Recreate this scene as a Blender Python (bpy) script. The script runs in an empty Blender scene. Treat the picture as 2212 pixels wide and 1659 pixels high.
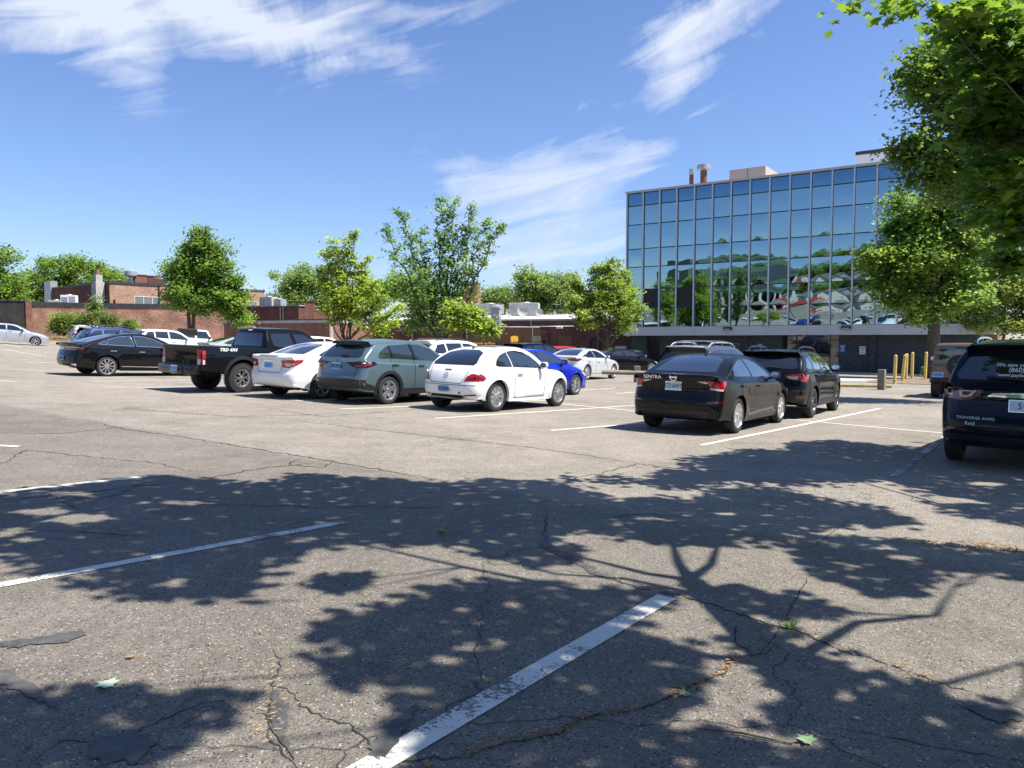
import bpy, bmesh, math, random
import numpy as np
from mathutils import Vector, Matrix
from mathutils.bvhtree import BVHTree
R = math.radians
random.seed(7); rng = np.random.default_rng(7)
S = bpy.context.scene; COL = S.collection
# ---------------------------------------------------------------- camera frame (measurements taken on a 2212 px wide copy)
F = 1659.0; HZ = 735.0; PITCH = math.atan((829.5 - HZ) / F); EYE = 1.52
def ray(px, py):
    u = (px - 1106.0); v = (py - 829.5); c, s = math.cos(PITCH), math.sin(PITCH)
    y = F * c - v * s; z = -(F * s + v * c)
    return u / y, z / y                       # x and z per metre of forward depth
def G(x, y):                                  # height of the lot: rises to the left
    xq = max(-62.0, min(16.0, x)); yy = max(-40.0, min(140.0, y))
    return -0.026 * max(-75.0, min(60.0, x)) + 0.0006 * xq * xq - 0.006 * yy - 0.012 * max(0.0, yy - 45.0)
def gp(px, py):                               # where a sight line meets the lot
    a, b = ray(px, py); lo, hi = 0.5, 400.0
    for _ in range(60):
        m = 0.5 * (lo + hi)
        if EYE + b * m > G(a * m, m): lo = m
        else: hi = m
    return Vector((a * lo, lo, G(a * lo, lo)))
def at(px, py, d):
    a, b = ray(px, py); return Vector((a * d, d, EYE + b * d))
# sun
SAZ = Vector((0.97, -0.24)).normalized(); SEL = R(60)
SUNV = Vector((SAZ.x * math.cos(SEL), SAZ.y * math.cos(SEL), math.sin(SEL)))
OFF = Vector((SAZ.x, SAZ.y)) / math.tan(SEL)
# ---------------------------------------------------------------- object helpers
def tag(o, label=None, cat=None, group=None, kind=None):
    if label: o['label'] = label
    if cat: o['category'] = cat
    if group: o['group'] = group
    if kind: o['kind'] = kind
    return o
def empty(name, loc=(0, 0, 0), rz=0.0, label=None, cat=None, group=None):
    o = bpy.data.objects.new(name, None); COL.objects.link(o)
    o.location = loc; o.rotation_euler = (0, 0, rz); o.empty_display_size = 0.3
    return tag(o, label, cat, group)
def finish(name, bm, mats, parent=None, smooth=None, recalc=False):
    me = bpy.data.meshes.new(name)
    if recalc: bmesh.ops.recalc_face_normals(bm, faces=bm.faces)
    bm.to_mesh(me); bm.free()
    if not isinstance(mats, (list, tuple)): mats = [mats]
    for m in mats: me.materials.append(m)
    if smooth is not None:
        me.polygons.foreach_set('use_smooth', [True] * len(me.polygons))
        me.set_sharp_from_angle(angle=R(smooth))
    o = bpy.data.objects.new(name, me); COL.objects.link(o)
    if parent: o.parent = parent
    return o
def npmesh(name, verts, faces, mats, parent=None, smooth=False):
    verts = np.asarray(verts, dtype=np.float32); faces = np.asarray(faces, dtype=np.int32)
    me = bpy.data.meshes.new(name); k = faces.shape[1]
    me.vertices.add(len(verts)); me.vertices.foreach_set('co', verts.ravel())
    me.loops.add(faces.size); me.loops.foreach_set('vertex_index', faces.ravel())
    me.polygons.add(len(faces)); me.polygons.foreach_set('loop_start', np.arange(0, faces.size, k, dtype=np.int32))
    if smooth: me.polygons.foreach_set('use_smooth', np.ones(len(faces), dtype=bool))
    me.update(calc_edges=True); me.validate()
    for m in (mats if isinstance(mats, (list, tuple)) else [mats]): me.materials.append(m)
    o = bpy.data.objects.new(name, me); COL.objects.link(o)
    if parent: o.parent = parent
    return o
def copy_tree(o, parent=None):
    c = o.copy(); COL.objects.link(c)
    if parent: c.parent = parent
    for ch in list(o.children): copy_tree(ch, c)
    return c
def box(bm, x0, x1, y0, y1, z0, z1, mi=0, bev=0.0):
    vs = [bm.verts.new(p) for p in ((x0, y0, z0), (x1, y0, z0), (x1, y1, z0), (x0, y1, z0), (x0, y0, z1), (x1, y0, z1), (x1, y1, z1), (x0, y1, z1))]
    fs = []
    for q in ((3, 2, 1, 0), (4, 5, 6, 7), (0, 1, 5, 4), (1, 2, 6, 5), (2, 3, 7, 6), (3, 0, 4, 7)):
        f = bm.faces.new([vs[i] for i in q]); f.material_index = mi; fs.append(f)
    if bev > 0:
        es = list({e for f in fs for e in f.edges})
        r = bmesh.ops.bevel(bm, geom=es, offset=bev, segments=2, affect='EDGES', profile=0.5)
        for f in r['faces']: f.material_index = mi
    return vs
def tube(bm, pts, rads, seg=8, mi=0, cap=True):
    pts = [Vector(p) for p in pts]
    if not isinstance(rads, (list, tuple)): rads = [rads] * len(pts)
    rings = []; up = Vector((0.13, 0.21, 0.97)).normalized()
    for i, p in enumerate(pts):
        d = (pts[min(i + 1, len(pts) - 1)] - pts[max(i - 1, 0)])
        if d.length < 1e-6: d = Vector((0, 0, 1))
        d.normalize(); a = d.cross(up)
        if a.length < 0.1: a = d.cross(Vector((1, 0, 0)))
        a.normalize(); b = d.cross(a)
        rings.append([bm.verts.new(p + (a * math.cos(t) + b * math.sin(t)) * rads[i]) for t in [2 * math.pi * k / seg for k in range(seg)]])
    for i in range(len(rings) - 1):
        for k in range(seg):
            f = bm.faces.new((rings[i][k], rings[i][(k + 1) % seg], rings[i + 1][(k + 1) % seg], rings[i + 1][k])); f.material_index = mi; f.smooth = True
    if cap:
        for r_, in ((rings[0],), (rings[-1],)):
            f = bm.faces.new(r_); f.material_index = mi
def lathe(bm, prof, seg=24, axis='z', c=(0, 0, 0), mi=0, closed=False):
    rings = []
    for r, h in prof:
        ring = []
        for k in range(seg):
            t = 2 * math.pi * k / seg; a, b = r * math.cos(t), r * math.sin(t)
            p = {'z': (a, b, h), 'y': (a, h, b), 'x': (h, a, b)}[axis]
            ring.append(bm.verts.new((p[0] + c[0], p[1] + c[1], p[2] + c[2])))
        rings.append(ring)
    n = len(rings)
    for i in range(n if closed else n - 1):
        for k in range(seg):
            f = bm.faces.new((rings[i][k], rings[i][(k + 1) % seg], rings[(i + 1) % n][(k + 1) % seg], rings[(i + 1) % n][k])); f.material_index = mi; f.smooth = True
    return rings
def prism(bm, poly, y0, y1, mi=0, plane='xz'):
    P = (lambda a, b, t: (a, t, b)) if plane == 'xz' else (lambda a, b, t: (t, a, b)) if plane == 'yz' else (lambda a, b, t: (a, b, t))
    A = [bm.verts.new(P(a, b, y0)) for a, b in poly]; B = [bm.verts.new(P(a, b, y1)) for a, b in poly]
    n = len(poly); fs = [bm.faces.new(A), bm.faces.new(B[::-1])]
    for i in range(n): fs.append(bm.faces.new((A[i], B[i], B[(i + 1) % n], A[(i + 1) % n])))
    for f in fs: f.material_index = mi
    bmesh.ops.recalc_face_normals(bm, faces=fs); return fs
_txt = {}
def text2d(s, size=1.0, align='CENTER', bold=0.0, shear=0.0):
    k = (s, align, bold, shear)
    if k not in _txt:
        cu = bpy.data.curves.new('t', 'FONT'); cu.body = s; cu.align_x = align; cu.align_y = 'CENTER'; cu.size = 1.0; cu.offset = bold; cu.shear = shear; cu.resolution_u = 2
        ob = bpy.data.objects.new('t', cu); me = bpy.data.meshes.new_from_object(ob)
        _txt[k] = ([(v.co.x, v.co.y) for v in me.vertices], [tuple(p.vertices) for p in me.polygons])
        bpy.data.objects.remove(ob); bpy.data.curves.remove(cu); bpy.data.meshes.remove(me)
    v, f = _txt[k]; return [(a * size, b * size) for a, b in v], f
# ---------------------------------------------------------------- materials
_m = {}
def nt(name):
    m = bpy.data.materials.new(name); m.use_nodes = True; t = m.node_tree; t.nodes.clear()
    out = t.nodes.new('ShaderNodeOutputMaterial'); return m, t, out
def N(t, kind, **kw):
    n = t.nodes.new('ShaderNode' + kind)
    for k, v in kw.items():
        if k in n.inputs: n.inputs[k].default_value = v
        else: setattr(n, k, v)
    return n
def L(t, a, ao, b, bi): t.links.new(a.outputs[ao], b.inputs[bi])
def c4(c): return (c[0], c[1], c[2], 1.0)
def mat(name, col, rough=0.5, metal=0.0, coat=0.0, coatr=0.03, var=0.0, vs=4.0, bump=0.0, bs=40.0, spec=0.5, trans=0.0, emit=0.0):
    if name in _m: return _m[name]
    m, t, out = nt(name); p = N(t, 'BsdfPrincipled'); L(t, p, 0, out, 0)
    p.inputs['Base Color'].default_value = c4(col); p.inputs['Roughness'].default_value = rough; p.inputs['Metallic'].default_value = metal
    p.inputs['Coat Weight'].default_value = coat; p.inputs['Coat Roughness'].default_value = coatr; p.inputs['Specular IOR Level'].default_value = spec
    if trans: p.inputs['Transmission Weight'].default_value = trans
    if emit: p.inputs['Emission Color'].default_value = c4(col); p.inputs['Emission Strength'].default_value = emit
    if var or bump:
        tc = N(t, 'TexCoord')
    if var:
        n = N(t, 'TexNoise', Scale=vs, Detail=5.0, Roughness=0.65); L(t, tc, 'Object', n, 'Vector')
        mr = N(t, 'MapRange'); L(t, n, 0, mr, 0); mr.inputs[1].default_value = 0.3; mr.inputs[2].default_value = 0.7; mr.inputs[3].default_value = 1 - var; mr.inputs[4].default_value = 1 + var
        mx = N(t, 'VectorMath', operation='SCALE'); mx.inputs[0].default_value = col; L(t, mr, 0, mx, 'Scale'); L(t, mx, 0, p, 'Base Color')
    if bump:
        n2 = N(t, 'TexNoise', Scale=bs, Detail=4.0); L(t, tc, 'Object', n2, 'Vector')
        b = N(t, 'Bump', Strength=bump, Distance=0.02); L(t, n2, 0, b, 'Height'); L(t, b, 0, p, 'Normal')
    _m[name] = m; return m
def paint(name, col, metal=0.0, rough=0.35): return mat('paint_' + name, col, rough, metal, coat=0.55 if max(col) < .05 else .85, coatr=0.015, spec=0.03)
M_glass = mat('car_glass', (0.010, 0.013, 0.015), 0.02, spec=1.0, coat=1.0)
M_glass2 = mat('car_glass_clear', (0.018, 0.028, 0.028), 0.02, spec=1.0, coat=1.0)
M_black = mat('black_plastic', (0.012, 0.012, 0.013), 0.5)
M_dark = mat('underbody', (0.006, 0.006, 0.006), 0.9)
M_trim = mat('gloss_black', (0.008, 0.008, 0.009), 0.15)
M_tyre = mat('tyre_rubber', (0.022, 0.022, 0.023), 0.75, bump=0.2, bs=60)
M_rim = mat('alloy', (0.55, 0.56, 0.57), 0.28, 0.85)
M_rimd = mat('alloy_dark', (0.09, 0.09, 0.095), 0.35, 0.7)
M_chrome = mat('chrome', (0.8, 0.8, 0.82), 0.08, 1.0)
M_red = mat('tail_red', (0.35, 0.006, 0.01), 0.12, coat=1.0)
M_redd = mat('tail_red_dark', (0.10, 0.004, 0.006), 0.12, coat=1.0)
M_clear = mat('lamp_clear', (0.55, 0.53, 0.52), 0.12, coat=1.0)
M_amber = mat('lamp_amber', (0.6, 0.14, 0.01), 0.2)
M_plateblue = mat('plate_blue', (0.10, 0.28, 0.55), 0.4)
M_platelight = mat('plate_light', (0.5, 0.62, 0.72), 0.4)
M_navy = mat('plate_ink', (0.01, 0.015, 0.06), 0.5)
M_white = mat('white_paint_plain', (0.75, 0.75, 0.75), 0.5)
M_gold = mat('gold_ink', (0.6, 0.32, 0.05), 0.4)
def brick(name, c1, c2, mortar, dirt=0.3, sc=1.0, white=0.0):
    if name in _m: return _m[name]
    m, t, out = nt(name); p = N(t, 'BsdfPrincipled', Roughness=0.88); L(t, p, 0, out, 0)
    tc = N(t, 'TexCoord'); sx = N(t, 'SeparateXYZ'); L(t, tc, 'Object', sx, 0)
    ad = N(t, 'Math', operation='ADD'); L(t, sx, 0, ad, 0); L(t, sx, 1, ad, 1)
    cb = N(t, 'CombineXYZ'); L(t, ad, 0, cb, 0); L(t, sx, 2, cb, 1)
    b = N(t, 'TexBrick', Scale=sc); L(t, cb, 0, b, 'Vector')
    b.inputs['Color1'].default_value = c4(c1); b.inputs['Color2'].default_value = c4(c2); b.inputs['Mortar'].default_value = c4(mortar)
    b.inputs['Mortar Size'].default_value = 0.012; b.inputs['Brick Width'].default_value = 0.24; b.inputs['Row Height'].default_value = 0.08; b.inputs['Bias'].default_value = -0.2
    n = N(t, 'TexNoise', Scale=0.7, Detail=7.0, Roughness=0.7); L(t, cb, 0, n, 'Vector')
    mr = N(t, 'MapRange'); L(t, n, 0, mr, 0); mr.inputs[1].default_value = 0.35; mr.inputs[2].default_value = 0.65; mr.inputs[3].default_value = 1 - dirt; mr.inputs[4].default_value = 1 + dirt
    sc_ = N(t, 'VectorMath', operation='SCALE'); L(t, b, 0, sc_, 0); L(t, mr, 0, sc_, 'Scale')
    n3 = N(t, 'TexNoise', Scale=5.0, Detail=3.0); L(t, cb, 0, n3, 'Vector')
    m3 = N(t, 'MapRange'); L(t, n3, 0, m3, 0); m3.inputs[1].default_value = 0.3; m3.inputs[2].default_value = 0.7; m3.inputs[3].default_value = 0.75; m3.inputs[4].default_value = 1.3
    s3 = N(t, 'VectorMath', operation='SCALE'); L(t, sc_, 0, s3, 0); L(t, m3, 0, s3, 'Scale'); last = s3
    if white:
        n2 = N(t, 'TexNoise', Scale=2.3, Detail=8.0, Roughness=0.75); L(t, cb, 0, n2, 'Vector')
        m2 = N(t, 'MapRange'); L(t, n2, 0, m2, 0); m2.inputs[1].default_value = 0.55; m2.inputs[2].default_value = 0.72; m2.inputs[4].default_value = white
        mx = N(t, 'Mix', data_type='RGBA'); L(t, m2, 0, mx, 0); L(t, last, 0, mx, 6); mx.inputs[7].default_value = (0.42, 0.34, 0.28, 1); L(t, mx, 2, p, 'Base Color')
    else: L(t, last, 0, p, 'Base Color')
    bp = N(t, 'Bump', Strength=0.4, Distance=0.01); L(t, b, 1, bp, 'Height'); bp.invert = True; L(t, bp, 0, p, 'Normal')
    _m[name] = m; return m
def leafmat(name, c1, c2, trans=0.5, tcol=None):
    if name in _m: return _m[name]
    m, t, out = nt(name)
    g = N(t, 'NewGeometry'); cr = N(t, 'ValToRGB'); L(t, g, 'Random Per Island', cr, 0)
    cr.color_ramp.elements[0].color = c4(c1); cr.color_ramp.elements[1].color = c4(c2)
    tc = N(t, 'TexCoord'); n1 = N(t, 'TexNoise', Scale=.9, Detail=2.0); L(t, tc, 'Object', n1, 'Vector'); r1 = N(t, 'MapRange'); L(t, n1, 0, r1, 0)
    for i, v in enumerate((.36, .64, .62, 1.3)): r1.inputs[i + 1].default_value = v
    cr0 = cr; cr = N(t, 'HueSaturation'); L(t, cr0, 0, cr, 'Color'); L(t, r1, 0, cr, 'Value'); r2 = N(t, 'MapRange'); L(t, n1, 0, r2, 0)
    for i, v in enumerate((.36, .64, .515, .485)): r2.inputs[i + 1].default_value = v
    L(t, r2, 0, cr, 'Hue')
    d = N(t, 'BsdfPrincipled', Roughness=0.45); L(t, cr, 0, d, 'Base Color'); d.inputs['Specular IOR Level'].default_value = 0.35
    tr = N(t, 'BsdfTranslucent'); hs = N(t, 'HueSaturation', Saturation=1.0, Value=1.6); hs.inputs['Hue'].default_value = 0.485
    L(t, cr, 0, hs, 'Color'); L(t, hs, 0, tr, 0)
    mx = N(t, 'MixShader'); mx.inputs[0].default_value = trans; L(t, d, 0, mx, 1); L(t, tr, 0, mx, 2); L(t, mx, 0, out, 0)
    _m[name] = m; return m
M_bark = mat('bark', (0.085, 0.068, 0.052), 0.9, var=0.4, vs=9, bump=0.8, bs=25)
# ================================================================= CARS
# local frame: x forward with 0 at the rear axle, y left, z up from the ground
def crom(pts, n=5):
    P = [Vector((p[0], p[1])) for p in pts]; out = []
    for i in range(len(P) - 1):
        p0 = P[i - 1] if i else P[0] * 2 - P[1]; p3 = P[i + 2] if i + 2 < len(P) else P[-1] * 2 - P[-2]
        p1, p2 = P[i], P[i + 1]; ln = (p2 - p1).length
        k = max(1, min(n, int(ln / 0.03)))
        a = (p1 - p0).length ** 0.5 + 1e-6; b = ln ** 0.5 + 1e-6; c = (p3 - p2).length ** 0.5 + 1e-6
        m1 = ((p1 - p0) / a - (p2 - p0) / (a + b) + (p2 - p1) / b) * b
        m2 = ((p2 - p1) / b - (p3 - p1) / (b + c) + (p3 - p2) / c) * b
        for j in range(k):
            t = j / k; t2 = t * t; t3 = t2 * t
            out.append(p1 * (2 * t3 - 3 * t2 + 1) + m1 * (t3 - 2 * t2 + t) + p2 * (-2 * t3 + 3 * t2) + m2 * (t3 - t2))
    out.append(P[-1]); return out
def lin(tab, x):
    if x <= tab[0][0]: return tab[0][1]
    for (a, b), (c, d) in zip(tab, tab[1:]):
        if x <= c:
            t = (x - a) / (c - a); t = t * t * (3 - 2 * t) if False else t
            return b + (d - b) * t
    return tab[-1][1]
def gridfill(bm, poly, fn, step, mi=0):
    """fill a flat outline, cut it on a grid, and lift every vertex with fn(a, b) -> xyz"""
    tb = bmesh.new(); vs = [tb.verts.new((a, b, 0)) for a, b in poly]; tb.faces.new(vs)
    bmesh.ops.triangulate(tb, faces=tb.faces[:])
    a0, a1 = min(p[0] for p in poly), max(p[0] for p in poly); b0, b1 = min(p[1] for p in poly), max(p[1] for p in poly)
    for k, (lo, hi) in enumerate(((a0, a1), (b0, b1))):
        c = (math.floor(lo / step) + 1) * step
        while c < hi - 1e-4:
            co = (c, 0, 0) if k == 0 else (0, c, 0); no = (1, 0, 0) if k == 0 else (0, 1, 0)
            bmesh.ops.bisect_plane(tb, geom=tb.verts[:] + tb.edges[:] + tb.faces[:], plane_co=co, plane_no=no, dist=1e-5); c += step
    mp = {v: bm.verts.new(fn(v.co.x, v.co.y)) for v in tb.verts}; fs = []
    for f in tb.faces:
        try: g = bm.faces.new([mp[v] for v in f.verts])
        except ValueError: continue
        g.material_index = mi; g.smooth = True; fs.append(g)
    tb.free(); return fs
def shell(bm, outl, yside, bottom, clamp=None, rt=0.06, re=0.2, crown=0.03, bf=0.16, br=0.12, step=0.075, mi=0, flange=True):
    pts = crom(outl); n = len(pts); xm = 0.5 * (pts[0].x + pts[-1].x)
    phis = [0, 0.35, 0.7, 1.05, 1.35, math.pi / 2]; qs = [0.0, 0.25, 0.5, 0.75, 0.92]
    rows = []; E = []; RL = []
    def geo(i):
        t = pts[min(i + 1, n - 1)] - pts[max(i - 1, 0)]; t.normalize(); return -t.y, t.x
    def shf(nx, nz, bow, q, x, z): return x - (1 if nx > 0 else -1) * bow * q * q, z - max(nz, 0) * crown * q * q
    for i, p in enumerate(pts):
        nx, nz = geo(i); r0 = rt + (re - rt) * abs(nx) ** 1.5; r = r0
        while clamp and r > .03:
            tx, tz = p.x - nx * r, p.y - nz * r * (1 if nz > 0 else 0.3)
            tx, tz = shf(nx, nz, (bf if nx > 0 else br) * abs(nx) * r / r0, 1, tx, tz)
            if clamp(tx, tz): break
            r -= .01
        RL.append(r / r0)
    R2 = [min(RL[max(0, i - 5):i + 6]) for i in range(n)]; R3 = [sum(R2[max(0, i - 5):i + 6]) / len(R2[max(0, i - 5):i + 6]) for i in range(n)]
    for i, p in enumerate(pts):
        nx, nz = geo(i); k_ = R3[i]
        r = (rt + (re - rt) * abs(nx) ** 1.5) * k_; bow = (bf if nx > 0 else br) * abs(nx) * k_
        def shifted(q, x, z): return shf(nx, nz, bow, q, x, z)
        ex, ez = p.x - nx * r, p.y - nz * r * (1 if nz > 0 else 0.3); sx, sz = shifted(1, ex, ez); ye = yside(sx, sz)
        row = []
        for q in qs:
            y = q * (ye - r); x, z = shifted(y / ye if ye > 0 else 0, p.x, p.y); row.append((x, y, z))
        for ph in phis[0:]:
            y = ye - r + r * math.sin(ph); k = r * (1 - math.cos(ph)); x, z = shifted(y / ye if ye > 0 else 0, p.x - nx * k, p.y - nz * k * (1 if nz > 0 else 0.3)); row.append((x, y, z))
        rows.append(row); E.append((row[-1][0], row[-1][2]))
    m = len(rows[0]); full = [[(x, -y, z) for x, y, z in row[:0:-1]] + row for row in rows]
    V = [[bm.verts.new(c) for c in row] for row in full]
    for i in range(n - 1):
        for j in range(len(V[0]) - 1):
            f = bm.faces.new((V[i][j], V[i][j + 1], V[i + 1][j + 1], V[i + 1][j])); f.smooth = True; f.material_index = mi; f.normal_update()
            tt_ = pts[i + 1] - pts[i]; cy_ = 0.5 * (V[i][j].co.y + V[i][j + 1].co.y)
            if f.normal.dot(Vector((-tt_.y, cy_ * .8, tt_.x + 0.0))) < 0 and abs(f.normal.dot(Vector((-tt_.y, 0, tt_.x)))) > 1e-4 * 0: f.normal_flip()
    # thin out duplicate outline points then fill both sides
    poly = [E[0]]
    for e in E[1:]:
        if (Vector(e) - Vector(poly[-1])).length > 0.004: poly.append(e)
    poly = poly + list(bottom)
    for sg in (1, -1):
        for f in gridfill(bm, poly, lambda a, b: (a, sg * yside(a, b), b), step, mi):
            f.normal_update()
            if f.normal.y * sg < 0: f.normal_flip()
    if flange:
        bl = [E[-1]] + list(bottom) + [E[0]]
        for sg in (1, -1):
            A = [bm.verts.new((a, sg * yside(a, b), b)) for a, b in bl]; B = [bm.verts.new((a, sg * (yside(a, b) - 0.07), b + 0.0)) for a, b in bl]
            for i in range(len(bl) - 1):
                f = bm.faces.new((A[i], A[i + 1], B[i + 1], B[i])); f.material_index = mi; f.smooth = False
    if False: pass
    bmesh.ops.remove_doubles(bm, verts=[v for v in bm.verts if not any(not f.smooth for f in v.link_faces)], dist=0.0015)
    return E
FR = {'R': lambda a, b: (Vector((a, -5, b)), Vector((0, 1, 0))), 'L': lambda a, b: (Vector((a, 5, b)), Vector((0, -1, 0))),
      'B': lambda a, b: (Vector((-8, a, b)), Vector((1, 0, 0))), 'F': lambda a, b: (Vector((12, a, b)), Vector((-1, 0, 0))),
      'T': lambda a, b: (Vector((a, b, 6)), Vector((0, 0, -1)))}
YMIN = [.7]
def lift(bvh, fr, off, xc0=1.3):
    def fn(a, b):
        o, d = FR[fr](a, b); first = None; h = None
        for k in range(18):
            s = 1 - .012 * k
            o2 = Vector((xc0 + (o.x - xc0) * s, o.y, o.z)) if fr in 'RL' else Vector((o.x, o.y * s, o.z))
            h, nn, i, ds = bvh.ray_cast(o2, d)
            if h is not None and first is None: first = (h, nn)
            if h is not None and abs(nn.dot(d)) > (.5 if fr in 'RL' and o.z < 1.12 else .22) and not (fr in 'RL' and o.z < 1.12 and abs(h.y) < YMIN[0]): break
        else:
            if first: h, nn = first
        if h is None: h, nn, i, ds = bvh.find_nearest(o + d * (5 if fr in 'RL' else 6.5))
        if nn.dot(d) > 0: nn = -nn
        nn = (nn * 0.5 - d * 0.5).normalized()
        return h + nn * off
    return fn
def patch(bm, bvh, fr, poly, off=0.005, step=0.07, mi=0):
    return gridfill(bm, poly, lift(bvh, fr, off), step, mi)
def stroke(bm, bvh, fr, pts, w=0.014, off=0.004, mi=0, closed=False):
    P = [Vector(p) for p in pts]; Q = []
    n = len(P)
    for i in range(n if closed else n - 1):
        a, b = P[i], P[(i + 1) % n]; k = max(1, int((b - a).length / 0.06)); Q += [a.lerp(b, j / k) for j in range(k)]
    if not closed: Q.append(P[-1])
    fn = lift(bvh, fr, off); n = len(Q); A = []; B = []
    for i, q in enumerate(Q):
        t = (Q[(i + 1) % n] - Q[i - 1]) if closed else (Q[min(i + 1, n - 1)] - Q[max(i - 1, 0)]); t.normalize(); s = Vector((-t.y, t.x)) * (w / 2)
        A.append(bm.verts.new(fn(*(q + s)))); B.append(bm.verts.new(fn(*(q - s))))
    for i in range(n if closed else n - 1):
        f = bm.faces.new((A[i], A[(i + 1) % n], B[(i + 1) % n], B[i])); f.material_index = mi; f.smooth = True
def surf_text(bm, bvh, fr, s, a, b, size, off=0.008, mi=0, flip=False, bold=0.012, shear=0.0, sx=1.0):
    vs, fs = text2d(s, size, 'CENTER', bold, shear); fn = lift(bvh, fr, off)
    k = -1 if flip else 1
    V = [bm.verts.new(fn(a + k * x * sx, b + y)) for x, y in vs]
    for f in fs:
        try: bm.faces.new([V[i] for i in f]).material_index = mi
        except ValueError: pass
def mir(poly): return [(-a, b) for a, b in poly][::-1]
def circ(cx, cy, r, n=20, sx=1.0): return [(cx + sx * r * math.cos(2 * math.pi * k / n), cy + r * math.sin(2 * math.pi * k / n)) for k in range(n)]
# ---- wheels
_w = {}
def wheel_meshes(style, r, rr, w):
    key = (style, round(r, 3), round(rr, 3))
    if key in _w: return _w[key]
    bm = bmesh.new(); h = w / 2
    lathe(bm, [(rr, -h * .82), (rr + .02, -h * .95), (r - .05, -h), (r - .015, -h * .88), (r, -h * .6), (r, h * .6), (r - .015, h * .88), (r - .05, h), (rr + .02, h * .95), (rr, h * .82)], 40, 'y', closed=True)
    if style == 'offroad':
        for k in range(44):
            a = 2 * math.pi * k / 44
            for sgn in (-1, 1):
                vs = box(bm, -.018, .018, sgn * h * .55, sgn * h * .98, r - .03, r + .012)
                bmesh.ops.rotate(bm, verts=vs, cent=(0, 0, 0), matrix=Matrix.Rotation(a + (0.07 if sgn > 0 else 0), 3, 'Y'))
    me_t = bpy.data.meshes.new('tyre'); bmesh.ops.recalc_face_normals(bm, faces=bm.faces); bm.to_mesh(me_t); bm.free(); me_t.materials.append(M_tyre)
    bm = bmesh.new(); o = h * .80                                # face of the rim looks to +y
    lathe(bm, [(rr + .005, o + .012), (rr - .012, o + .014), (rr - .03, o - .015), (rr - .04, -h * .8)], 40, 'y', mi=0)
    lathe(bm, [(rr - .03, -.02), (.03, -.02)], 32, 'y', mi=1)
    lathe(bm, [(rr - .09, .01), (.05, .01)], 32, 'y', mi=1)
    lathe(bm, [(.001, o + .002), (.045, o + .0), (.06, o - .03), (.065, 0)], 20, 'y', mi=0)
    def spoke(a0, w0, w1, r0=.05, r1=None, dz=0.0, tw=0.0, mi=0):
        r1 = r1 or rr - .018; y1 = o + .004; y0 = o - .012 + dz
        pr = [(-w0, r0), (w0, r0), (w1, r1), (-w1, r1)]
        A = [bm.verts.new((x + (tw if rad > r0 else 0), (y0 if rad == r0 else y1), rad)) for x, rad in pr]; B = [bm.verts.new((x * 1.25 + (tw if rad > r0 else 0), (y0 if rad == r0 else y1) - .035, rad)) for x, rad in pr]
        fs = [bm.faces.new(A), bm.faces.new(B[::-1])] + [bm.faces.new((A[i], B[i], B[(i + 1) % 4], A[(i + 1) % 4])) for i in range(4)]
        for f in fs: f.material_index = mi
        bmesh.ops.rotate(bm, verts=A + B, cent=(0, 0, 0), matrix=Matrix.Rotation(a0, 3, 'Y'))
    tau = 2 * math.pi
    if style == 'five':
        for k in range(5): spoke(tau * k / 5, .045, .055)
    elif style == 'beetle':                                       # ten narrow petals in pairs
        for k in range(10): spoke(tau * k / 10, .016, .045)
    elif style == 'ten':
        for k in range(10): spoke(tau * k / 10, .018, .022)
    elif style == 'multi':
        for k in range(10):
            spoke(tau * k / 10 - .1, .012, .012, tw=.015); spoke(tau * k / 10 + .1, .012, .012, tw=-.015)
    elif style == 'cover':                                        # plastic wheel cover, broad blades
        lathe(bm, [(rr - .01, o - .01), (.02, o - .01)], 32, 'y', mi=0)
        for k in range(9): spoke(tau * k / 9, .02, .05)
    elif style == 'offroad' or style == 'split':
        for k in range(6):
            spoke(tau * k / 6, .028, .02, r1=rr * .55); spoke(tau * k / 6 + .0, .014, .022, r0=rr * .5, tw=.07); spoke(tau * k / 6, .014, .022, r0=rr * .5, tw=-.07)
    elif style == 'blade':
        for k in range(7): spoke(tau * k / 7, .02, .035, tw=.06)
    elif style == 'dark5':
        for k in range(5): spoke(tau * k / 5, .03, .04)
    me_r = bpy.data.meshes.new('rim'); bmesh.ops.recalc_face_normals(bm, faces=bm.faces); bm.to_mesh(me_r); bm.free()
    me_r.materials.append(M_rimd if style == 'dark5' else M_rim); me_r.materials.append(M_black)
    for me in (me_t, me_r): me.set_sharp_from_angle(angle=R(35))
    _w[key] = (me_t, me_r); return _w[key]
def add_wheels(root, sp):
    for x in (0, sp['wb']):
        for sg in (1, -1):
            me_t, me_r = wheel_meshes(sp.get('rim', 'five'), sp['r'], sp.get('rr', sp['r'] * .69), sp.get('tw', .22))
            t = bpy.data.objects.new('wheel', me_t); COL.objects.link(t); t.parent = root
            t.location = (x, sg * (sp['w'] / 2 - sp.get('tw', .22) / 2 - .015), sp['r'])
            q = bpy.data.objects.new('rim', me_r); COL.objects.link(q); q.parent = t
            if sg < 0: q.rotation_euler = (0, 0, math.pi)
            q.rotation_euler.x = 0
            t.rotation_euler = (0, random.uniform(0, 6), 0)
def arch(xc, zc, ra, zb, n=16, back=False):
    # points of the arch opening from front to rear (decreasing x) starting and ending at height zb
    a0 = math.asin(max(-1, min(1, (zb - zc) / ra)))
    return [(xc + ra * math.cos(a), zc + ra * math.sin(a)) for a in [a0 + (math.pi - 2 * a0) * k / n for k in range(n + 1)]]
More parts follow.
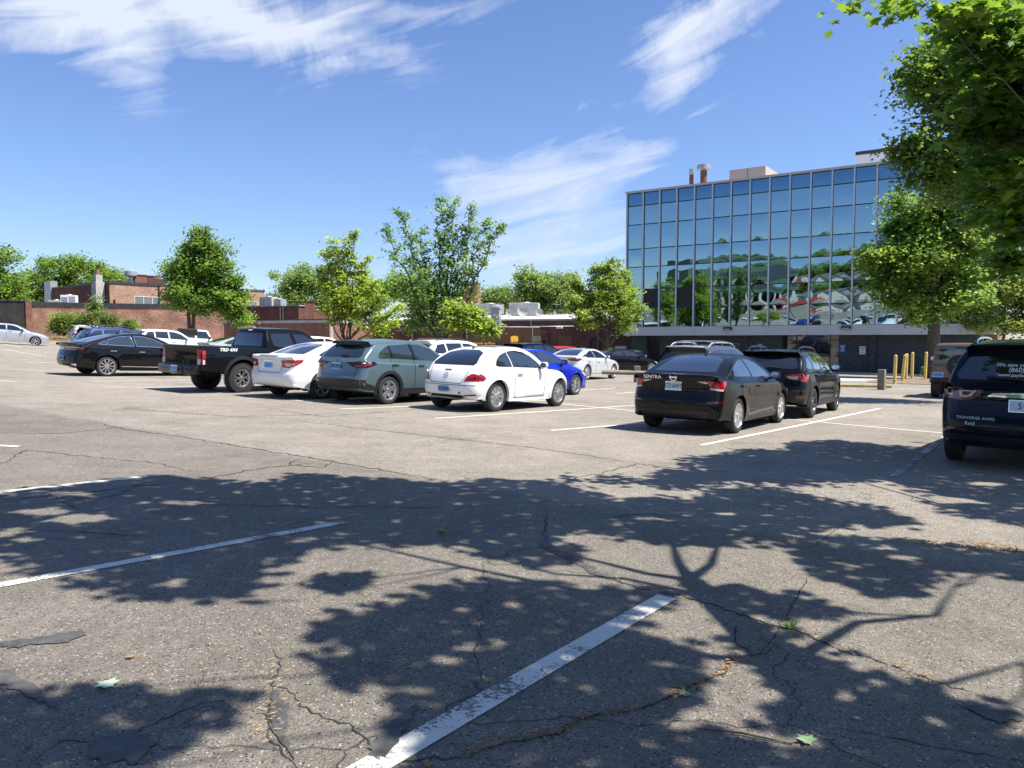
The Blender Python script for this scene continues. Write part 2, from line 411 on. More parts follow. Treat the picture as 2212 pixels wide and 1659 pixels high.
def car(name, sp, loc, heading, label, cat, group=None, wheel_ref=None):
    """heading: degrees clockwise from +Y; loc: world point under the rear right wheel"""
    W2, wb, r = sp['w'] / 2, sp['wb'], sp['r']; ra = r + sp.get('gap', .055)
    zs = sp.get('sill', .22)
    low, gh = sp['low'], sp['gh']; x0, x1 = min(p[0] for p in low), max(p[0] for p in low)
    belt = sp['belt']; tb = sp.get('tumble', .42)
    taper = sp.get('taper', ((x0, .90), (x0 + .5, .975), (x0 + 1.1, 1.0), (x1 - 1.2, 1.0), (x1 - .5, .965), (x1, .88)))
    fl = sp.get('flare', .015)
    def sec(z):
        zb = 1.0
        return lin(((.15, .93), (.28, .965), (.45, .992), (.62, 1.0), (.78, .995), (.9, .978), (1.02, .955), (1.2, .925)), z * .95 / lin(belt, 1.0)) if not sp.get('slab') else lin(((.2, .97), (.5, 1.0), (1.1, .985), (1.3, .97)), z)
    def ys(x, z):
        y = W2 * lin(taper, x) * sec(z)
        for xc in (0, wb):
            d = math.hypot(x - xc, z - r) - ra
            if d < .22: y += fl * max(0, 1 - max(d, 0) / .22) ** 1.5
        return y
    def yg(x, z):
        zb = lin(belt, x); b = W2 * lin(taper, x) * sec(zb) - .035
        return max(.2, b - tb * max(-.05, z - zb) - sp.get('tb2', .25) * max(0, z - zb - .2))
    root = empty(name, (0, 0, 0), 0, label, cat, group)
    P = [sp['paint'], M_trim, M_black, M_chrome]
    bm = bmesh.new()
    zr, zf = low[0][1], low[-1][1]
    bot = [(wb + ra * math.cos(math.asin((zs - r) / ra)) + .06, zs + .01)] + arch(wb, r, ra, zs) + [(wb - ra - .05, zs - .02), (ra + .05, zs - .02)] + arch(0, r, ra, zs + .02) + [(-ra * math.cos(math.asin((zs - r) / ra)) - .06, zs + .05)]
    if low[0][0] > -ra - .04: bot = bot[:-1]
    def clampfn(x, z):
        for xc, sgn in ((0, -1), (wb, 1)):
            if z < r + ra + .01 and (x - xc) * sgn > -ra * .9 and math.hypot(x - xc, z - r) < ra + .035: return False
            if z < r and (x - xc) * sgn > 0 and (x - xc) * sgn < ra + .02: return False
        return True
    shell(bm, low, ys, bot, clamp=clampfn, rt=sp.get('rt', .06), re=sp.get('re', .16), bf=sp.get('bf', .2), br=sp.get('br', .12), crown=sp.get('crown', .035))
    if gh:
        gb = [(gh[-1][0] - .05, lin(belt, gh[-1][0]) - .06), (gh[0][0] + .05, lin(belt, gh[0][0]) - .06)]
        b2 = bmesh.new()
        shell(b2, gh, yg, gb, rt=sp.get('grt', .07), re=sp.get('gre', .09), bf=sp.get('gbf', .14), br=sp.get('gbr', .1), crown=sp.get('gcrown', .03), flange=False)
        me = bpy.data.meshes.new('x'); b2.to_mesh(me); b2.free(); bm.from_mesh(me); bpy.data.meshes.remove(me)
    bvh = BVHTree.FromBMesh(bm); YMIN[0] = W2 * (.70 if name == 'offroad_car' else .84)
    tr = bmesh.new()   # details that belong to the body skin
    for s_ in sp.get('seams', []):
        for fr in 'RL': stroke(bm, bvh, fr, s_, .013, .003, 1)
    for s_ in sp.get('rseams', []): stroke(bm, bvh, 'B', s_, .012, .003, 1)
    for fr, poly, mi in sp.get('bodypatch', []):
        for f_ in (fr if fr != 'RL' else 'RL'): patch(bm, bvh, f_, poly, .006, .08, mi)
    if sp.get('clad'):
        c = sp['clad']
        for xc in (0, wb):
            inn = arch(xc, r, ra - .002, zs + .0, 18); out = arch(xc, r, ra + c, zs + .0, 18)
            for sg, fr in ((1, 'L'), (-1, 'R')):
                A = [bm.verts.new((a, sg * (ys(a, b) + .008), b)) for a, b in inn]; B = [bm.verts.new((a, sg * (ys(a, b) + .008), b)) for a, b in out]
                C = [bm.verts.new((a, sg * (ys(a, b) - .01), b)) for a, b in out]
                for i in range(len(A) - 1):
                    for q in ((A[i], A[i + 1], B[i + 1], B[i]), (B[i], B[i + 1], C[i + 1], C[i])):
                        bm.faces.new(q).material_index = 2
        sill = [(ra + .02, zs - .015), (wb - ra - .02, zs - .015), (wb - ra - .06, zs + .13), (ra + .06, zs + .13)]
        for fr in 'RL': patch(bm, bvh, fr, sill, .01, .12, 2)
    flat_ = [not f.smooth for f in bm.faces]; body = finish('body', bm, P, root, 38); body.data.polygons.foreach_set('use_smooth', [not q for q in flat_])
    # underbody and wheel wells
    bm = bmesh.new(); hw = W2 - .30
    box(bm, x0 + .45, x1 - .4, -hw, hw, zs + .02, .62)
    box(bm, ra + .02, wb - ra - .02, -W2 * .86, W2 * .86, zs + .0, .5)
    for xc in (0, wb):
        for sg in (1, -1):
            pr = arch(xc, r, ra + .01, zs, 14)
            A = [bm.verts.new((a, sg * (ys(a, b) - .06), b)) for a, b in pr]; B = [bm.verts.new((a, sg * (hw - .01), b)) for a, b in pr]
            for i in range(len(A) - 1): bm.faces.new((A[i], A[i + 1], B[i + 1], B[i]))
    for ex in sp.get('exhaust', []): tube(bm, [(x0 + .16, ex, zs + .05), (x0 + .6, ex, zs + .05)], .03, 8)
    finish('underbody', bm, M_dark, root)
    GM = sp.get('glassmat', M_glass)
    def gl(nm, fr, poly, off=.005, edge=True, step=.07, m=None):
        b = bmesh.new(); patch(b, bvh, fr, poly, off, step); 
        if edge and sp.get('winedge'): stroke(b, bvh, fr, poly, .02, off + .003, 1, True)
        return finish(nm, b, [m or GM, sp.get('winedge') or M_trim], root, 60)
    for i, wpoly in enumerate(sp.get('sidewin', [])):
        for fr in 'RL': gl('side_window', fr, wpoly, m=sp.get('sideglass'))
    for p in sp.get('pillars', []):
        b = bmesh.new()
        for fr in 'RL': patch(b, bvh, fr, p, .006, .1)
        finish('pillar_trim', b, M_trim, root, 60)
    if sp.get('rearwin'): gl('rear_window', 'B', sp['rearwin'] + mir(sp['rearwin']), edge=False, m=sp.get('rearglass', M_glass))
    if sp.get('frontwin'): gl('windscreen', 'F', sp['frontwin'] + mir(sp['frontwin']), edge=False)
    if sp.get('sunroof'): 
        b = bmesh.new(); patch(b, bvh, 'T', sp['sunroof'], .005, .15); finish('sunroof', b, M_glass, root, 60)
    # lamps: list of (rear poly in (y,z) for y>0, side poly in (x,z), material)
    lamps = sp.get('tail', [])
    if lamps:
        ml = []
        for l in lamps:
            if l[2] not in ml: ml.append(l[2])
        for sg in (1, -1):
            b = bmesh.new()
            for k, (rp, spoly, m) in enumerate(lamps):
                o = .007 + .003 * k
                if rp: patch(b, bvh, 'B', rp if sg > 0 else mir(rp), o, .05, ml.index(m))
                if spoly: patch(b, bvh, 'L' if sg > 0 else 'R', spoly, o, .05, ml.index(m))
            finish('tail_light', b, ml, root, 60)
    for hp in sp.get('head', []):
        for sg, fr in ((1, 'L'), (-1, 'R')):
            b = bmesh.new(); patch(b, bvh, fr, hp, .008, .05); finish('headlight', b, M_clear, root, 60)
    for nm, fr, poly, m in sp.get('extra', []):
        b = bmesh.new(); patch(b, bvh, fr, poly, .012, .06); finish(nm, b, m, root, 60)
    if sp.get('rearbumper'):
        xa_, xb_, hw_, z0_, z1_ = sp['rearbumper']; b = bmesh.new(); box(b, xa_, xb_, -hw_, hw_, z0_, z1_, 0, .03); box(b, xa_ - .02, xa_ - .002, -.36, .36, z0_ + .02, z1_ - .02, 0, .008); finish('bumper', b, M_trim, root, 40)
    # plate
    if sp.get('plate'):
        pc = sp['plate']; b = bmesh.new(); y_, z_ = pc[0], pc[1]; h, nn, i_, d_ = bvh.ray_cast(Vector((-8, y_, z_)), Vector((1, 0, 0)))
        xx = sp.get('platex', (h.x if h else x0) - .012); til = sp.get('platetilt', .06)
        box(b, -.008, .0, -.155, .155, -.078, .078, 0)
        box(b, -.010, -.0081, -.148, .148, -.071, .071, 1)
        if len(pc) > 2 and pc[2]:
            vs, fs = text2d(pc[2], .115, 'CENTER', .01); V = [b.verts.new((-.0125, -x * .72, y - .005)) for x, y in vs]
            for f in fs:
                try: b.faces.new([V[k] for k in f]).material_index = 2
                except ValueError: pass
        o = finish('license_plate', b, [M_chrome if not sp.get('plateframe') else sp['plateframe'], sp.get('platemat', M_plateblue), M_navy], root)
        o.location = (xx, y_, z_); o.rotation_euler = (0, til, 0)
    # mirrors
    if sp.get('mirror'):
        mx, mz = sp['mirror']
        for sg in (1, -1):
            yb = ys(mx, mz - .05); b = bmesh.new()
            bmesh.ops.create_uvsphere(b, u_segments=12, v_segments=8, radius=1, matrix=Matrix.Translation((mx + .02, sg * (yb + .10), mz + .02)) @ Matrix.Diagonal((.075, .115, .085, 1)))
            for f in b.faces: f.smooth = True; f.material_index = 0
            cc = Vector((mx + .02, sg * (yb + .10), mz + .02))
            for v in b.verts:
                dd = v.co - cc; l_ = max(abs(dd.y) / .115, abs(dd.z) / .085, abs(dd.x) / .075, 1e-5); n2 = math.sqrt((dd.y / .115) ** 2 + (dd.z / .085) ** 2 + (dd.x / .075) ** 2)
                v.co = cc + dd * (.55 + .45 * n2 / l_) * .9
            for v in b.verts: v.co.x = max(v.co.x, mx - .025)
            box(b, mx, mx + .08, min(sg * (yb - .03), sg * (yb + .05)), max(sg * (yb - .03), sg * (yb + .05)), mz - .07, mz - .03, 1)
            o = finish('wing_mirror', b, [sp.get('mirrormat', sp['paint']), M_black], root)
            b = bmesh.new(); bmesh.ops.create_circle(b, cap_ends=True, segments=14, radius=1, matrix=Matrix.Translation((mx - .028, sg * (yb + .10), mz + .02)) @ Matrix.Rotation(R(90), 4, 'Y') @ Matrix.Diagonal((.06, .09, 1, 1)))
            finish('mirror_glass', b, M_chrome, o)
    for hx, hz in sp.get('handles', []):
        for sg in (1, -1):
            yb = ys(hx, hz); b = bmesh.new()
            box(b, hx - .1, hx + .1, min(sg * (yb + .012), sg * (yb + .035)), max(sg * (yb + .012), sg * (yb + .035)), hz - .014, hz + .016, 0, .006)
            box(b, hx - .09, hx - .06, min(sg * yb, sg * (yb + .02)), max(sg * yb, sg * (yb + .02)), hz - .012, hz + .012, 0)
            box(b, hx + .06, hx + .09, min(sg * yb, sg * (yb + .02)), max(sg * yb, sg * (yb + .02)), hz - .012, hz + .012, 0)
            finish('door_handle', b, sp.get('handlemat', sp['paint']), root, 40)
    if sp.get('rails'):
        xa, xb, yo, rise = sp['rails']
        for sg in (1, -1):
            pts = []
            for k in range(13):
                t = k / 12; x = xa + (xb - xa) * t; h, nn, i_, d_ = bvh.ray_cast(Vector((x, sg * yo, 5)), Vector((0, 0, -1)))
                pts.append((x, sg * yo, h.z + rise * min(1, math.sin(math.pi * t) * 3) - .01))
            b = bmesh.new(); tube(b, pts, .021, 8); 
            for k in (2, 6, 10): tube(b, [pts[k], (pts[k][0], pts[k][1], pts[k][2] - rise - .01)], .018, 6)
            finish('roof_rail', b, sp.get('railmat', M_black), root)
        for cx in sp.get('crossbars', []):
            h, nn, i_, d_ = bvh.ray_cast(Vector((cx, yo, 5)), Vector((0, 0, -1))); b = bmesh.new()
            tube(b, [(cx, -yo - .04, h.z + rise + .0), (cx, -yo * .6, h.z + rise + .035), (cx, yo * .6, h.z + rise + .035), (cx, yo + .04, h.z + rise)], .018, 8); finish('roof_crossbar', b, sp.get('railmat', M_black), root)
    if sp.get('spoiler'):
        xa, xb, z_, hw_, th = sp['spoiler'][:5]; b = bmesh.new()
        n_ = 14; rows_ = []; prof_ = [(xa, z_ - .008), (xa - .004, z_ + .004), (xa + .04, z_ + th * .45 + .006), (xb, z_ + th), (xb, z_ - .03), (xa + .05, z_ - .02)]
        bw_ = sp.get('spbow', sp.get('br', .12) + .03)
        for j in range(n_ + 1):
            q_ = -1 + 2 * j / n_; e_ = 1 if abs(q_) < .99 else .35
            rows_.append([b.verts.new((x_ + bw_ * q_ * q_ * (1 if x_ < (xa + xb) / 2 else .4), q_ * hw_, z_ - .02 * q_ * q_ + (zz_ - z_) * e_)) for x_, zz_ in prof_])
        for j in range(n_):
            for k in range(6): b.faces.new((rows_[j][k], rows_[j + 1][k], rows_[j + 1][(k + 1) % 6], rows_[j][(k + 1) % 6]))
        b.faces.new(rows_[0]); b.faces.new(rows_[-1][::-1]); bmesh.ops.recalc_face_normals(b, faces=b.faces[:])
        finish('spoiler', b, sp.get('spoilermat', sp['paint']), root, 40)
    if sp.get('fin'):
        fx = sp['fin']; h, nn, i_, d_ = bvh.ray_cast(Vector((fx, 0, 5)), Vector((0, 0, -1))); b = bmesh.new()
        prism(b, [(fx - .07, h.z - .01), (fx + .1, h.z - .01), (fx - .05, h.z + .045)], -.012, .012); finish('antenna', b, sp.get('finmat', M_black), root, 40)
    if sp.get('wiper'):
        a, b_ = sp['wiper']; b = bmesh.new(); stroke(b, bvh, 'B', [a, b_], .028, .03); finish('rear_wiper', b, M_black, root)
    if sp.get('badge'):
        y_, z_, rad = sp['badge'][:3]; b = bmesh.new(); kind = sp['badge'][3]
        stroke(b, bvh, 'B', circ(y_, z_, rad, 20), .016, .014, 0, True)
        if kind == 'bar': patch(b, bvh, 'B', [(y_ - rad * 1.15, z_ - .012), (y_ + rad * 1.15, z_ - .012), (y_ + rad * 1.15, z_ + .012), (y_ - rad * 1.15, z_ + .012)], .018, .05)
        if kind == 'vw':
            for pts in ([(-.5, .8), (0, .1), (.5, .8)], [(-.9, .3), (-.42, -.75), (0, .0), (.42, -.75), (.9, .3)]): stroke(b, bvh, 'B', [(y_ + p[0] * rad, z_ + p[1] * rad) for p in pts], .011, .014)
        if kind == 'h':
            for pts in ([(-.5, .7), (-.35, -.7)], [(.5, .7), (.35, -.7)], [(-.4, 0), (.4, 0)]): stroke(b, bvh, 'B', [(y_ + p[0] * rad, z_ + p[1] * rad) for p in pts], .014, .014)
        finish('emblem', b, M_chrome, root)
    for tx in sp.get('texts', []):
        fr, s_, a, b_, size, m = tx[:6]; kw = tx[6] if len(tx) > 6 else {}
        b = bmesh.new(); surf_text(b, bvh, fr, s_, a, b_, size, flip=(fr in 'BL'), **kw)
        finish('lettering', b, m, root)
    add_wheels(root, sp)
    # pose on the ground: rear right wheel contact at loc
    place(root, sp, loc, heading)
    return root, bvh
def place(root, sp, loc, heading):
    th = R(90 - heading); f = Vector((math.cos(th), math.sin(th))); lft = Vector((-f.y, f.x)); tr = sp['w'] / 2 - .12
    o = Vector((loc[0], loc[1])) + lft * tr
    rr_, fr_ = o, o + f * sp['wb']
    zc = G(rr_.x, rr_.y); zf = G(fr_.x, fr_.y); zl = G((o + lft).x, (o + lft).y)
    root.rotation_mode = 'XYZ'
    pitch = -math.atan2(zf - zc, sp['wb']); roll = math.atan2(zl - zc, 1.0)
    m = Matrix.Rotation(th, 4, 'Z') @ Matrix.Rotation(pitch, 4, 'Y') @ Matrix.Rotation(roll, 4, 'X')
    root.rotation_euler = m.to_euler(); root.location = (o.x, o.y, zc)
def spec(**k): return k
P_black = paint('black', (0.006, 0.006, 0.007)); P_navy = paint('navy', (0.004, 0.006, 0.015)); P_white = paint('white', (0.78, 0.78, 0.76))
P_pearl = paint('pearl', (0.72, 0.73, 0.74)); P_silver = paint('silver', (0.50, 0.52, 0.55), 0.5); P_ltsilver = paint('light_silver', (0.66, 0.67, 0.68), 0.4)
P_teal = paint('slate_teal', (0.13, 0.19, 0.205), 0.5, 0.3); P_blue = paint('blue', (0.006, 0.022, 0.42), 0.15); P_midblue = paint('mid_blue', (0.012, 0.026, 0.075), 0.3)
P_bronze = paint('bronze', (0.17, 0.115, 0.09), 0.4); P_red = paint('red', (0.45, 0.02, 0.01)); P_grey = paint('grey', (0.10, 0.105, 0.115), 0.5); P_green = paint('green', (0.03, 0.09, 0.07), 0.3)
P_ash = paint('dusty_silver', (0.32, 0.29, 0.27), 0.2)
def sedan(**o):
    d = spec(w=1.82, wb=2.71, r=.325, sill=.21, paint=P_black, rim='ten', belt=((-1, 1.0), (-.2, 1.0), (2.3, .93), (3.6, .8)), tumble=.5,
        low=[(-.74, .26), (-.90, .32), (-.965, .45), (-.97, .58), (-.945, .68), (-.925, .78), (-.935, .92), (-.965, 1.04), (-.94, 1.075), (-.86, 1.085), (-.62, 1.075), (-.35, 1.03), (.2, .99), (1.2, .965), (2.1, .95), (2.35, .955), (2.75, .90), (3.15, .80), (3.45, .68), (3.6, .54), (3.62, .38), (3.55, .25), (3.4, .19)],
        gh=[(-.74, 1.03), (-.35, 1.17), (.05, 1.31), (.45, 1.405), (.9, 1.446), (1.3, 1.435), (1.7, 1.35), (2.1, 1.17), (2.45, .96)],
        sidewin=[[(-.12, 1.08), (.12, 1.20), (.42, 1.305), (.78, 1.345), (.83, 1.02), (.1, 1.035)], [(.90, 1.015), (.86, 1.348), (1.2, 1.34), (1.52, 1.27), (1.86, 1.10), (1.98, 1.0)]],
        rearwin=[(.60, 1.11), (.50, 1.34), (.3, 1.385)], frontwin=[(.70, .99), (.54, 1.36), (.3, 1.385)],
        seams=[[(.28, .3), (.24, .55), (.05, .8), (.08, 1.02)], [(.87, .27), (.86, 1.34)], [(2.0, .27), (2.02, .6), (1.98, 1.0)], [(.3, .3), (2.0, .3)]],
        rseams=[[(.58, 1.06), (.56, .80), (.50, .58), (-.50, .58), (-.56, .80), (-.58, 1.06)], [(.86, .60), (.56, .62)], [(-.86, .60), (-.56, .62)]],
        tail=[([(.40, .95), (.50, .86), (.80, .80), (.86, .82), (.84, .95), (.6, .965)], [(-.88, .955), (-.58, .93), (-.66, .83), (-.88, .80)], M_red)],
        head=[[(3.0, .74), (3.42, .62), (3.46, .54), (3.2, .60)]], plate=(0, .82), mirror=(1.86, 1.02), handles=[(.18, .86), (1.12, .84)])
    d.update(o); return d
def suv(**o):
    d = spec(w=1.84, wb=2.66, r=.35, sill=.27, paint=P_black, rim='five', belt=((-1, 1.10), (0, 1.09), (2.2, 1.0), (3.5, .9)), tumble=.33, clad=.07, re=.15, gbr=.08,
        low=[(-.62, .32), (-.80, .38), (-.87, .5), (-.88, .62), (-.84, .72), (-.80, .9), (-.775, 1.04), (-.70, 1.10), (-.4, 1.09), (1.2, 1.04), (2.1, 1.01), (2.4, 1.03), (2.9, .98), (3.3, .86), (3.5, .70), (3.55, .5), (3.5, .33), (3.35, .25)],
        gh=[(-.80, 1.02), (-.74, 1.16), (-.60, 1.40), (-.50, 1.53), (-.62, 1.585), (-.45, 1.60), (0, 1.635), (.6, 1.65), (1.2, 1.63), (1.6, 1.55), (2.05, 1.28), (2.4, 1.03)],
        sidewin=[[(-.50, 1.19), (-.32, 1.45), (.02, 1.50), (.05, 1.14), (-.40, 1.14)], [(.12, 1.14), (.09, 1.51), (.82, 1.53), (.85, 1.11)], [(.93, 1.105), (.90, 1.53), (1.25, 1.51), (1.6, 1.40), (1.92, 1.16), (1.96, 1.08)]],
        rearwin=[(.62, 1.12), (.68, 1.2), (.56, 1.44), (.3, 1.475)], frontwin=[(.72, 1.06), (.60, 1.5), (.3, 1.53)],
        seams=[[(.32, .34), (.28, .6), (.08, .88), (.08, 1.1)], [(.88, .33), (.88, 1.5)], [(1.98, .33), (2.0, .7), (1.97, 1.06)]],
        rseams=[[(.70, 1.08), (.66, .72), (.6, .58), (-.6, .58), (-.66, .72), (-.70, 1.08)]],
        bodypatch=[('B', [(-.86, .30), (.86, .30), (.88, .55), (-.88, .55)], 2)],
        tail=[([(.56, 1.02), (.60, .88), (.84, .86), (.86, 1.0), (.8, 1.06)], [(-.74, 1.04), (-.46, 1.0), (-.5, .90), (-.74, .86)], M_red)],
        head=[[(3.05, .88), (3.36, .78), (3.4, .68), (3.1, .74)]], plate=(0, .84), mirror=(1.85, 1.12), handles=[(.2, .97), (1.12, .95)], fin=-.15, wiper=((.0, 1.17), (-.30, 1.15)))
    d.update(o); return d
SP = {}
SP['sentra'] = sedan(rim='cover', rr=.225, plate=(0, .86, '572·AWT'), platemat=M_platelight, badge=(0, 1.015, .062, 'bar'), texts=[('B', 'SENTRA', .42, 1.005, .085, M_chrome, dict(sx=1.2))],
    tail=[([(.60, .955), (.63, .90), (.67, .83), (.82, .79), (.87, .84), (.86, .955), (.62, .965)], [(-.93, .955), (-.60, .965), (-.62, .90), (-.72, .83), (-.93, .79)], M_red), ([(.64, .82), (.84, .79), (.84, .82), (.66, .845)], [(-.93, .79), (-.74, .80), (-.71, .825), (-.93, .82)], M_clear), ([(.42, .955), (.58, .915), (.62, .925), (.59, .955)], None, M_clear)],
    rseams=[[(.60, 1.02), (.50, .89), (.46, .64), (.38, .60), (-.38, .60), (-.46, .64), (-.50, .89), (-.60, 1.02)], [(.86, .72), (.48, .70)], [(-.86, .72), (-.48, .70)]],
    bodypatch=[('B', [(-.60, .30), (.60, .30), (.68, .43), (-.68, .43)], 2)],
    extra=[('rear_reflector', 'B', [(.62, .60), (.86, .62), (.86, .585), (.62, .57)], M_redd), ('rear_reflector', 'B', [(-.62, .60), (-.86, .62), (-.86, .585), (-.62, .57)], M_redd)],
    spoiler=(-.985, -.80, 1.062, .55, .02), exhaust=[-.5], rearglass=M_glass, fin=.62, sidewin=[[(-.26, 1.07), (-.02, 1.18), (.15, 1.24), (.42, 1.305), (.78, 1.345), (.83, 1.02), (.0, 1.035)], [(.90, 1.015), (.86, 1.348), (1.2, 1.34), (1.52, 1.27), (1.86, 1.10), (1.98, 1.0)]])
SP['lincoln'] = sedan(w=1.86, wb=2.85, r=.335, rim='multi', rr=.25, winedge=M_chrome, handlemat=M_chrome, paint=P_black, glassmat=M_glass2, plate=(0, .58, 'AB·08621'), belt=((-1, 1.02), (0, 1.01), (2.3, .94), (3.6, .8)),
    low=[(-.80, .28), (-1.0, .36), (-1.06, .5), (-1.04, .66), (-.99, .80), (-.97, .92), (-1.03, 1.06), (-1.0, 1.09), (-.86, 1.08), (-.62, 1.05), (-.35, 1.02), (.2, .99), (1.2, .965), (2.2, .95), (2.5, .95), (2.95, .90), (3.35, .80), (3.65, .66), (3.78, .5), (3.75, .33), (3.6, .21)],
    gh=[(-.80, 1.03), (-.42, 1.17), (.05, 1.32), (.5, 1.42), (.95, 1.475), (1.35, 1.47), (1.75, 1.38), (2.2, 1.18), (2.6, .96)],
    sidewin=[[(-.28, 1.08), (-.02, 1.20), (.0, 1.06)], [(.04, 1.06), (.04, 1.22), (.42, 1.33), (.84, 1.375), (.90, 1.03)], [(.98, 1.03), (.94, 1.38), (1.28, 1.36), (1.62, 1.28), (2.0, 1.09), (2.1, 1.01)]],
    tail=[([(.02, .93), (.02, .86), (.6, .85), (.86, .86), (.86, .93), (.6, .955)], [(-.97, .95), (-.68, .96), (-.70, .92), (-.97, .87)], M_redd), ([(.02, .945), (.02, .93), (.6, .955), (.86, .935), (.86, .95), (.6, .97)], None, M_chrome)],
    rseams=[[(.60, 1.05), (.56, .72), (-.56, .72), (-.60, 1.05)]], spoiler=(-1.05, -.86, 1.075, .60, .03), spoilermat=P_black, exhaust=[],
    extra=[('exhaust_tip', 'B', [(.55, .40), (.80, .42), (.80, .35), (.55, .34)], M_chrome), ('exhaust_tip', 'B', [(-.55, .40), (-.80, .42), (-.80, .35), (-.55, .34)], M_chrome), ('side_moulding', 'R', [(.45, .33), (2.3, .30), (2.3, .325), (.45, .355)], M_chrome)], rearwin=[(.58, 1.12), (.48, 1.36), (.3, 1.40)], fin=.7)
SP['whitesedan'] = sedan(w=1.86, wb=2.78, r=.335, rim='split', rr=.245, paint=P_white, plate=(.0, .84), belt=((-1, 1.04), (-.2, 1.03), (2.3, .95), (3.6, .8)),
    low=[(-.78, .30), (-.93, .36), (-1.0, .5), (-1.0, .62), (-.96, .72), (-.95, .9), (-.98, 1.03), (-.92, 1.10), (-.7, 1.12), (-.4, 1.08), (.2, 1.02), (1.2, .985), (2.1, .97), (2.4, .97), (2.85, .91), (3.25, .80), (3.55, .66), (3.68, .5), (3.66, .33), (3.5, .20)],
    gh=[(-.55, 1.08), (-.2, 1.2), (.2, 1.34), (.55, 1.42), (1.0, 1.468), (1.4, 1.455), (1.8, 1.36), (2.2, 1.18), (2.55, .97)],
    rearwin=[(.60, 1.13), (.50, 1.36), (.3, 1.40)], spoiler=(-1.0, -.84, 1.095, .56, .012), spoilermat=P_white, exhaust=[.45, -.45],
    tail=[([(.46, .965), (.50, .80), (.72, .79), (.80, .83), (.87, .93), (.84, .985), (.7, .99)], [(-.96, .985), (-.56, 1.0), (-.60, .94), (-.78, .85), (-.96, .80)], M_red), ([(.56, .91), (.60, .83), (.70, .82), (.84, .90)], None, M_clear)],
    extra=[('chrome_garnish', 'B', [(.30, .955), (.34, .93), (-.34, .93), (-.30, .955), (0, .97)], M_chrome)],
    rseams=[[(.62, 1.08), (.50, .95), (.46, .70), (.38, .66), (-.38, .66), (-.46, .70), (-.50, .95), (-.62, 1.08)]], fin=None,
    sidewin=[[(-.06, 1.12), (.18, 1.22), (.48, 1.315), (.84, 1.36), (.88, 1.05), (.1, 1.06)], [(.95, 1.045), (.92, 1.362), (1.26, 1.345), (1.6, 1.27), (1.96, 1.10), (2.05, 1.03)]])
SP['silversedan'] = sedan(w=1.86, wb=2.78, r=.345, rim='blade', rr=.26, paint=P_ltsilver, plate=(.0, .84), belt=((-1, 1.03), (-.2, 1.03), (2.3, .93), (3.6, .8)), mirrormat=P_ltsilver,
    low=[(-.78, .27), (-.93, .33), (-1.0, .5), (-1.0, .62), (-.95, .72), (-.94, .9), (-1.0, 1.05), (-.94, 1.08), (-.7, 1.075), (-.4, 1.05), (.2, 1.0), (1.2, .965), (2.1, .95), (2.4, .96), (2.85, .92), (3.25, .83), (3.55, .70), (3.70, .52), (3.68, .33), (3.5, .20)],
    gh=[(-.70, 1.04), (-.3, 1.18), (.1, 1.31), (.5, 1.39), (.95, 1.436), (1.35, 1.43), (1.75, 1.34), (2.15, 1.17), (2.5, .97)],
    tail=[([(.36, .97), (.46, .88), (.72, .85), (.87, .88), (.85, .99), (.7, 1.0)], [(-.95, .99), (-.50, 1.0), (-.56, .92), (-.8, .86), (-.95, .86)], M_redd)], pillars=[[(-.42, 1.05), (-.14, 1.15), (.06, 1.21), (-.1, 1.08)]],
    head=[[(3.0, .80), (3.5, .68), (3.52, .60), (3.3, .68)]])
SP['civic'] = sedan(w=1.80, wb=2.70, r=.325, rim='blade', rr=.235, paint=P_blue, glassmat=M_glass2, mirrormat=P_black, head=[[(2.95, .74), (3.40, .66), (3.46, .56), (3.2, .6)]],
    gh=[(-.62, 1.03), (-.25, 1.17), (.15, 1.31), (.5, 1.39), (.9, 1.416), (1.3, 1.405), (1.7, 1.32), (2.1, 1.15), (2.55, .95)])
SP['blacksedan'] = sedan(w=1.82, wb=2.81, r=.335, rim='five', rr=.24, paint=P_black, winedge=M_chrome)
SP['bmw'] = sedan(w=1.82, wb=2.76, r=.33, rim='five', paint=P_navy, plate=(0, .82))
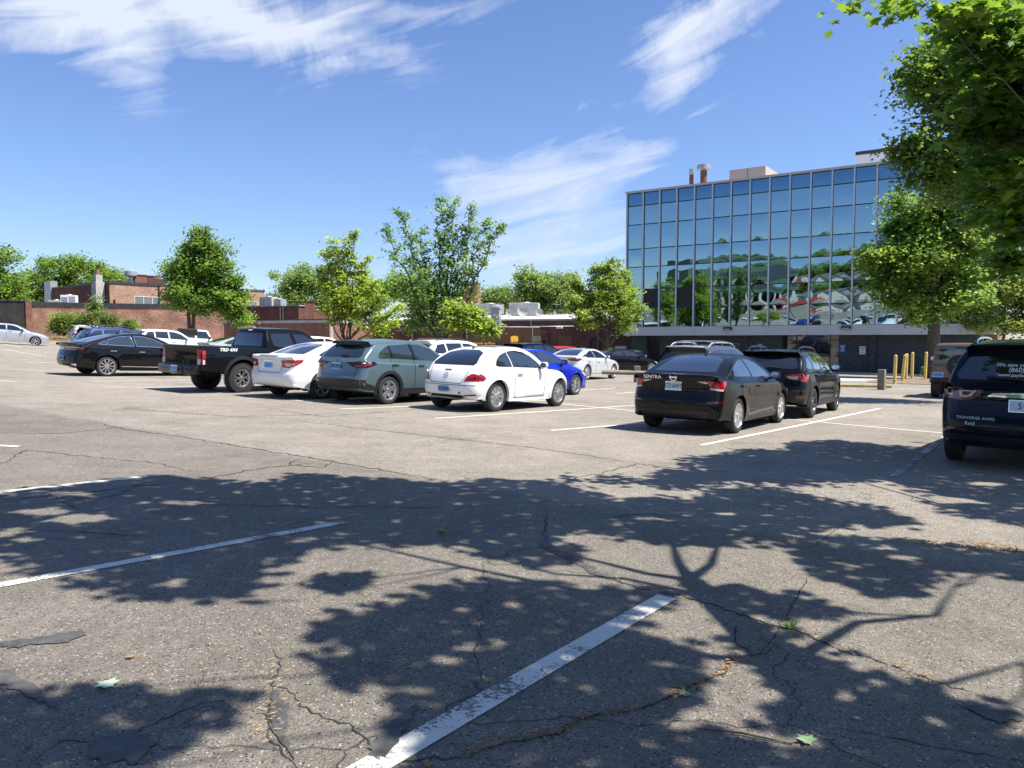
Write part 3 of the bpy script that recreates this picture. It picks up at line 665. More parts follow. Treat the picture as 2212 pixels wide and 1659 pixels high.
SP['beetle'] = spec(w=1.81, wb=2.54, r=.345, rr=.235, sill=.24, paint=P_white, rim='beetle', glassmat=M_glass2, belt=((-1, .96), (-.3, .98), (1.0, .95), (2.2, .93), (3.3, .7)), tumble=.42, taper=((-.84, .70), (-.6, .84), (-.25, .965), (.0, 1.0), (.4, 1.0), (.75, .985), (1.8, .985), (2.1, 1.0), (2.54, 1.0), (2.9, .93), (3.2, .78)), re=.24, bf=.25, br=.14, rt=.09, flare=.045, gap=.045, gbr=.1, gre=.16, grt=.12,
    low=[(-.58, .27), (-.72, .33), (-.80, .46), (-.815, .60), (-.79, .70), (-.74, .82), (-.66, .94), (-.52, 1.01), (-.2, 1.02), (.4, .98), (1.2, .95), (1.9, .94), (2.2, .96), (2.55, .93), (2.85, .82), (3.05, .66), (3.13, .48), (3.10, .32), (2.95, .22)],
    gh=[(-.70, .88), (-.60, 1.0), (-.40, 1.16), (-.12, 1.31), (.2, 1.41), (.6, 1.475), (1.0, 1.488), (1.35, 1.46), (1.65, 1.37), (1.95, 1.2), (2.25, .96)],
    sidewin=[[(.02, 1.05), (.10, 1.16), (.30, 1.27), (.58, 1.345), (.62, 1.02), (.1, 1.03)], [(.68, 1.015), (.64, 1.355), (.95, 1.375), (1.25, 1.345), (1.5, 1.25), (1.76, 1.06), (1.82, .985)]], winedge=M_trim,
    rearwin=[(.60, 1.04), (.63, 1.1), (.50, 1.32), (.25, 1.385)], frontwin=[(.66, 1.02), (.5, 1.36), (.25, 1.39)],
    seams=[[(.66, .30), (.66, 1.0)], [(1.86, .30), (1.9, .6), (1.84, .97)], [(.66, .30), (1.86, .30)]],
    rseams=[[(.58, 1.03), (.52, .80), (.44, .64), (-.44, .64), (-.52, .80), (-.58, 1.03)], [(.8, .60), (-.8, .60)]],
    bodypatch=[('B', [(-.56, .26), (.56, .26), (.46, .38), (-.46, .38)], 2)],
    tail=[([(.50, .69), (.56, .80), (.66, .86), (.76, .84), (.80, .74), (.76, .69)], [(-.62, .82), (-.50, .86), (-.40, .82), (-.36, .75), (-.44, .70), (-.66, .69)], M_red), ([(.58, .755), (.74, .80), (.75, .72), (.6, .715)], [(-.6, .78), (-.46, .80), (-.42, .75), (-.6, .72)], M_redd)],
    plate=(0, .51, 'BG·09496'), platetilt=-.05, badge=(0, .80, .058, 'vw'), mirror=(1.72, 1.03), handles=[(.86, .84)], handlemat=M_chrome, fin=.22, finmat=M_black, sunroof=[(.45, -.42), (1.25, -.46), (1.25, .46), (.45, .42)],
    extra=[('rear_reflector', 'B', [(.50, .385), (.76, .41), (.76, .375), (.50, .355)], M_redd), ('rear_reflector', 'B', [(-.50, .385), (-.76, .41), (-.76, .375), (-.50, .355)], M_redd), ('brake_light', 'B', [(-.1, .945), (.1, .945), (.1, .925), (-.1, .925)], M_red), ('tow_cover', 'B', circ(-.40, .43, .026, 10), M_black),
           ('side_moulding', 'R', [(.62, .315), (1.9, .315), (1.9, .34), (.62, .34)], M_chrome)])
SP['hrv'] = suv(w=1.84, wb=2.655, r=.345, rr=.235, paint=P_teal, rim='five', clad=.075, plate=(0, .90, 'BW·78106'), sill=.25, badge=(0, 1.07, .045, 'h'), glassmat=M_glass2, mirrormat=P_teal,
    belt=((-1, 1.06), (0, 1.06), (2.2, .99), (3.5, .9)),
    low=[(-.66, .30), (-.84, .36), (-.92, .48), (-.94, .60), (-.90, .72), (-.865, .9), (-.84, 1.02), (-.76, 1.10), (-.4, 1.07), (1.2, 1.01), (2.1, .99), (2.4, 1.0), (2.9, .97), (3.35, .86), (3.55, .70), (3.6, .5), (3.55, .33), (3.4, .25)],
    gh=[(-.86, 1.0), (-.76, 1.14), (-.54, 1.34), (-.38, 1.46), (-.48, 1.515), (-.32, 1.53), (.1, 1.565), (.6, 1.58), (1.1, 1.565), (1.5, 1.50), (2.0, 1.25), (2.4, 1.0)],
    sidewin=[[(-.30, 1.14), (-.22, 1.26), (.02, 1.39), (.08, 1.40), (.10, 1.11), (-.24, 1.10)], [(.17, 1.11), (.15, 1.42), (.80, 1.46), (.86, 1.08)], [(.98, 1.075), (.95, 1.46), (1.25, 1.45), (1.58, 1.36), (1.92, 1.14), (1.98, 1.05)]],
    pillars=[[(.87, 1.08), (.82, 1.46), (.94, 1.46), (.97, 1.075)], [(.10, 1.11), (.08, 1.40), (.15, 1.42), (.17, 1.11)]],
    rearwin=[(.60, 1.115), (.66, 1.17), (.56, 1.36), (.3, 1.405)],
    tail=[([(.30, 1.0), (.40, .94), (.62, .87), (.84, .90), (.87, 1.0), (.7, 1.03)], [(-.84, 1.03), (-.46, 1.03), (-.40, .98), (-.50, .93), (-.7, .88), (-.84, .88)], M_trim), ([(.56, .93), (.80, .95), (.84, .97), (.82, .91), (.62, .89)], [(-.8, .97), (-.56, 1.0), (-.56, .96), (-.8, .92)], M_red), (None, [(-.84, 1.0), (-.56, 1.02), (-.6, 1.0), (-.84, .985)], M_clear)],
    rseams=[[(.70, 1.06), (.62, .86), (.60, .62), (-.60, .62), (-.62, .86), (-.70, 1.06)]], spoiler=(-.56, -.3, 1.50, .56, .03), spoilermat=M_black,
    bodypatch=[('B', [(-.86, .28), (.86, .28), (.90, .60), (-.90, .60)], 2), ('RL', [(-.92, .36), (-.46, .36), (-.5, .46), (-.92, .60)], 2)],
    extra=[('rear_reflector', 'B', [(.60, .545), (.84, .55), (.84, .525), (.60, .52)], M_redd), ('rear_reflector', 'B', [(-.60, .545), (-.84, .55), (-.84, .525), (-.60, .52)], M_redd)])
SP['crosstrek'] = suv(w=1.80, wb=2.665, r=.35, rr=.22, rim='dark5', paint=P_black, clad=.08, rails=(-.35, 1.45, .56, .09), railmat=M_trim, plate=None, tb2=.3,
    gh=[(-.84, 1.0), (-.76, 1.14), (-.58, 1.34), (-.44, 1.47), (-.52, 1.515), (-.36, 1.53), (.1, 1.555), (.6, 1.56), (1.1, 1.54), (1.5, 1.46), (1.95, 1.24), (2.3, 1.02)],
    sidewin=[[(-.44, 1.16), (-.26, 1.34), (.02, 1.39), (.05, 1.12), (-.36, 1.12)], [(.12, 1.12), (.09, 1.41), (.80, 1.44), (.84, 1.09)], [(.93, 1.085), (.90, 1.44), (1.2, 1.42), (1.5, 1.33), (1.84, 1.12), (1.9, 1.06)]],
    rearwin=[(.60, 1.12), (.66, 1.18), (.56, 1.37), (.3, 1.41)],
    tail=[([(.38, .99), (.46, .90), (.66, .87), (.84, .83), (.86, .98), (.8, 1.02)], [(-.80, 1.02), (-.44, 1.0), (-.52, .90), (-.80, .82)], M_red), ([(.44, .965), (.50, .905), (.66, .89), (.68, .965)], None, M_clear)],
    extra=[('rear_reflector', 'B', [(.66, .53), (.84, .54), (.83, .46), (.68, .46)], M_redd), ('rear_reflector', 'B', [(-.66, .53), (-.84, .54), (-.83, .46), (-.68, .46)], M_redd)],
    bodypatch=[('B', [(-.86, .30), (.86, .30), (.88, .66), (.6, .66), (.5, .52), (-.5, .52), (-.6, .66), (-.88, .66)], 2)], spoiler=(-.60, -.34, 1.505, .55, .025), spoilermat=P_black)
SP['rav'] = suv(w=1.85, wb=2.66, r=.35, paint=P_silver, rails=(-.35, 1.35, .58, .10), railmat=P_silver, crossbars=[.0, .9], spoiler=(-.75, -.45, 1.585, .6, .03), spoilermat=P_silver, tail=[([(.50, 1.04), (.56, .90), (.86, .88), (.88, 1.02), (.8, 1.10)], [(-.74, 1.10), (-.36, 1.04), (-.42, .94), (-.74, .88)], M_red)])
SP['forester'] = suv(w=1.79, wb=2.64, r=.345, paint=P_ltsilver, rails=(-.35, 1.35, .58, .07), railmat=P_ltsilver, clad=None, spoiler=(-.75, -.45, 1.60, .6, .02), spoilermat=P_ltsilver, bodypatch=[])
SP['suvwhite'] = suv(w=1.90, wb=2.82, r=.36, paint=P_white, clad=None, bodypatch=[], glassmat=M_glass)
SP['traverse'] = suv(w=1.99, wb=3.02, r=.375, rr=.25, sill=.26, paint=P_navy, clad=None, rim='five', belt=((-1.2, 1.20), (0, 1.18), (2.4, 1.08), (3.8, 1.0)), re=.24, br=.2, rt=.09,
    low=[(-.80, .30), (-1.02, .36), (-1.12, .50), (-1.13, .62), (-1.09, .72), (-1.05, .9), (-1.03, 1.08), (-.96, 1.19), (-.7, 1.19), (.4, 1.16), (1.4, 1.13), (2.3, 1.10), (2.7, 1.12), (3.2, 1.06), (3.7, .95), (3.95, .78), (4.02, .55), (3.98, .36), (3.8, .26)],
    gh=[(-1.06, 1.08), (-1.0, 1.22), (-.84, 1.46), (-.72, 1.62), (-.82, 1.665), (-.62, 1.70), (-.1, 1.74), (.6, 1.765), (1.3, 1.74), (1.75, 1.66), (2.25, 1.38), (2.7, 1.12)],
    sidewin=[[(-.78, 1.28), (-.55, 1.54), (-.05, 1.60), (.0, 1.24), (-.6, 1.25)], [(.07, 1.24), (.04, 1.61), (.92, 1.64), (.96, 1.20)], [(1.04, 1.195), (1.0, 1.64), (1.4, 1.62), (1.75, 1.50), (2.12, 1.24), (2.18, 1.17)]],
    rearwin=[(.74, 1.20), (.77, 1.27), (.62, 1.54), (.3, 1.60)],
    tail=[([(.44, 1.06), (.52, .97), (.62, .915), (.78, .93), (.94, .95), (.95, 1.09), (.8, 1.09), (.6, 1.08)], [(-1.05, 1.09), (-.80, 1.10), (-.78, 1.04), (-.86, .96), (-1.05, .94)], M_redd),
          ([(.52, 1.065), (.58, .985), (.65, .955), (.72, .965), (.74, 1.055)], None, M_clear), ([(.80, 1.06), (.82, .975), (.90, .985), (.93, 1.06)], None, M_clear), ([(.58, 1.04), (.615, .99), (.69, .985), (.70, 1.035)], None, M_redd), ([(.825, 1.035), (.84, .99), (.89, 1.0), (.90, 1.035)], None, M_redd), ([(.44, 1.055), (.50, 1.075), (.95, 1.085), (.95, 1.07)], None, M_red)],
    rseams=[[(.80, 1.16), (.76, .90), (.74, .66), (.64, .60), (-.64, .60), (-.74, .66), (-.76, .90), (-.80, 1.16)], [(.78, 1.18), (-.78, 1.18)], [(.98, .52), (-.98, .52)]],
    bodypatch=[('B', [(-.90, .28), (.90, .28), (.94, .47), (-.94, .47)], 2)],
    extra=[('chrome_handle_bar', 'B', [(.34, 1.03), (.40, .985), (-.40, .985), (-.34, 1.03), (0, 1.045)], M_chrome), ('rear_reflector', 'B', [(.60, .545), (.86, .555), (.86, .53), (.60, .52)], M_redd)],
    plate=(0, .88, '5·P'), platemat=M_platelight, rails=(-.5, 1.3, .62, .05), railmat=M_chrome, mirror=(2.1, 1.22), handles=[(.22, 1.04), (1.25, 1.02)], spoiler=(-.92, -.66, 1.665, .62, .03), spoilermat=P_navy, wiper=((.0, 1.215), (.42, 1.235)),
    texts=[('B', 'TRAVERSE AWD', .52, .69, .05, M_clear, dict(sx=1.25)), ('B', 'Reid', .58, .62, .065, M_clear), ('B', 'We save you money', .05, 1.40, .066, M_white), ('B', '(860)', .10, 1.335, .08, M_white), ('B', 'www.paylessp', .12, 1.27, .062, M_white)])
SP['golf'] = suv(w=1.79, wb=2.63, r=.325, rr=.25, sill=.2, paint=P_silver, clad=None, rim='blade', bodypatch=[], mirrormat=P_black,
    low=[(-.58, .25), (-.72, .32), (-.80, .5), (-.80, .7), (-.78, .95), (-.7, 1.0), (-.3, .99), (1.2, .95), (2.1, .93), (2.35, .95), (2.8, .88), (3.2, .76), (3.4, .6), (3.45, .4), (3.4, .25), (3.2, .18)], belt=((-1, 1.0), (0, .99), (2.2, .92), (3.5, .8)),
    gh=[(-.78, .96), (-.68, 1.15), (-.5, 1.34), (-.35, 1.40), (.2, 1.45), (.7, 1.46), (1.1, 1.44), (1.5, 1.36), (1.9, 1.18), (2.35, .95)],
    sidewin=[[(-.30, 1.12), (-.10, 1.28), (.05, 1.31), (.08, 1.05), (-.2, 1.05)], [(.13, 1.05), (.10, 1.32), (.80, 1.36), (.84, 1.02)], [(.92, 1.015), (.89, 1.36), (1.2, 1.34), (1.5, 1.25), (1.85, 1.05), (1.92, .99)]], rearwin=[(.55, 1.05), (.5, 1.3), (.3, 1.34)], frontwin=[(.68, 1.0), (.54, 1.33), (.3, 1.36)], mirror=(1.8, 1.04), head=[[(2.95, .78), (3.3, .68), (3.35, .6), (3.0, .68)]])
SP['pickup'] = spec(w=1.91, wb=3.235, r=.40, rr=.235, tw=.28, sill=.50, paint=P_black, rim='offroad', glassmat=M_glass, gap=.11, clad=.09, belt=((-1.2, 1.17), (.6, 1.17), (.9, 1.19), (3.0, 1.15), (4.2, 1.1)), tumble=.32, taper=((-1.3, .975), (-.9, 1.0), (3.2, 1.0), (3.8, .96), (4.15, .88)), rt=.035, re=.035, br=.02, bf=.25, crown=.0, grt=.06, gbr=.05,
    low=[(-1.22, .60), (-1.24, .62), (-1.245, .9), (-1.25, 1.16), (-1.26, 1.24), (-1.22, 1.25), (-.5, 1.235), (.2, 1.235), (.66, 1.23), (1.0, 1.19), (2.8, 1.16), (3.0, 1.19), (3.5, 1.17), (3.9, 1.08), (4.08, .9), (4.1, .65), (4.0, .5), (3.8, .45)],
    gh=[(.72, 1.12), (.77, 1.4), (.86, 1.70), (.93, 1.765), (1.1, 1.79), (1.6, 1.805), (2.1, 1.79), (2.4, 1.70), (2.8, 1.40), (3.15, 1.14)],
    sidewin=[[(1.02, 1.30), (1.0, 1.55), (1.08, 1.64), (1.68, 1.655), (1.74, 1.24), (1.2, 1.25)], [(1.84, 1.24), (1.80, 1.655), (2.2, 1.63), (2.45, 1.50), (2.78, 1.24)]], winedge=M_trim,
    rearwin=[(.66, 1.27), (.62, 1.60), (.55, 1.64)], frontwin=[(.72, 1.2), (.6, 1.65), (.3, 1.68)],
    seams=[[(.75, .5), (.72, 1.22)], [(.95, .52), (.9, 1.25)], [(1.78, .52), (1.78, 1.24)], [(2.75, .52), (2.82, 1.2)], [(-1.0, 1.19), (.7, 1.19)]],
    rseams=[[(.72, 1.20), (.72, .66), (-.72, .66), (-.72, 1.20)]],
    tail=[([(.76, 1.15), (.76, .75), (.91, .75), (.91, 1.15)], [(-1.195, 1.13), (-1.10, 1.12), (-1.12, .76), (-1.195, .76)], M_red), ([(.78, .90), (.78, .76), (.91, .76), (.92, .90)], [(-1.19, .88), (-1.13, .88), (-1.13, .765), (-1.19, .765)], M_clear)],
    plate=(.0, .63), platex=-1.425, rearbumper=(-1.39, -1.18, .88, .50, .73), mirror=(2.72, 1.28), handles=[(1.15, 1.12), (2.0, 1.10)], texts=[('R', 'TRD 4X4', -.45, 1.155, .115, M_white, dict(shear=.3, bold=.03, sx=1.15)), ('L', 'TRD 4X4', -.45, 1.155, .115, M_white, dict(shear=.3, bold=.03, sx=1.15))], extra=[('brake_light', 'B', [(-.1, 1.73), (.1, 1.73), (.1, 1.70), (-.1, 1.70)], M_clear)], fin=1.0, finmat=M_chrome)
def jeep(**o):
    d = spec(w=1.70, wb=2.42, r=.40, rr=.22, tw=.25, sill=.50, paint=P_bronze, rim='five', gap=.07, slab=True, clad=.10, belt=((-1, 1.12), (1.6, 1.12), (3.2, 1.1)), tumble=.12, tb2=.05, taper=((-.6, .99), (1.5, 1.0), (2.0, .90), (3.0, .80)), rt=.03, re=.03, br=.01, bf=.08, grt=.05, gre=.05, gbr=.02, gbf=.06, crown=.01,
        low=[(-.52, .52), (-.56, .56), (-.57, .8), (-.57, 1.12), (-.5, 1.13), (.6, 1.13), (1.55, 1.13), (1.75, 1.16), (2.4, 1.13), (2.85, 1.08), (2.95, 1.0), (2.96, .6), (2.85, .5)],
        gh=[(-.56, 1.06), (-.55, 1.4), (-.52, 1.76), (-.44, 1.82), (.4, 1.84), (1.05, 1.82), (1.2, 1.78), (1.38, 1.45), (1.52, 1.10)],
        sidewin=[[(-.42, 1.25), (-.40, 1.68), (.30, 1.70), (.32, 1.23)], [(.46, 1.23), (.44, 1.70), (1.05, 1.70), (1.22, 1.42), (1.30, 1.22)]], rearwin=[(.60, 1.24), (.58, 1.70)], frontwin=[(.66, 1.2), (.6, 1.72)],
        seams=[[(.40, .55), (.40, 1.2)], [(1.36, .55), (1.38, 1.12)]], tail=[([(.72, 1.02), (.72, .82), (.82, .82), (.82, 1.02)], None, M_redd)], mirror=(1.25, 1.28), bodypatch=[('B', [(-.8, .52), (.8, .52), (.8, .70), (-.8, .70)], 2)], plate=(.62, .78))
    d.update(o); return d
SP['jeep'] = jeep()
def spare(root, r=.40, z=1.10):
    me_t, me_r = wheel_meshes('dark5', r, r * .6, .24)
    t = bpy.data.objects.new('spare_wheel', me_t); COL.objects.link(t); t.parent = root; t.location = (-.72, -.05, z); t.rotation_euler = (0, 0, R(90))
    q = bpy.data.objects.new('rim', me_r); COL.objects.link(q); q.parent = t
# ================================================================= TREES
LEAF = {
 'kite': ([(-.5, 0), (0, -.36), (.5, 0), (0, .36)], [(0, 1, 2, 3)]),
 'maple': ([(0, -.5), (.10, -.30), (.40, -.40), (.32, -.16), (.56, .06), (.26, .10), (.24, .30), (.10, .22), (0, .56), (-.10, .22), (-.24, .30), (-.26, .10), (-.56, .06), (-.32, -.16), (-.40, -.40), (-.10, -.30)], None)}
def leaves(name, pts, size, m, parent, kind='kite', flat=.55, seed=1, jit=.35):
    g = np.random.default_rng(seed); n = len(pts); pts = np.asarray(pts)
    base = np.array(LEAF[kind][0]); k = len(base)
    nrm = g.normal(size=(n, 3)); nrm[:, 2] = np.abs(nrm[:, 2]) + flat * 1.6; nrm /= np.linalg.norm(nrm, axis=1)[:, None]
    a = g.normal(size=(n, 3)); a -= nrm * (a * nrm).sum(1)[:, None]; a /= np.linalg.norm(a, axis=1)[:, None]; b = np.cross(nrm, a)
    s = size * (1 + g.uniform(-jit, jit, n))
    v = pts[:, None, :] + (base[None, :, 0, None] * a[:, None, :] + base[None, :, 1, None] * b[:, None, :]) * s[:, None, None]
    v += nrm[:, None, :] * (np.abs(base[None, :, 0, None]) * -.25 * s[:, None, None])
    if LEAF[kind][1]: f = np.arange(n * k).reshape(n, k)
    else: f = np.arange(n * k).reshape(n, k)
    return npmesh(name, v.reshape(-1, 3), f, m, parent)
def lobe_points(lobes, n, g, hollow=.55, clump=.0, cn=40, floor=-9):
    """leaf positions in clumps spread through overlapping ellipsoids: (cx,cy,cz,rx,ry,rz,weight)"""
    lob = np.array([l[:6] for l in lobes]); w = np.array([l[6] if len(l) > 6 else l[3] * l[4] * l[5] for l in lobes]); w = w / w.sum()
    ci = g.choice(len(lob), cn, p=w); d = g.normal(size=(cn, 3)); d /= np.linalg.norm(d, axis=1)[:, None]
    rad = hollow + (1 - hollow) * g.random(cn) ** .6; cen = lob[ci, :3] + d * lob[ci, 3:6] * rad[:, None]
    idx = g.integers(0, cn, n); cs = clump * (0.6 + .8 * g.random(cn))
    p = cen[idx] + g.normal(size=(n, 3)) * cs[idx][:, None] * np.array([1, 1, .62])
    return p, cen
def limb(bm, a, b, r0, r1, g, bend=.12, seg=6, n=6):
    a, b = Vector(a), Vector(b); L_ = (b - a).length; pts = []; rr = []
    off = Vector(g.normal(size=3).tolist()) * bend * L_; sag = Vector((0, 0, .10 * L_))
    for k in range(n + 1):
        t = k / n; s_ = math.sin(math.pi * t); pts.append(a.lerp(b, t) + off * s_ * .5 - sag * s_ * (0.5 - t) + Vector(g.normal(size=3).tolist()) * .015 * L_ * (0 < k < n)); rr.append(r0 + (r1 - r0) * t)
    tube(bm, pts, rr, seg, cap=False); return pts
def tree(name, base, lobes, nleaf, size, m, label, cat='tree', group=None, trunks=((0, 0),), tr=.18, fork=2.5, clump=.45, cn=60, seed=3, hollow=.5, nb=26, kind='kite', flat=.5, spread=.4, bark=None, leaders=None):
    g = np.random.default_rng(seed); root = empty(name, base, 0, label, cat, group)
    if leaders:
        bm = bmesh.new(); fk = Vector((0, 0, fork)); pts_all = []; tube(bm, [(0, 0, -.15), (0, 0, .15), (0, 0, fork * .6), tuple(fk)], [tr * 1.4, tr * 1.1, tr * .95, tr * .8], 8, cap=False)
        for (lx, ly, lz, t0, wd) in leaders:
            st = Vector((lx * .02, ly * .02, fork * (.55 + .45 * g.random()))); L1 = limb(bm, st, (lx, ly, lz), tr * .42, .015, g, .035, 6, 12); hl = (Vector((lx, ly, lz)) - st).length
            m_ = max(4, int(hl * 2.6))
            for q in range(m_):
                t = t0 + (1 - t0) * (q + g.random()) / m_; i = min(11, int(t * 12)); a = L1[i].lerp(L1[i + 1], t * 12 - i); r_ = wd * (1.1 - .75 * (t - t0) / (1 - t0 + 1e-6)) * (.5 + g.random())
                an = g.random() * 6.283; e = a + Vector((math.cos(an) * r_, math.sin(an) * r_, r_ * (.15 + .7 * g.random()))); l2 = limb(bm, a, e, .022, .006, g, .08, 4, 4)
                for w_ in l2[1:]: pts_all.append((w_, clump * .75))
                for z_ in range(2):
                    e2 = l2[2] + Vector(g.normal(size=3).tolist()) * r_ * .4; l3 = limb(bm, l2[2], e2, .012, .004, g, .05, 4, 3); pts_all.append((e2, clump)); pts_all.append((l3[1], clump * .7))
            pts_all.append((Vector((lx, ly, lz)), clump * .8))
        c_ = np.array([tuple(q[0]) for q in pts_all]); s_ = np.array([q[1] for q in pts_all]); idx = g.integers(0, len(c_), nleaf); p = c_[idx] + g.normal(size=(nleaf, 3)) * s_[idx][:, None] * np.array([1, 1, .6])
        finish('trunk', bm, bark or M_bark, root); leaves('crown', p, size, m, root, kind, flat, seed + 5); return root
    p, cen = lobe_points(lobes, nleaf, g, hollow, clump, cn); p[:, 2] = np.maximum(p[:, 2], .25)
    bm = bmesh.new(); top = max(l[2] + l[5] * .5 for l in lobes); tips = []
    for (dx, dy) in trunks:
        cx = sum(l[0] for l in lobes) / len(lobes)
        fk = Vector((dx, dy, fork)); tp = Vector((dx * 3 + cx * .6, dy * 3, top * .93))
        tube(bm, [(dx * .4, dy * .4, -.15), (dx * .5, dy * .5, .12), (dx * .7, dy * .7, fork * .5), tuple(fk)], [tr * 1.5, tr * 1.1, tr * .95, tr * .8], 8, cap=False)
        pts = limb(bm, fk, tp, tr * .8, tr * .12, g, .05, 6, 10); tips.append(pts)
    order = g.permutation(len(cen))[:nb]
    for j in order:
        c = Vector(cen[j].tolist()); pts = tips[j % len(tips)]
        # leave the trunk well below the clump it feeds
        cand = [q for q in pts if q.z < c.z - .3 * (Vector((c.x - q.x, c.y - q.y)).length)] or [pts[0]]
        a = cand[-1] if len(cand) else pts[0]
        l1 = limb(bm, a, c, tr * .32, tr * .06, g, .10, 5, 5)
        for q in range(2):
            e = c + Vector(g.normal(size=3).tolist()) * clump * 1.2; limb(bm, l1[3], e, tr * .1, .008, g, .1, 4, 3)
    finish('trunk', bm, bark or M_bark, root)
    leaves('crown', p, size, m, root, kind, flat, seed + 5)
    return root
# ================================================================= BUILDINGS (each in its own frame: x along the front, y into the building, z up)
def frame(name, p, ang, label, cat='building', group=None): return empty(name, p, ang, label, cat, group)
def quad(bm, pts, mi=0):
    f = bm.faces.new([bm.verts.new(p) for p in pts]); f.material_index = mi; return f
def wallbox(parent, name, x0, x1, y0, y1, z0, z1, m, bev=0): 
    bm = bmesh.new(); box(bm, x0, x1, y0, y1, z0, z1, 0, bev); return finish(name, bm, m, parent)
M_conc = mat('concrete', (0.42, 0.40, 0.36), .85, var=.2, vs=1.5, bump=.2)
M_coping = mat('coping_dark', (0.035, 0.035, 0.038), .55, var=.4, vs=3)
M_winfr = mat('white_frame', (0.62, 0.61, 0.58), .5)
M_blind = mat('blinds', (0.16, 0.16, 0.17), .3, var=.15, vs=6, coat=.6)
M_steel = mat('galvanised', (0.38, 0.39, 0.40), .45, .4, var=.15, vs=5)
M_hvac = mat('hvac_beige', (0.42, 0.40, 0.35), .6, var=.12, vs=3)
M_roof = mat('white_roof', (0.66, 0.66, 0.65), .7, var=.12, vs=1)
M_bdoor = mat('brown_door', (0.10, 0.045, 0.03), .6)
M_bR = brick('brick_red', (0.29, 0.12, 0.075), (0.36, 0.17, 0.11), (0.30, 0.22, 0.17), .35, white=.35)
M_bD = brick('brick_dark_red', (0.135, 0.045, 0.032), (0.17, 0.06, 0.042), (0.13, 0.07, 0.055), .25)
M_bT = brick('brick_tan', (0.34, 0.185, 0.125), (0.38, 0.22, 0.15), (0.33, 0.22, 0.16), .25)
M_bB = brick('brick_black', (0.022, 0.02, 0.02), (0.03, 0.026, 0.025), (0.02, 0.018, 0.018), .5, white=.12)
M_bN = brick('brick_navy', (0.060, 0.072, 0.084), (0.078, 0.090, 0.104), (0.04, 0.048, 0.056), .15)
M_bM = brick('brick_mid', (0.22, 0.085, 0.055), (0.27, 0.115, 0.075), (0.2, 0.12, 0.09), .25)
M_bP = brick('brick_patch', (0.17, 0.07, 0.05), (0.21, 0.09, 0.065), (0.17, 0.1, 0.08), .2)
def window(parent, x, z, w, h, cols=3, y=0.0, panem=None, sash=True, frm=None):
    fm = bmesh.new(); t = .07
    box(fm, x, x + w, y - .05, y + .02, z, z + t); box(fm, x, x + w, y - .05, y + .02, z + h - t, z + h)
    for k in range(cols + 1):
        xx = x + (w - t) * k / cols; box(fm, xx, xx + t, y - .048, y + .02, z + t + .002, z + h - t - .002)
    if sash: 
        for k in range(cols):
            xa = x + (w - t) * k / cols + t + .002; xb = x + (w - t) * (k + 1) / cols - .002; box(fm, xa, xb, y - .044, y + .02, z + h / 2 - .03, z + h / 2 + .03)
    box(fm, x - .06, x + w + .06, y - .10, y + .0, z - .08, z - .003)
    f = finish('window', fm, frm or M_winfr, parent)
    b = bmesh.new(); quad(b, [(x + .03, y - .012, z + .03), (x + w - .03, y - .012, z + .03), (x + w - .03, y - .012, z + h - .03), (x + .03, y - .012, z + h - .03)]); finish('pane', b, panem or M_blind, f)
    return f
def hvac(p, w, d, h, label, m=None, ang=0.0, dish=False):
    r = empty('hvac_unit', p, ang, label, 'hvac unit'); bm = bmesh.new(); box(bm, -w / 2, w / 2, -d / 2, d / 2, .12, h, 0, .02)
    for k in (-1, 1): box(bm, -w / 2 + .05, w / 2 - .05, k * d * .38 - .05, k * d * .38 + .05, 0, .118)
    finish('housing', bm, m or M_hvac, r)
    b = bmesh.new()
    for k in range(9):
        z = .22 + (h - .4) * k / 9; box(b, -w / 2 + .1, -w * .05, -d / 2 - .02, -d / 2 - .003, z, z + (h - .4) / 18)
    box(b, w * .03, w / 2 - .1, -d / 2 - .012, -d / 2 - .003, .22, h - .15)
    finish('grille', b, M_coping if m is None else M_steel, r)
    b = bmesh.new(); lathe(b, [(min(w, d) * .3, h - .01), (min(w, d) * .3, h + .1), (min(w, d) * .27, h + .1), (min(w, d) * .27, h + .04), (.01, h + .04)], 18); finish('fan', b, M_steel, r)
    return r
def dish(p, rad, ang, label):
    r = empty('satellite_dish', p, ang, label, 'satellite dish'); bm = bmesh.new()
    lathe(bm, [(.001, .0)] + [(rad * k / 5, -.35 * rad * (k / 5) ** 2) for k in range(1, 6)], 20, 'y', (0, 0, rad * 1.5)); finish('reflector', bm, mat('dish', (.3, .31, .32), .6), r, 40)
    bm = bmesh.new(); tube(bm, [(0, .1, 0), (0, .1, rad * 1.5), (0, 0, rad * 1.5)], .04, 6); tube(bm, [(0, 0, rad * .6), (0, -rad * .8, rad * 1.3)], .02, 5); finish('mount', bm, M_steel, r); return r
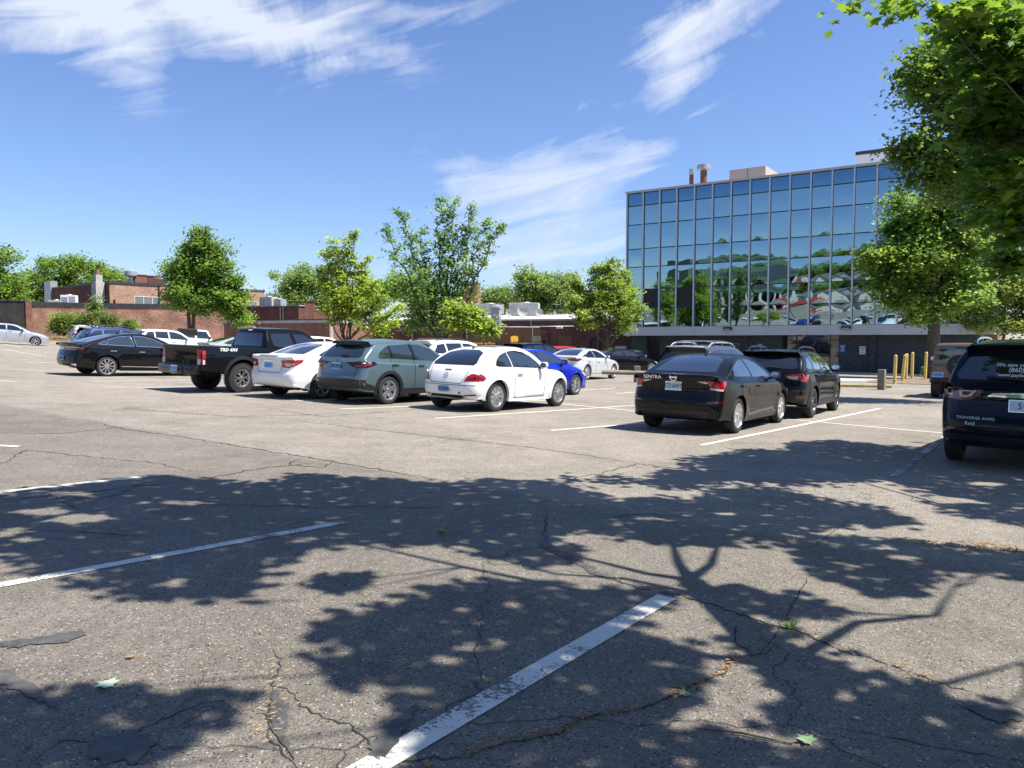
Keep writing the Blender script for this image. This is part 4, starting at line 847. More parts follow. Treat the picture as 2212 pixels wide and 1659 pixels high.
# ---- the glass office block
def glass_mat(nm='mirror_glass'):
    m, t, out = nt(nm); p = N(t, 'BsdfPrincipled', Roughness=.015, Metallic=1.0); p.inputs['Base Color'].default_value = (.27, .39, .44, 1)
    L(t, p, 0, out, 0); tc = N(t, 'TexCoord'); n = N(t, 'TexNoise', Scale=.45, Detail=1.0); L(t, tc, 'Object', n, 'Vector')
    b = N(t, 'Bump', Strength=1.0, Distance=.012); L(t, n, 0, b, 'Height'); L(t, b, 0, p, 'Normal'); return m
def glass_block():
    ang = math.atan2(-.5639, .8259); P0 = Vector((10.0, 67.3, 0)); gz = G(24, 58) - .06
    root = frame('office_building', (P0.x, P0.y, 0), ang, 'four-row mirrored glass office block with pale mullions over a dark brick ground floor')
    E = EYE; bay = 1.524; nb = 18; W = bay * nb; D = 16
    rows = [E + v for v in (12.6, 11.54, 9.92, 7.85, 6.29, 4.38, 2.76, 1.14)]
    gm = glass_mat(); gm2 = glass_mat('spandrel_glass'); gm2.node_tree.nodes['Principled BSDF'].inputs['Base Color'].default_value = (.13, .24, .33, 1); gm2.node_tree.nodes['Principled BSDF'].inputs['Roughness'].default_value = .09; core = mat('core_dark', (.02, .022, .025), .6)
    b = bmesh.new(); box(b, .05, W - .05, .12, D, E + 1.12, E + 12.55); finish('structure_core', b, core, root)
    g = np.random.default_rng(5)
    groups = [(0, 2), (2, 4), (4, 6), (6, 7)]
    fm = mat('window_gasket', (.012, .014, .018), .4)
    for i in range(nb):
        for a, c in groups:
            f = bmesh.new(); x0, x1 = i * bay + .07, (i + 1) * bay - .07
            for k in range(a, c + 1):
                box(f, x0, x1, -.015, .11, rows[k] - .035, rows[k] + .035) if not (k == a and a > 0) else None
            for xx in (x0 - .012, x1 - .002): box(f, xx, xx + .014, -.012, .10, rows[c] + .0, rows[a] + .02)
            wo = finish('window', f, fm, root)
            pm = bmesh.new()
            for k in range(a, c):
                louv = i in (1, 3) and k == 5
                z1, z0 = rows[k] - .036, rows[k + 1] + .036
                if louv:
                    for q in range(12):
                        zz = z0 + (z1 - z0) * q / 12; box(pm, x0, x1, .0, .05, zz, zz + .07, 1)
                    continue
                nx_, nz_ = 8, 8; amp = (.004 if k < 2 else .0095) * (1 + .45 * g.normal()); tilt = g.normal() * .0035; tl2 = g.normal() * .002 + (.004 if k < 4 else .012 if k < 6 else .022); V = []
                for r_ in range(nz_ + 1):
                    row = []
                    for q in range(nx_ + 1):
                        u, v = q / nx_, r_ / nz_
                        d = amp * (1 - (2 * v - 1) ** 2) * (.45 + .55 * (1 - (2 * u - 1) ** 2)) + tilt * (u - .5) + tl2 * (v - .5) * (z1 - z0)
                        row.append(pm.verts.new((x0 + (x1 - x0) * u, .03 - d, z0 + (z1 - z0) * v)))
                    V.append(row)
                for r_ in range(nz_):
                    for q in range(nx_):
                        fc = pm.faces.new((V[r_][q], V[r_][q + 1], V[r_ + 1][q + 1], V[r_ + 1][q])); fc.smooth = True; fc.material_index = 2 if k == 0 else 0
            finish('pane', pm, [gm, mat('louvre', (.03, .03, .035), .5), gm2], wo)
    mm = mat('mullion', (.50, .53, .58), .4, .3)
    for i in range(nb + 1):
        b = bmesh.new(); box(b, i * bay - .055, i * bay + .055, -.14, .1, E + 1.145, E + 12.62); finish('mullion', b, mm, root)
    b = bmesh.new(); box(b, -.12, W + .12, -.16, D + .1, E + 12.625, E + 12.80); finish('roof_edge', b, mat('roof_edge', (.45, .43, .42), .5), root)
    fas = mat('fascia', (.46, .48, .50), .55, var=.06, vs=1.2)
    for i in range(9):
        b = bmesh.new(); box(b, i * 2 * bay - .1 * (i == 0), (i + 1) * 2 * bay - .012, -.22, .3, E + .40, E + 1.14); finish('fascia_panel', b, fas, root)
    b = bmesh.new(); box(b, .0, W, .31, D, E + .45, E + 1.10); finish('soffit', b, core, root)
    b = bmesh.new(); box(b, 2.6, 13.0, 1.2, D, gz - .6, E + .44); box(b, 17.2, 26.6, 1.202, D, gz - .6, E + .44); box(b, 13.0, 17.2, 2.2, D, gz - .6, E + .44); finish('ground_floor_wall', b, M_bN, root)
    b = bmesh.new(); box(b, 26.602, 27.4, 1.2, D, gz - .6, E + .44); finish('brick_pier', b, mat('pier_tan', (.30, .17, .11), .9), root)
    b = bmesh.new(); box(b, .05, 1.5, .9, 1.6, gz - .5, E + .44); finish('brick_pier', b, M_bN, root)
    
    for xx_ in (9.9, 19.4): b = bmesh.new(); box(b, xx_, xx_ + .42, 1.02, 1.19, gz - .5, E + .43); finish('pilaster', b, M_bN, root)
    b = bmesh.new(); 
    for k in range(5): box(b, 13.05 + k * .84, 13.10 + k * .84, 1.9, 1.98, gz - .4, E + .43)
    box(b, 13.02, 17.18, 1.9, 1.98, E + .0, E + .06)
    f = finish('entrance', b, M_trim, root)
    b = bmesh.new(); quad(b, [(13.0, 2.0, gz - .5), (17.2, 2.0, gz - .5), (17.2, 2.0, E + .43), (13.0, 2.0, E + .43)]); finish('pane', b, M_glass, f)
    b = bmesh.new(); box(b, 22.6, 23.7, 1.14, 1.198, E - .3, E + .36); finish('vent', b, M_coping, root)
    def onf(px, z, y=-.22):      # helper: distance along the front seen at px
        u, _ = ray(px, 735); return (u * P0.y - P0.x) / (.8259 + u * .5639)
    for px in (1574, 1829):
        x = onf(px, 0); r = empty('wall_light', root.matrix_basis @ Vector((x, -.22, E + .86)), ang, 'black floodlight on the grey fascia, %s of the two' % ('left' if px < 1600 else 'right'), 'wall light')
        b = bmesh.new(); prism(b, [(-.28, -.05), (-.16, .05), (-.16, .2), (0, .2)][::-1] + [(0, -.05)], -.34, .34, plane='yz'); fs = b.verts
        finish('housing', b, M_black, r)
        b = bmesh.new(); quad(b, [(-.26, -.285, -.03), (.26, -.285, -.03), (.26, -.20, .06), (-.26, -.20, .06)]); finish('lens', b, mat('lens', (.5, .5, .45), .3), r)
    def sign(px, zc, kind, lab):
        x = onf(px, 0) + .9; r = empty('wall_sign', root.matrix_basis @ Vector((x, 1.18, zc)), ang, lab, 'sign'); r.scale = (.66, 1, .58)
        bl = mat('sign_blue', (.03, .12, .42), .4)
        b = bmesh.new(); box(b, -.32, .32, -.03, 0, -.52, .52); finish('board', b, bl if kind == 'b' else M_white, r)
        b = bmesh.new()
        if kind == 'b':
            prism(b, circ(.0, .06, .055, 12), -.036, -.031); 
            for pts in ([(-.02, .0), (-.02, -.18), (.13, -.18), (.18, -.33)], [(-.02, -.07), (.1, -.07)]):
                for a_, c_ in zip(pts, pts[1:]):
                    d = (Vector(c_) - Vector(a_)).normalized(); s = Vector((-d.y, d.x)) * .025; prism(b, [tuple(Vector(a_) + s), tuple(Vector(c_) + s), tuple(Vector(c_) - s), tuple(Vector(a_) - s)], -.036, -.031)
            for k in range(14):
                a1 = R(100 + 18 * k); a2 = R(100 + 18 * (k + 1)); cx, cz, rr_ = .0, -.2, .15
                if a1 < R(330): prism(b, [(cx + rr_ * math.cos(a1), cz + rr_ * math.sin(a1)), (cx + rr_ * math.cos(a2), cz + rr_ * math.sin(a2)), (cx + (rr_ - .04) * math.cos(a2), cz + (rr_ - .04) * math.sin(a2)), (cx + (rr_ - .04) * math.cos(a1), cz + (rr_ - .04) * math.sin(a1))], -.036, -.031)
            box(b, -.26, .26, -.036, -.031, .28, .34); box(b, -.2, .2, -.036, -.031, .17, .22)
            finish('symbol', b, M_white, r)
        else:
            box(b, -.22, .22, -.036, -.031, .3, .36); box(b, -.22, .22, -.036, -.031, .18, .24); box(b, -.05, .05, -.036, -.031, -.1, .1); box(b, -.22, .22, -.036, -.031, -.3, -.26); finish('symbol', b, bl, r)
    sign(1608, E - .55, 'b', 'blue accessible parking sign on the dark brick wall, left of the glass doors')
    sign(1786, E - .62, 'b', 'blue accessible parking sign on the dark brick wall, right of the glass doors')
    sign(1829, E - .75, 'w', 'white parking sign on the dark brick pilaster under the floodlight')
    # things on its roof
    def roofp(px, dep, z): 
        u, _ = ray(px, 735); x = (u * (P0.y) - P0.x + dep * (u * .8259 - .5639) * 1.0) / (.8259 + u * .5639); return root.matrix_basis @ Vector((x, dep, z))
    T = E + 12.8
    rust = mat('rusty_pipe', (.16, .07, .035), .8, var=.5, vs=4)
    for (px, rad, h, lab) in ((1489, .22, 1.9, 'thin rusty roof stack with pale cap on the glass block'), (1515, .34, 2.1, 'wide rusty roof vent with drum cap on the glass block')):
        p = roofp(px, 5, T); r = empty('roof_stack', p, ang, lab, 'vent stack'); b = bmesh.new()
        tube(b, [(0, 0, 0), (0, 0, h)], [rad * .85, rad * .85], 12); finish('pipe', b, rust, r, 40)
        b = bmesh.new(); lathe(b, [(.01, h + .55), (rad * 1.7 if rad > .25 else rad, h + .5), (rad * 1.75 if rad > .25 else rad, h + .1), (rad * .8, h)], 16); finish('cap', b, M_steel, r, 30)
    p = roofp(1508, 5.4, T); r = empty('roof_plinth', p, ang, 'low grey block beside the rusty vents on the roof', 'plinth'); b = bmesh.new(); box(b, -1.3, 1.2, -.4, 1.2, 0, .75); finish('block', b, M_conc, r)
    p = roofp(1608, 5, T); r = empty('rooftop_penthouse', p, ang, 'pinkish square plant box in the middle of the glass block roof', 'plant box'); b = bmesh.new(); box(b, -1.55, 1.55, 0, 4.5, 0, 1.9, 0, .03); finish('box', b, mat('pinkish', (.42, .35, .31), .8, var=.1), r)
    b = bmesh.new(); box(b, .0, .03, -.02, -.003, .1, 1.8); finish('joint', b, M_coping, r)
    p = roofp(1893, 3, T); r = empty('rooftop_penthouse', p, ang, 'white plant box with dark top edge at the right of the glass block roof', 'plant box'); b = bmesh.new(); box(b, -1.75, 1.6, 0, 5, 0, 1.35); finish('box', b, M_white, r)
    b = bmesh.new(); box(b, -1.8, 1.65, -.06, 5.05, 1.352, 1.6); finish('edge', b, mat('brown_edge', (.05, .035, .03), .5), r)
    b = bmesh.new(); lathe(b, [(.5, 1.6), (.5, 1.85), (.62, 1.9), (.3, 2.1), (.01, 2.12)], 14, c=(.3, 1.5, 0)); finish('fan_hood', b, M_white, r, 30)
    return root
glass_block()
# ---- brick buildings on the left
def dirang(a, b): return math.atan2(b[1] - a[1], b[0] - a[0])
def brick_building(name, p0, p1, depth, ztop, m, label, cope=.35, copem=None, zbot=None, over=.08):
    p0, p1 = Vector(p0[:2]), Vector(p1[:2]); L_ = (p1 - p0).length; ang = dirang(p0, p1)
    zb = (min(G(*p0), G(*p1)) - .3) if zbot is None else zbot
    r = frame(name, (p0.x, p0.y, 0), ang, label); b = bmesh.new(); box(b, 0, L_, 0, depth, zb, ztop - cope); finish('wall', b, m, r)
    if cope: b = bmesh.new(); box(b, -over, L_ + over, -over, depth + over, ztop - cope + .002, ztop); finish('roof_edge', b, copem or M_coping, r)
    return r, L_
# long red wall
A0, A1 = at(65, 735, 80), at(530, 735, 88.5)
zt = at(65, 652, 80).z
rA, LA = brick_building('brick_building', A0, A1, 12, zt, M_bR, 'long low red brick building with a dark roof band behind the far left cars', .42)
# black painted block at its left
B0 = at(-140, 735, 76); B1 = at(64, 735, 79.9)
rB, LB = brick_building('brick_building', B0, B1, 10, at(65, 650, 80).z + .05, M_bB, 'black painted brick building at the far left edge', .12)
b = bmesh.new(); xw = LB - 4.9; box(b, xw, xw + 1.1, -.04, -.002, zt - 4.2, zt - 1.5); fo = finish('door', b, M_trim, rB); b = bmesh.new(); box(b, xw + .25, xw + .95, -.07, -.042, zt - 2.6, zt - 1.75); finish('notice', b, mat('notice', (.3, .28, .26), .7), fo)
b = bmesh.new(); box(b, LB - 1.0 + .75, LB + .28, -.12, -.002, zt - 4.5, zt + .05); finish('corner_pier', b, M_bM, rB)
# two-storey building behind
C0 = at(240, 735, 92); C1 = C0 + Vector((.61, .79, 0)).normalized() * 21.3
ztc = at(240, 607, 92).z
rC, LC = brick_building('brick_building', C0, C1, 8, ztc, M_bT, 'two-storey tan brick building with white windows rising behind the long red wall', .25)
d_ = Vector((.61, .79, 0)).normalized(); back = Vector((-.79, .61, 0))
C3 = C0 + Vector((-.79, .61, 0)) * 17.8
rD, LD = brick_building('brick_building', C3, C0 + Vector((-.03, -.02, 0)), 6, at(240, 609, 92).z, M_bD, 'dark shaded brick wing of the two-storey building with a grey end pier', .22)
b = bmesh.new(); box(b, -.05, 1.9, -.25, .6, 1, ztc + .75); finish('end_pier', b, M_steel, rD)
for k, x in enumerate((2.9, 8.0, 11.8)): window(rC, x, ztc - 3.75, 3.4 if k < 2 else 3.0, 2.1, 3)
window(rC, 17.8, ztc - 3.75, 2.3, 2.1, 2)
b = bmesh.new(); tube(b, [(6.0, -.08, ztc - .2), (6.0, -.08, ztc - 5.5)], .07, 6); finish('downpipe', b, M_coping, rC)
b = bmesh.new(); tube(b, [(.5, -.08, ztc - 2.2), (.5, -.08, ztc - 5.5)], .09, 6); finish('downpipe', b, M_coping, rC)
ch = empty('chimney', (C0.x - 1.6, C0.y + .4, 0), rD.rotation_euler.z, 'grey stepped chimney with a clay pot at the corner of the brick wing', 'chimney')
b = bmesh.new(); box(b, -.6, .6, -.5, .5, ztc - 4.5, ztc - .1, 0); box(b, -.42, .42, -.38, .38, ztc - .1, ztc + .75); finish('stack', b, M_conc, ch)
b = bmesh.new(); lathe(b, [(.26, ztc + .75), (.2, ztc + 1.4), (.12, ztc + 1.4)], 12); finish('pot', b, M_bM, ch, 30)
def on(px, py, d): return at(px, py, d)
# clutter on that roof
q = on(283, 612, 99); r_ = empty('roof_vent', (q.x, q.y, q.z - .2), 0, 'silver mushroom fan on red duct above the two-storey roof', 'roof fan'); b = bmesh.new(); lathe(b, [(.3, 0), (.3, 1.0), (.75, 1.15), (.75, 1.7), (.4, 1.95), (.01, 2.0)], 16); finish('fan', b, M_steel, r_, 30)
q = on(303, 618, 100); r_ = empty('chimney', (q.x, q.y, q.z - .6), .6, 'square brick chimney beside the silver roof fan', 'chimney'); b = bmesh.new(); box(b, -.7, .7, -.6, .6, 0, 2.0); finish('stack', b, M_bM, r_); b = bmesh.new(); box(b, -.8, .8, -.7, .7, 2.0, 2.15); finish('cap', b, M_conc, r_)
q = on(318, 620, 103); r_ = empty('roof_shed', (q.x, q.y, q.z - .6), .6, 'red and grey sloped plant shed on the two-storey roof', 'roof shed'); b = bmesh.new(); prism(b, [(-2.2, 0), (2.0, 0), (2.0, 1.7), (-2.0, 2.0)], -1, 1.5); finish('shed', b, mat('shedred', (.12, .04, .035), .7), r_); b = bmesh.new(); box(b, -2.1, 2.2, -1.1, 1.6, 2.0, 2.12); finish('roof', b, M_steel, r_)
# AC units on the low roof in front
q = on(150, 655, 83); hvac((q.x, q.y, zt - .1), 1.5, .9, .95, 'small white air conditioner on the long low roof', M_white, .3)
q = on(122, 655, 84); hvac((q.x, q.y, zt - .25), 1.4, .9, .6, 'low pale box left of the white air conditioner on the low roof', M_hvac, .3)
# ---- middle group
E0, E1 = at(519, 735, 74), at(611, 735, 76)
brick_building('brick_building', E0, E1, 9, at(560, 694, 75).z, M_bM, 'low plain brick annex right of the leafy tree, below the wider roofs', .22)
F0, F1 = at(612, 735, 77), at(709, 735, 74)
rF, LF = brick_building('brick_building', F0, F1, 14, at(660, 689, 75).z, M_bM, 'brick building with two boarded white windows behind the pickup cab', .55)
zf = at(660, 689, 75).z
wb_ = mat('boarded', (.62, .66, .66), .5)
window(rF, .15, zf - 2.0, .95, 1.15, 1, panem=wb_, sash=False, frm=M_coping); window(rF, 1.6, zf - 2.1, 1.15, 1.25, 1, panem=wb_, sash=False, frm=M_coping)
b = bmesh.new(); box(b, 3.05, 3.35, -.03, -.002, zf - 2.1, zf - 1.0); finish('narrow_window', b, M_glass, rF); b = bmesh.new(); box(b, 3.75, 4.3, -.04, -.002, zf - 3.0, zf - 1.45); finish('door', b, M_bdoor, rF)
H0, H1 = at(712, 735, 72), at(800, 735, 79)
brick_building('brick_building', H0, H1, 12, at(730, 692, 73).z, M_bM, 'plain sunlit brick building behind the two thin tree trunks', .25, M_conc)
I0, I1 = at(563, 735, 92), at(646, 735, 88)
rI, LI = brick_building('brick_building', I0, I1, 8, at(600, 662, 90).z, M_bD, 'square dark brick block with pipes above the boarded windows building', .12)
b = bmesh.new(); tube(b, [(3.9, -.1, at(600, 662, 90).z), (3.9, -.1, at(600, 692, 90).z)], .1, 6); finish('pipe', b, M_steel, rI); b = bmesh.new(); tube(b, [(4.4, -.1, at(600, 662, 90).z), (4.4, -.1, at(600, 692, 90).z)], .1, 6); finish('pipe', b, M_steel, rI)
J0, J1 = at(647, 735, 92), at(720, 735, 99)
brick_building('brick_building', J0, J1, 8, at(680, 661, 95).z, M_bM, 'sunlit brick block to the right of the dark square block', .1, M_conc)
q = on(670, 690, 84); r_ = empty('chimney', (q.x, q.y, q.z), .2, 'short dark brick chimney on the roof behind the boarded windows', 'chimney'); b = bmesh.new(); box(b, -.5, .5, -.5, .5, -.5, 1.9); finish('stack', b, M_bM, r_); b = bmesh.new(); box(b, -.56, .56, -.56, .56, 1.9, 2.0); finish('cap', b, M_coping, r_)
q = on(575, 661, 91); hvac((q.x, q.y + 1, at(600, 662, 90).z), 1.7, 1.3, 1.2, 'beige louvred unit at the left end of the dark square block roof', M_hvac, -.3)
q = on(597, 661, 91); hvac((q.x, q.y + 1, at(600, 662, 90).z), 1.3, 1.2, .95, 'pale blue-grey unit next to the beige louvred one', M_steel, -.3)
# ---- central long brick row with the white roof
K0, K1 = at(790, 735, 80), at(1362, 735, 72)
zk = at(1150, 690, 76).z
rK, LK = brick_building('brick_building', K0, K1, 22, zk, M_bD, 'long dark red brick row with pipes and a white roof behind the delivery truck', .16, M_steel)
Kx = lambda px: LK * (px - 790) / 572.0
b = bmesh.new(); quad(b, [(.2, .3, zk + .02), (LK - .2, .3, zk + .02), (LK - .2, 21, zk + 1.1), (.2, 21, zk + 1.1)]); quad(b, [(.2, .3, zk + .02), (.2, 21, zk + 1.1), (.2, 21, zk)]); quad(b, [(LK - .2, .3, zk + .02), (LK - .2, 21, zk + 1.1), (LK - .2, 21, zk)]); finish('roof_sheet', b, M_roof, rK)
def kpipe(pts, r=.06, m=None, nm='pipe'): b = bmesh.new(); tube(b, pts, r, 6); finish(nm, b, m or M_coping, rK)
kpipe([(Kx(1162), -.12, zk - .15), (Kx(1162), -.12, -1)], .09, M_steel, 'downpipe'); kpipe([(Kx(1299), -.12, zk - .15), (Kx(1299), -.12, -1)], .09, M_steel, 'downpipe'); kpipe([(Kx(901), -.12, zk - .15), (Kx(901), -.12, -1)], .09, M_steel, 'downpipe')
kpipe([(Kx(1098), -.1, zk - 1.5), (Kx(1098), -.1, zk - .75), (Kx(1250), -.1, zk - .72)], .05, M_steel); kpipe([(Kx(1165), -.1, zk - 1.25), (Kx(1195), -.1, zk - 1.25), (Kx(1198), -.1, zk - 1.5), (Kx(1198), -.1, -1)], .08); kpipe([(Kx(1282), -.1, -1), (Kx(1282), -.1, zk - 2.1), (Kx(1286), -.1, zk - 1.9), (Kx(1310), -.1, zk - 1.9)], .08)
for (a, c_, zt_, zb_) in ((1218, 1246, 1.6, 3.6), (1167, 1187, 2.6, 4.4), (1255, 1276, 2.6, 5), (1306, 1333, 1.8, 3.6)):
    b = bmesh.new(); box(b, Kx(a), Kx(c_), -.035, -.002, zk - zb_, zk - zt_); finish('bricked_opening', b, M_bP, rK)
for (a, c_) in ((1240, 1268), (1305, 1338)): b = bmesh.new(); box(b, Kx(a), Kx(c_), -.1, -.002, zk - 3.75, zk - 3.62); finish('sill', b, M_conc, rK)
b = bmesh.new(); box(b, Kx(1352) - .95, Kx(1352) + .1, -.06, -.002, zk - 5.2, zk - 2.6); fo = finish('door', b, M_white, rK); b = bmesh.new(); 
for k in (0, 1): box(b, Kx(1352) - .72 + k * .42, Kx(1352) - .50 + k * .42, -.075, -.061, zk - 3.1, zk - 2.9)
finish('pane', b, M_glass, fo)
b = bmesh.new(); box(b, Kx(934), Kx(946) + .2, -.06, -.002, zk - 4.4, zk - 2.2); finish('door', b, mat('pale_blue_door', (.5, .56, .62), .5), rK)
b = bmesh.new(); prism(b, [(-1.6, -1.15), (0, -.65), (0, -.95), (-1.6, -1.3)], Kx(880), Kx(934), plane='yz'); o_ = finish('awning', b, M_coping, rK); o_.location.z = zk
b = bmesh.new(); box(b, Kx(1100), Kx(1112), -.35, -.002, zk - 2.0, zk - 1.0); finish('meter_box', b, M_steel, rK)
for i, (px, zz) in enumerate(((1171, 3.0), (1220, 3.1), (1269, 3.1), (1323, 3.1))):
    r_ = empty('wall_sign', rK.matrix_basis @ Vector((Kx(px) - .0, -.04, zk - zz)), rK.rotation_euler.z, ['white parking notice right of the delivery truck mirror, first of four on the dark brick', 'white parking notice on the dark brick, second from the truck', 'white parking notice on the dark brick, third from the truck', 'white parking notice on the dark brick, nearest the white door'][i], 'sign', 'white notices along the dark brick wall'); b = bmesh.new(); box(b, -.22, .22, -.03, 0, -.36, .36); finish('board', b, M_white, r_); b = bmesh.new(); box(b, -.15, .15, -.034, -.031, .1, .2); box(b, -.1, .1, -.034, -.031, -.2, .02); finish('print', b, M_red, r_)
r_ = empty('wall_light', rK.matrix_basis @ Vector((Kx(1221), -.2, zk - .85)), rK.rotation_euler.z, 'small white floodlight near the roof of the dark brick row', 'wall light'); b = bmesh.new(); box(b, -.3, .3, -.2, .18, -.1, .12, 0, .03); finish('lamp', b, M_white, r_)
q = on(1017, 655, 92); ch = empty('chimney', (q.x, q.y, 0), -.15, 'tall square red brick chimney rising behind the white roof', 'chimney')
b = bmesh.new(); box(b, -1.0, 1.0, -1, 1, 2, at(1017, 612, 92).z); finish('stack', b, M_bM, ch); b = bmesh.new(); box(b, -1.1, 1.1, -1.1, 1.1, at(1017, 612, 92).z + .002, at(1017, 608, 92).z); finish('cap', b, M_steel, ch)
hvac(on(1057, 681, 84), 3.0, 2.2, 1.2, 'left big grey rooftop unit beside the square chimney', M_steel, -.1); hvac(on(1133, 682, 84), 3.2, 2.4, 1.35, 'big pale rooftop unit behind the satellite dish', M_hvac, -.1)
q = on(1073, 684, 82); r_ = empty('roof_vent', (q.x, q.y, q.z - .3), 0, 'round grey exhaust fan between the two big rooftop units', 'roof fan'); b = bmesh.new(); lathe(b, [(.5, 0), (.5, .8), (.62, .9), (.62, 1.4), (.3, 1.55), (.01, 1.6)], 16); finish('fan', b, M_steel, r_, 30)
dish(on(1128, 690, 80), .62, .3, 'larger grey satellite dish on the white roof'); dish(on(1164, 688, 81), .42, .3, 'small dish right of the pale rooftop unit'); dish(on(1099, 688, 82), .4, .3, 'small dish left of the pale rooftop unit')
r_ = empty('exhaust_duct', rK.matrix_basis @ Vector((Kx(1091), -.55, 0)), rK.rotation_euler.z, 'square galvanised duct climbing the dark brick wall above the truck', 'duct'); b = bmesh.new(); box(b, -.42, .42, -.4, .4, zk - 1.6, zk + 1.0); box(b, -.5, .5, -.48, .48, zk + 1.0, zk + 1.12); finish('duct', b, M_steel, r_)
# small orange brick patch wall seen beyond the glass block's undercroft
q = at(1396, 742, 80); r_ = empty('brick_wall', (q.x, q.y, 0), -.3, 'pale orange brick wall seen through the gap under the glass block', 'wall'); b = bmesh.new(); box(b, -2.2, 2.3, 0, .4, -1.2, at(1396, 722, 80).z + 1.0); finish('wall', b, mat('pale_orange_brick', (.42, .24, .17), .9, var=.12), r_)
# ================================================================= GROUND
def asphalt():
    m, t, out = nt('asphalt'); p = N(t, 'BsdfPrincipled', Roughness=.85); L(t, p, 0, out, 0); tc = N(t, 'TexCoord')
    p.inputs['Specular IOR Level'].default_value = .3
    def noise(sc, det, a, b, lo, hi, src=None):
        n = N(t, 'TexNoise', Scale=sc, Detail=det, Roughness=.6); L(t, tc, 'Object', n, 'Vector'); r = N(t, 'MapRange'); L(t, n, 0, r, 0)
        for i, v in enumerate((a, b, lo, hi)): r.inputs[i + 1].default_value = v
        return r
    big = noise(.12, 5, .35, .65, .86, 1.12); mid = noise(1.3, 6, .3, .7, .84, 1.14); fine = noise(110, 3, .3, .7, .5, 1.5); f2 = noise(38, 4, .3, .7, .80, 1.2); f3 = noise(9, 3, .3, .7, .88, 1.13)
    def mul(a, b): x = N(t, 'Math', operation='MULTIPLY'); L(t, a, 0, x, 0); L(t, b, 0, x, 1); return x
    k = mul(mul(mul(mul(big, mid), fine), f2), f3)
    # pale stones in the mix
    v = N(t, 'TexVoronoi', Scale=62.0); L(t, tc, 'Object', v, 'Vector'); sp = N(t, 'SeparateColor'); L(t, v, 'Color', sp, 0)
    g1 = N(t, 'Math', operation='GREATER_THAN'); L(t, sp, 0, g1, 0); g1.inputs[1].default_value = .87
    g2 = N(t, 'Math', operation='LESS_THAN'); L(t, v, 'Distance', g2, 0); g2.inputs[1].default_value = .34; st = mul(g1, g2)
    v3 = N(t, 'TexVoronoi', Scale=75.0); L(t, tc, 'Object', v3, 'Vector')
    g3 = N(t, 'Math', operation='GREATER_THAN'); L(t, sp, 1, g3, 0); g3.inputs[1].default_value = .86; g4 = N(t, 'Math', operation='LESS_THAN'); L(t, v, 'Distance', g4, 0); g4.inputs[1].default_value = .38; dk = mul(g3, g4)
    cn = N(t, 'TexNoise', Scale=.25, Detail=3.0); L(t, tc, 'Object', cn, 'Vector'); mx = N(t, 'Mix', data_type='RGBA'); L(t, cn, 0, mx, 0)
    mx.inputs[6].default_value = (.240, .214, .174, 1); mx.inputs[7].default_value = (.252, .222, .188, 1)
    sc = N(t, 'VectorMath', operation='SCALE'); L(t, mx, 2, sc, 0); L(t, k, 0, sc, 'Scale')
    m2 = N(t, 'Mix', data_type='RGBA'); L(t, st, 0, m2, 0); L(t, sc, 0, m2, 6); m2.inputs[7].default_value = (.52, .50, .46, 1)
    m3 = N(t, 'Mix', data_type='RGBA'); L(t, dk, 0, m3, 0); L(t, m2, 2, m3, 6); m3.inputs[7].default_value = (.06, .058, .055, 1)
    # alligator cracking in worn areas
    w = N(t, 'TexNoise', Scale=3.0, Detail=3.0); L(t, tc, 'Object', w, 'Vector'); wa = N(t, 'VectorMath', operation='SCALE'); L(t, w, 1, wa, 0); wa.inputs['Scale'].default_value = .35
    ad = N(t, 'VectorMath', operation='ADD'); L(t, tc, 'Object', ad, 0); L(t, wa, 0, ad, 1)
    def cracks(scale, wid, n_sc, lo, hi, seed):
        c = N(t, 'TexVoronoi', feature='DISTANCE_TO_EDGE', Scale=scale); L(t, ad, 0, c, 'Vector'); r = N(t, 'MapRange'); L(t, c, 0, r, 0); r.inputs[1].default_value = 0; r.inputs[2].default_value = wid; r.inputs[3].default_value = 1; r.inputs[4].default_value = 0
        mp = N(t, 'Mapping'); mp.inputs['Location'].default_value = (seed, seed * 2, 0); L(t, tc, 'Object', mp, 0)
        z = N(t, 'TexNoise', Scale=n_sc, Detail=2.0); L(t, mp, 0, z, 'Vector'); q = N(t, 'MapRange'); L(t, z, 0, q, 0); q.inputs[1].default_value = lo; q.inputs[2].default_value = hi; return mul(r, q)
    ca = cracks(3.2, .030, .22, .60, .68, 3.0); cb = cracks(.55, .005, .15, .56, .64, 9.0)
    mxm = N(t, 'Math', operation='MAXIMUM'); L(t, ca, 0, mxm, 0); L(t, cb, 0, mxm, 1)
    cs = N(t, 'Math', operation='MULTIPLY'); L(t, mxm, 0, cs, 0); cs.inputs[1].default_value = .6
    m4 = N(t, 'Mix', data_type='RGBA'); L(t, cs, 0, m4, 0); L(t, m3, 2, m4, 6); m4.inputs[7].default_value = (.022, .02, .018, 1)
    # the aisle beyond the long seam was resurfaced: paler; oil stains in places
    A_, B_ = gp(185, 907), gp(980, 1042); nx_, ny_ = -(B_ - A_).y, (B_ - A_).x; ln = math.hypot(nx_, ny_); nx_ /= ln; ny_ /= ln
    dt = N(t, 'VectorMath', operation='DOT_PRODUCT'); L(t, tc, 'Object', dt, 0); dt.inputs[1].default_value = (nx_, ny_, 0); sd = (A_.x * nx_ + A_.y * ny_)
    zr = N(t, 'MapRange'); L(t, dt, 'Value', zr, 0); sg_ = 1 if sd > 0 else -1
    zr.inputs[1].default_value = sd - .15 * sg_; zr.inputs[2].default_value = sd + .15 * sg_; zr.inputs[3].default_value = .78; zr.inputs[4].default_value = 1.06
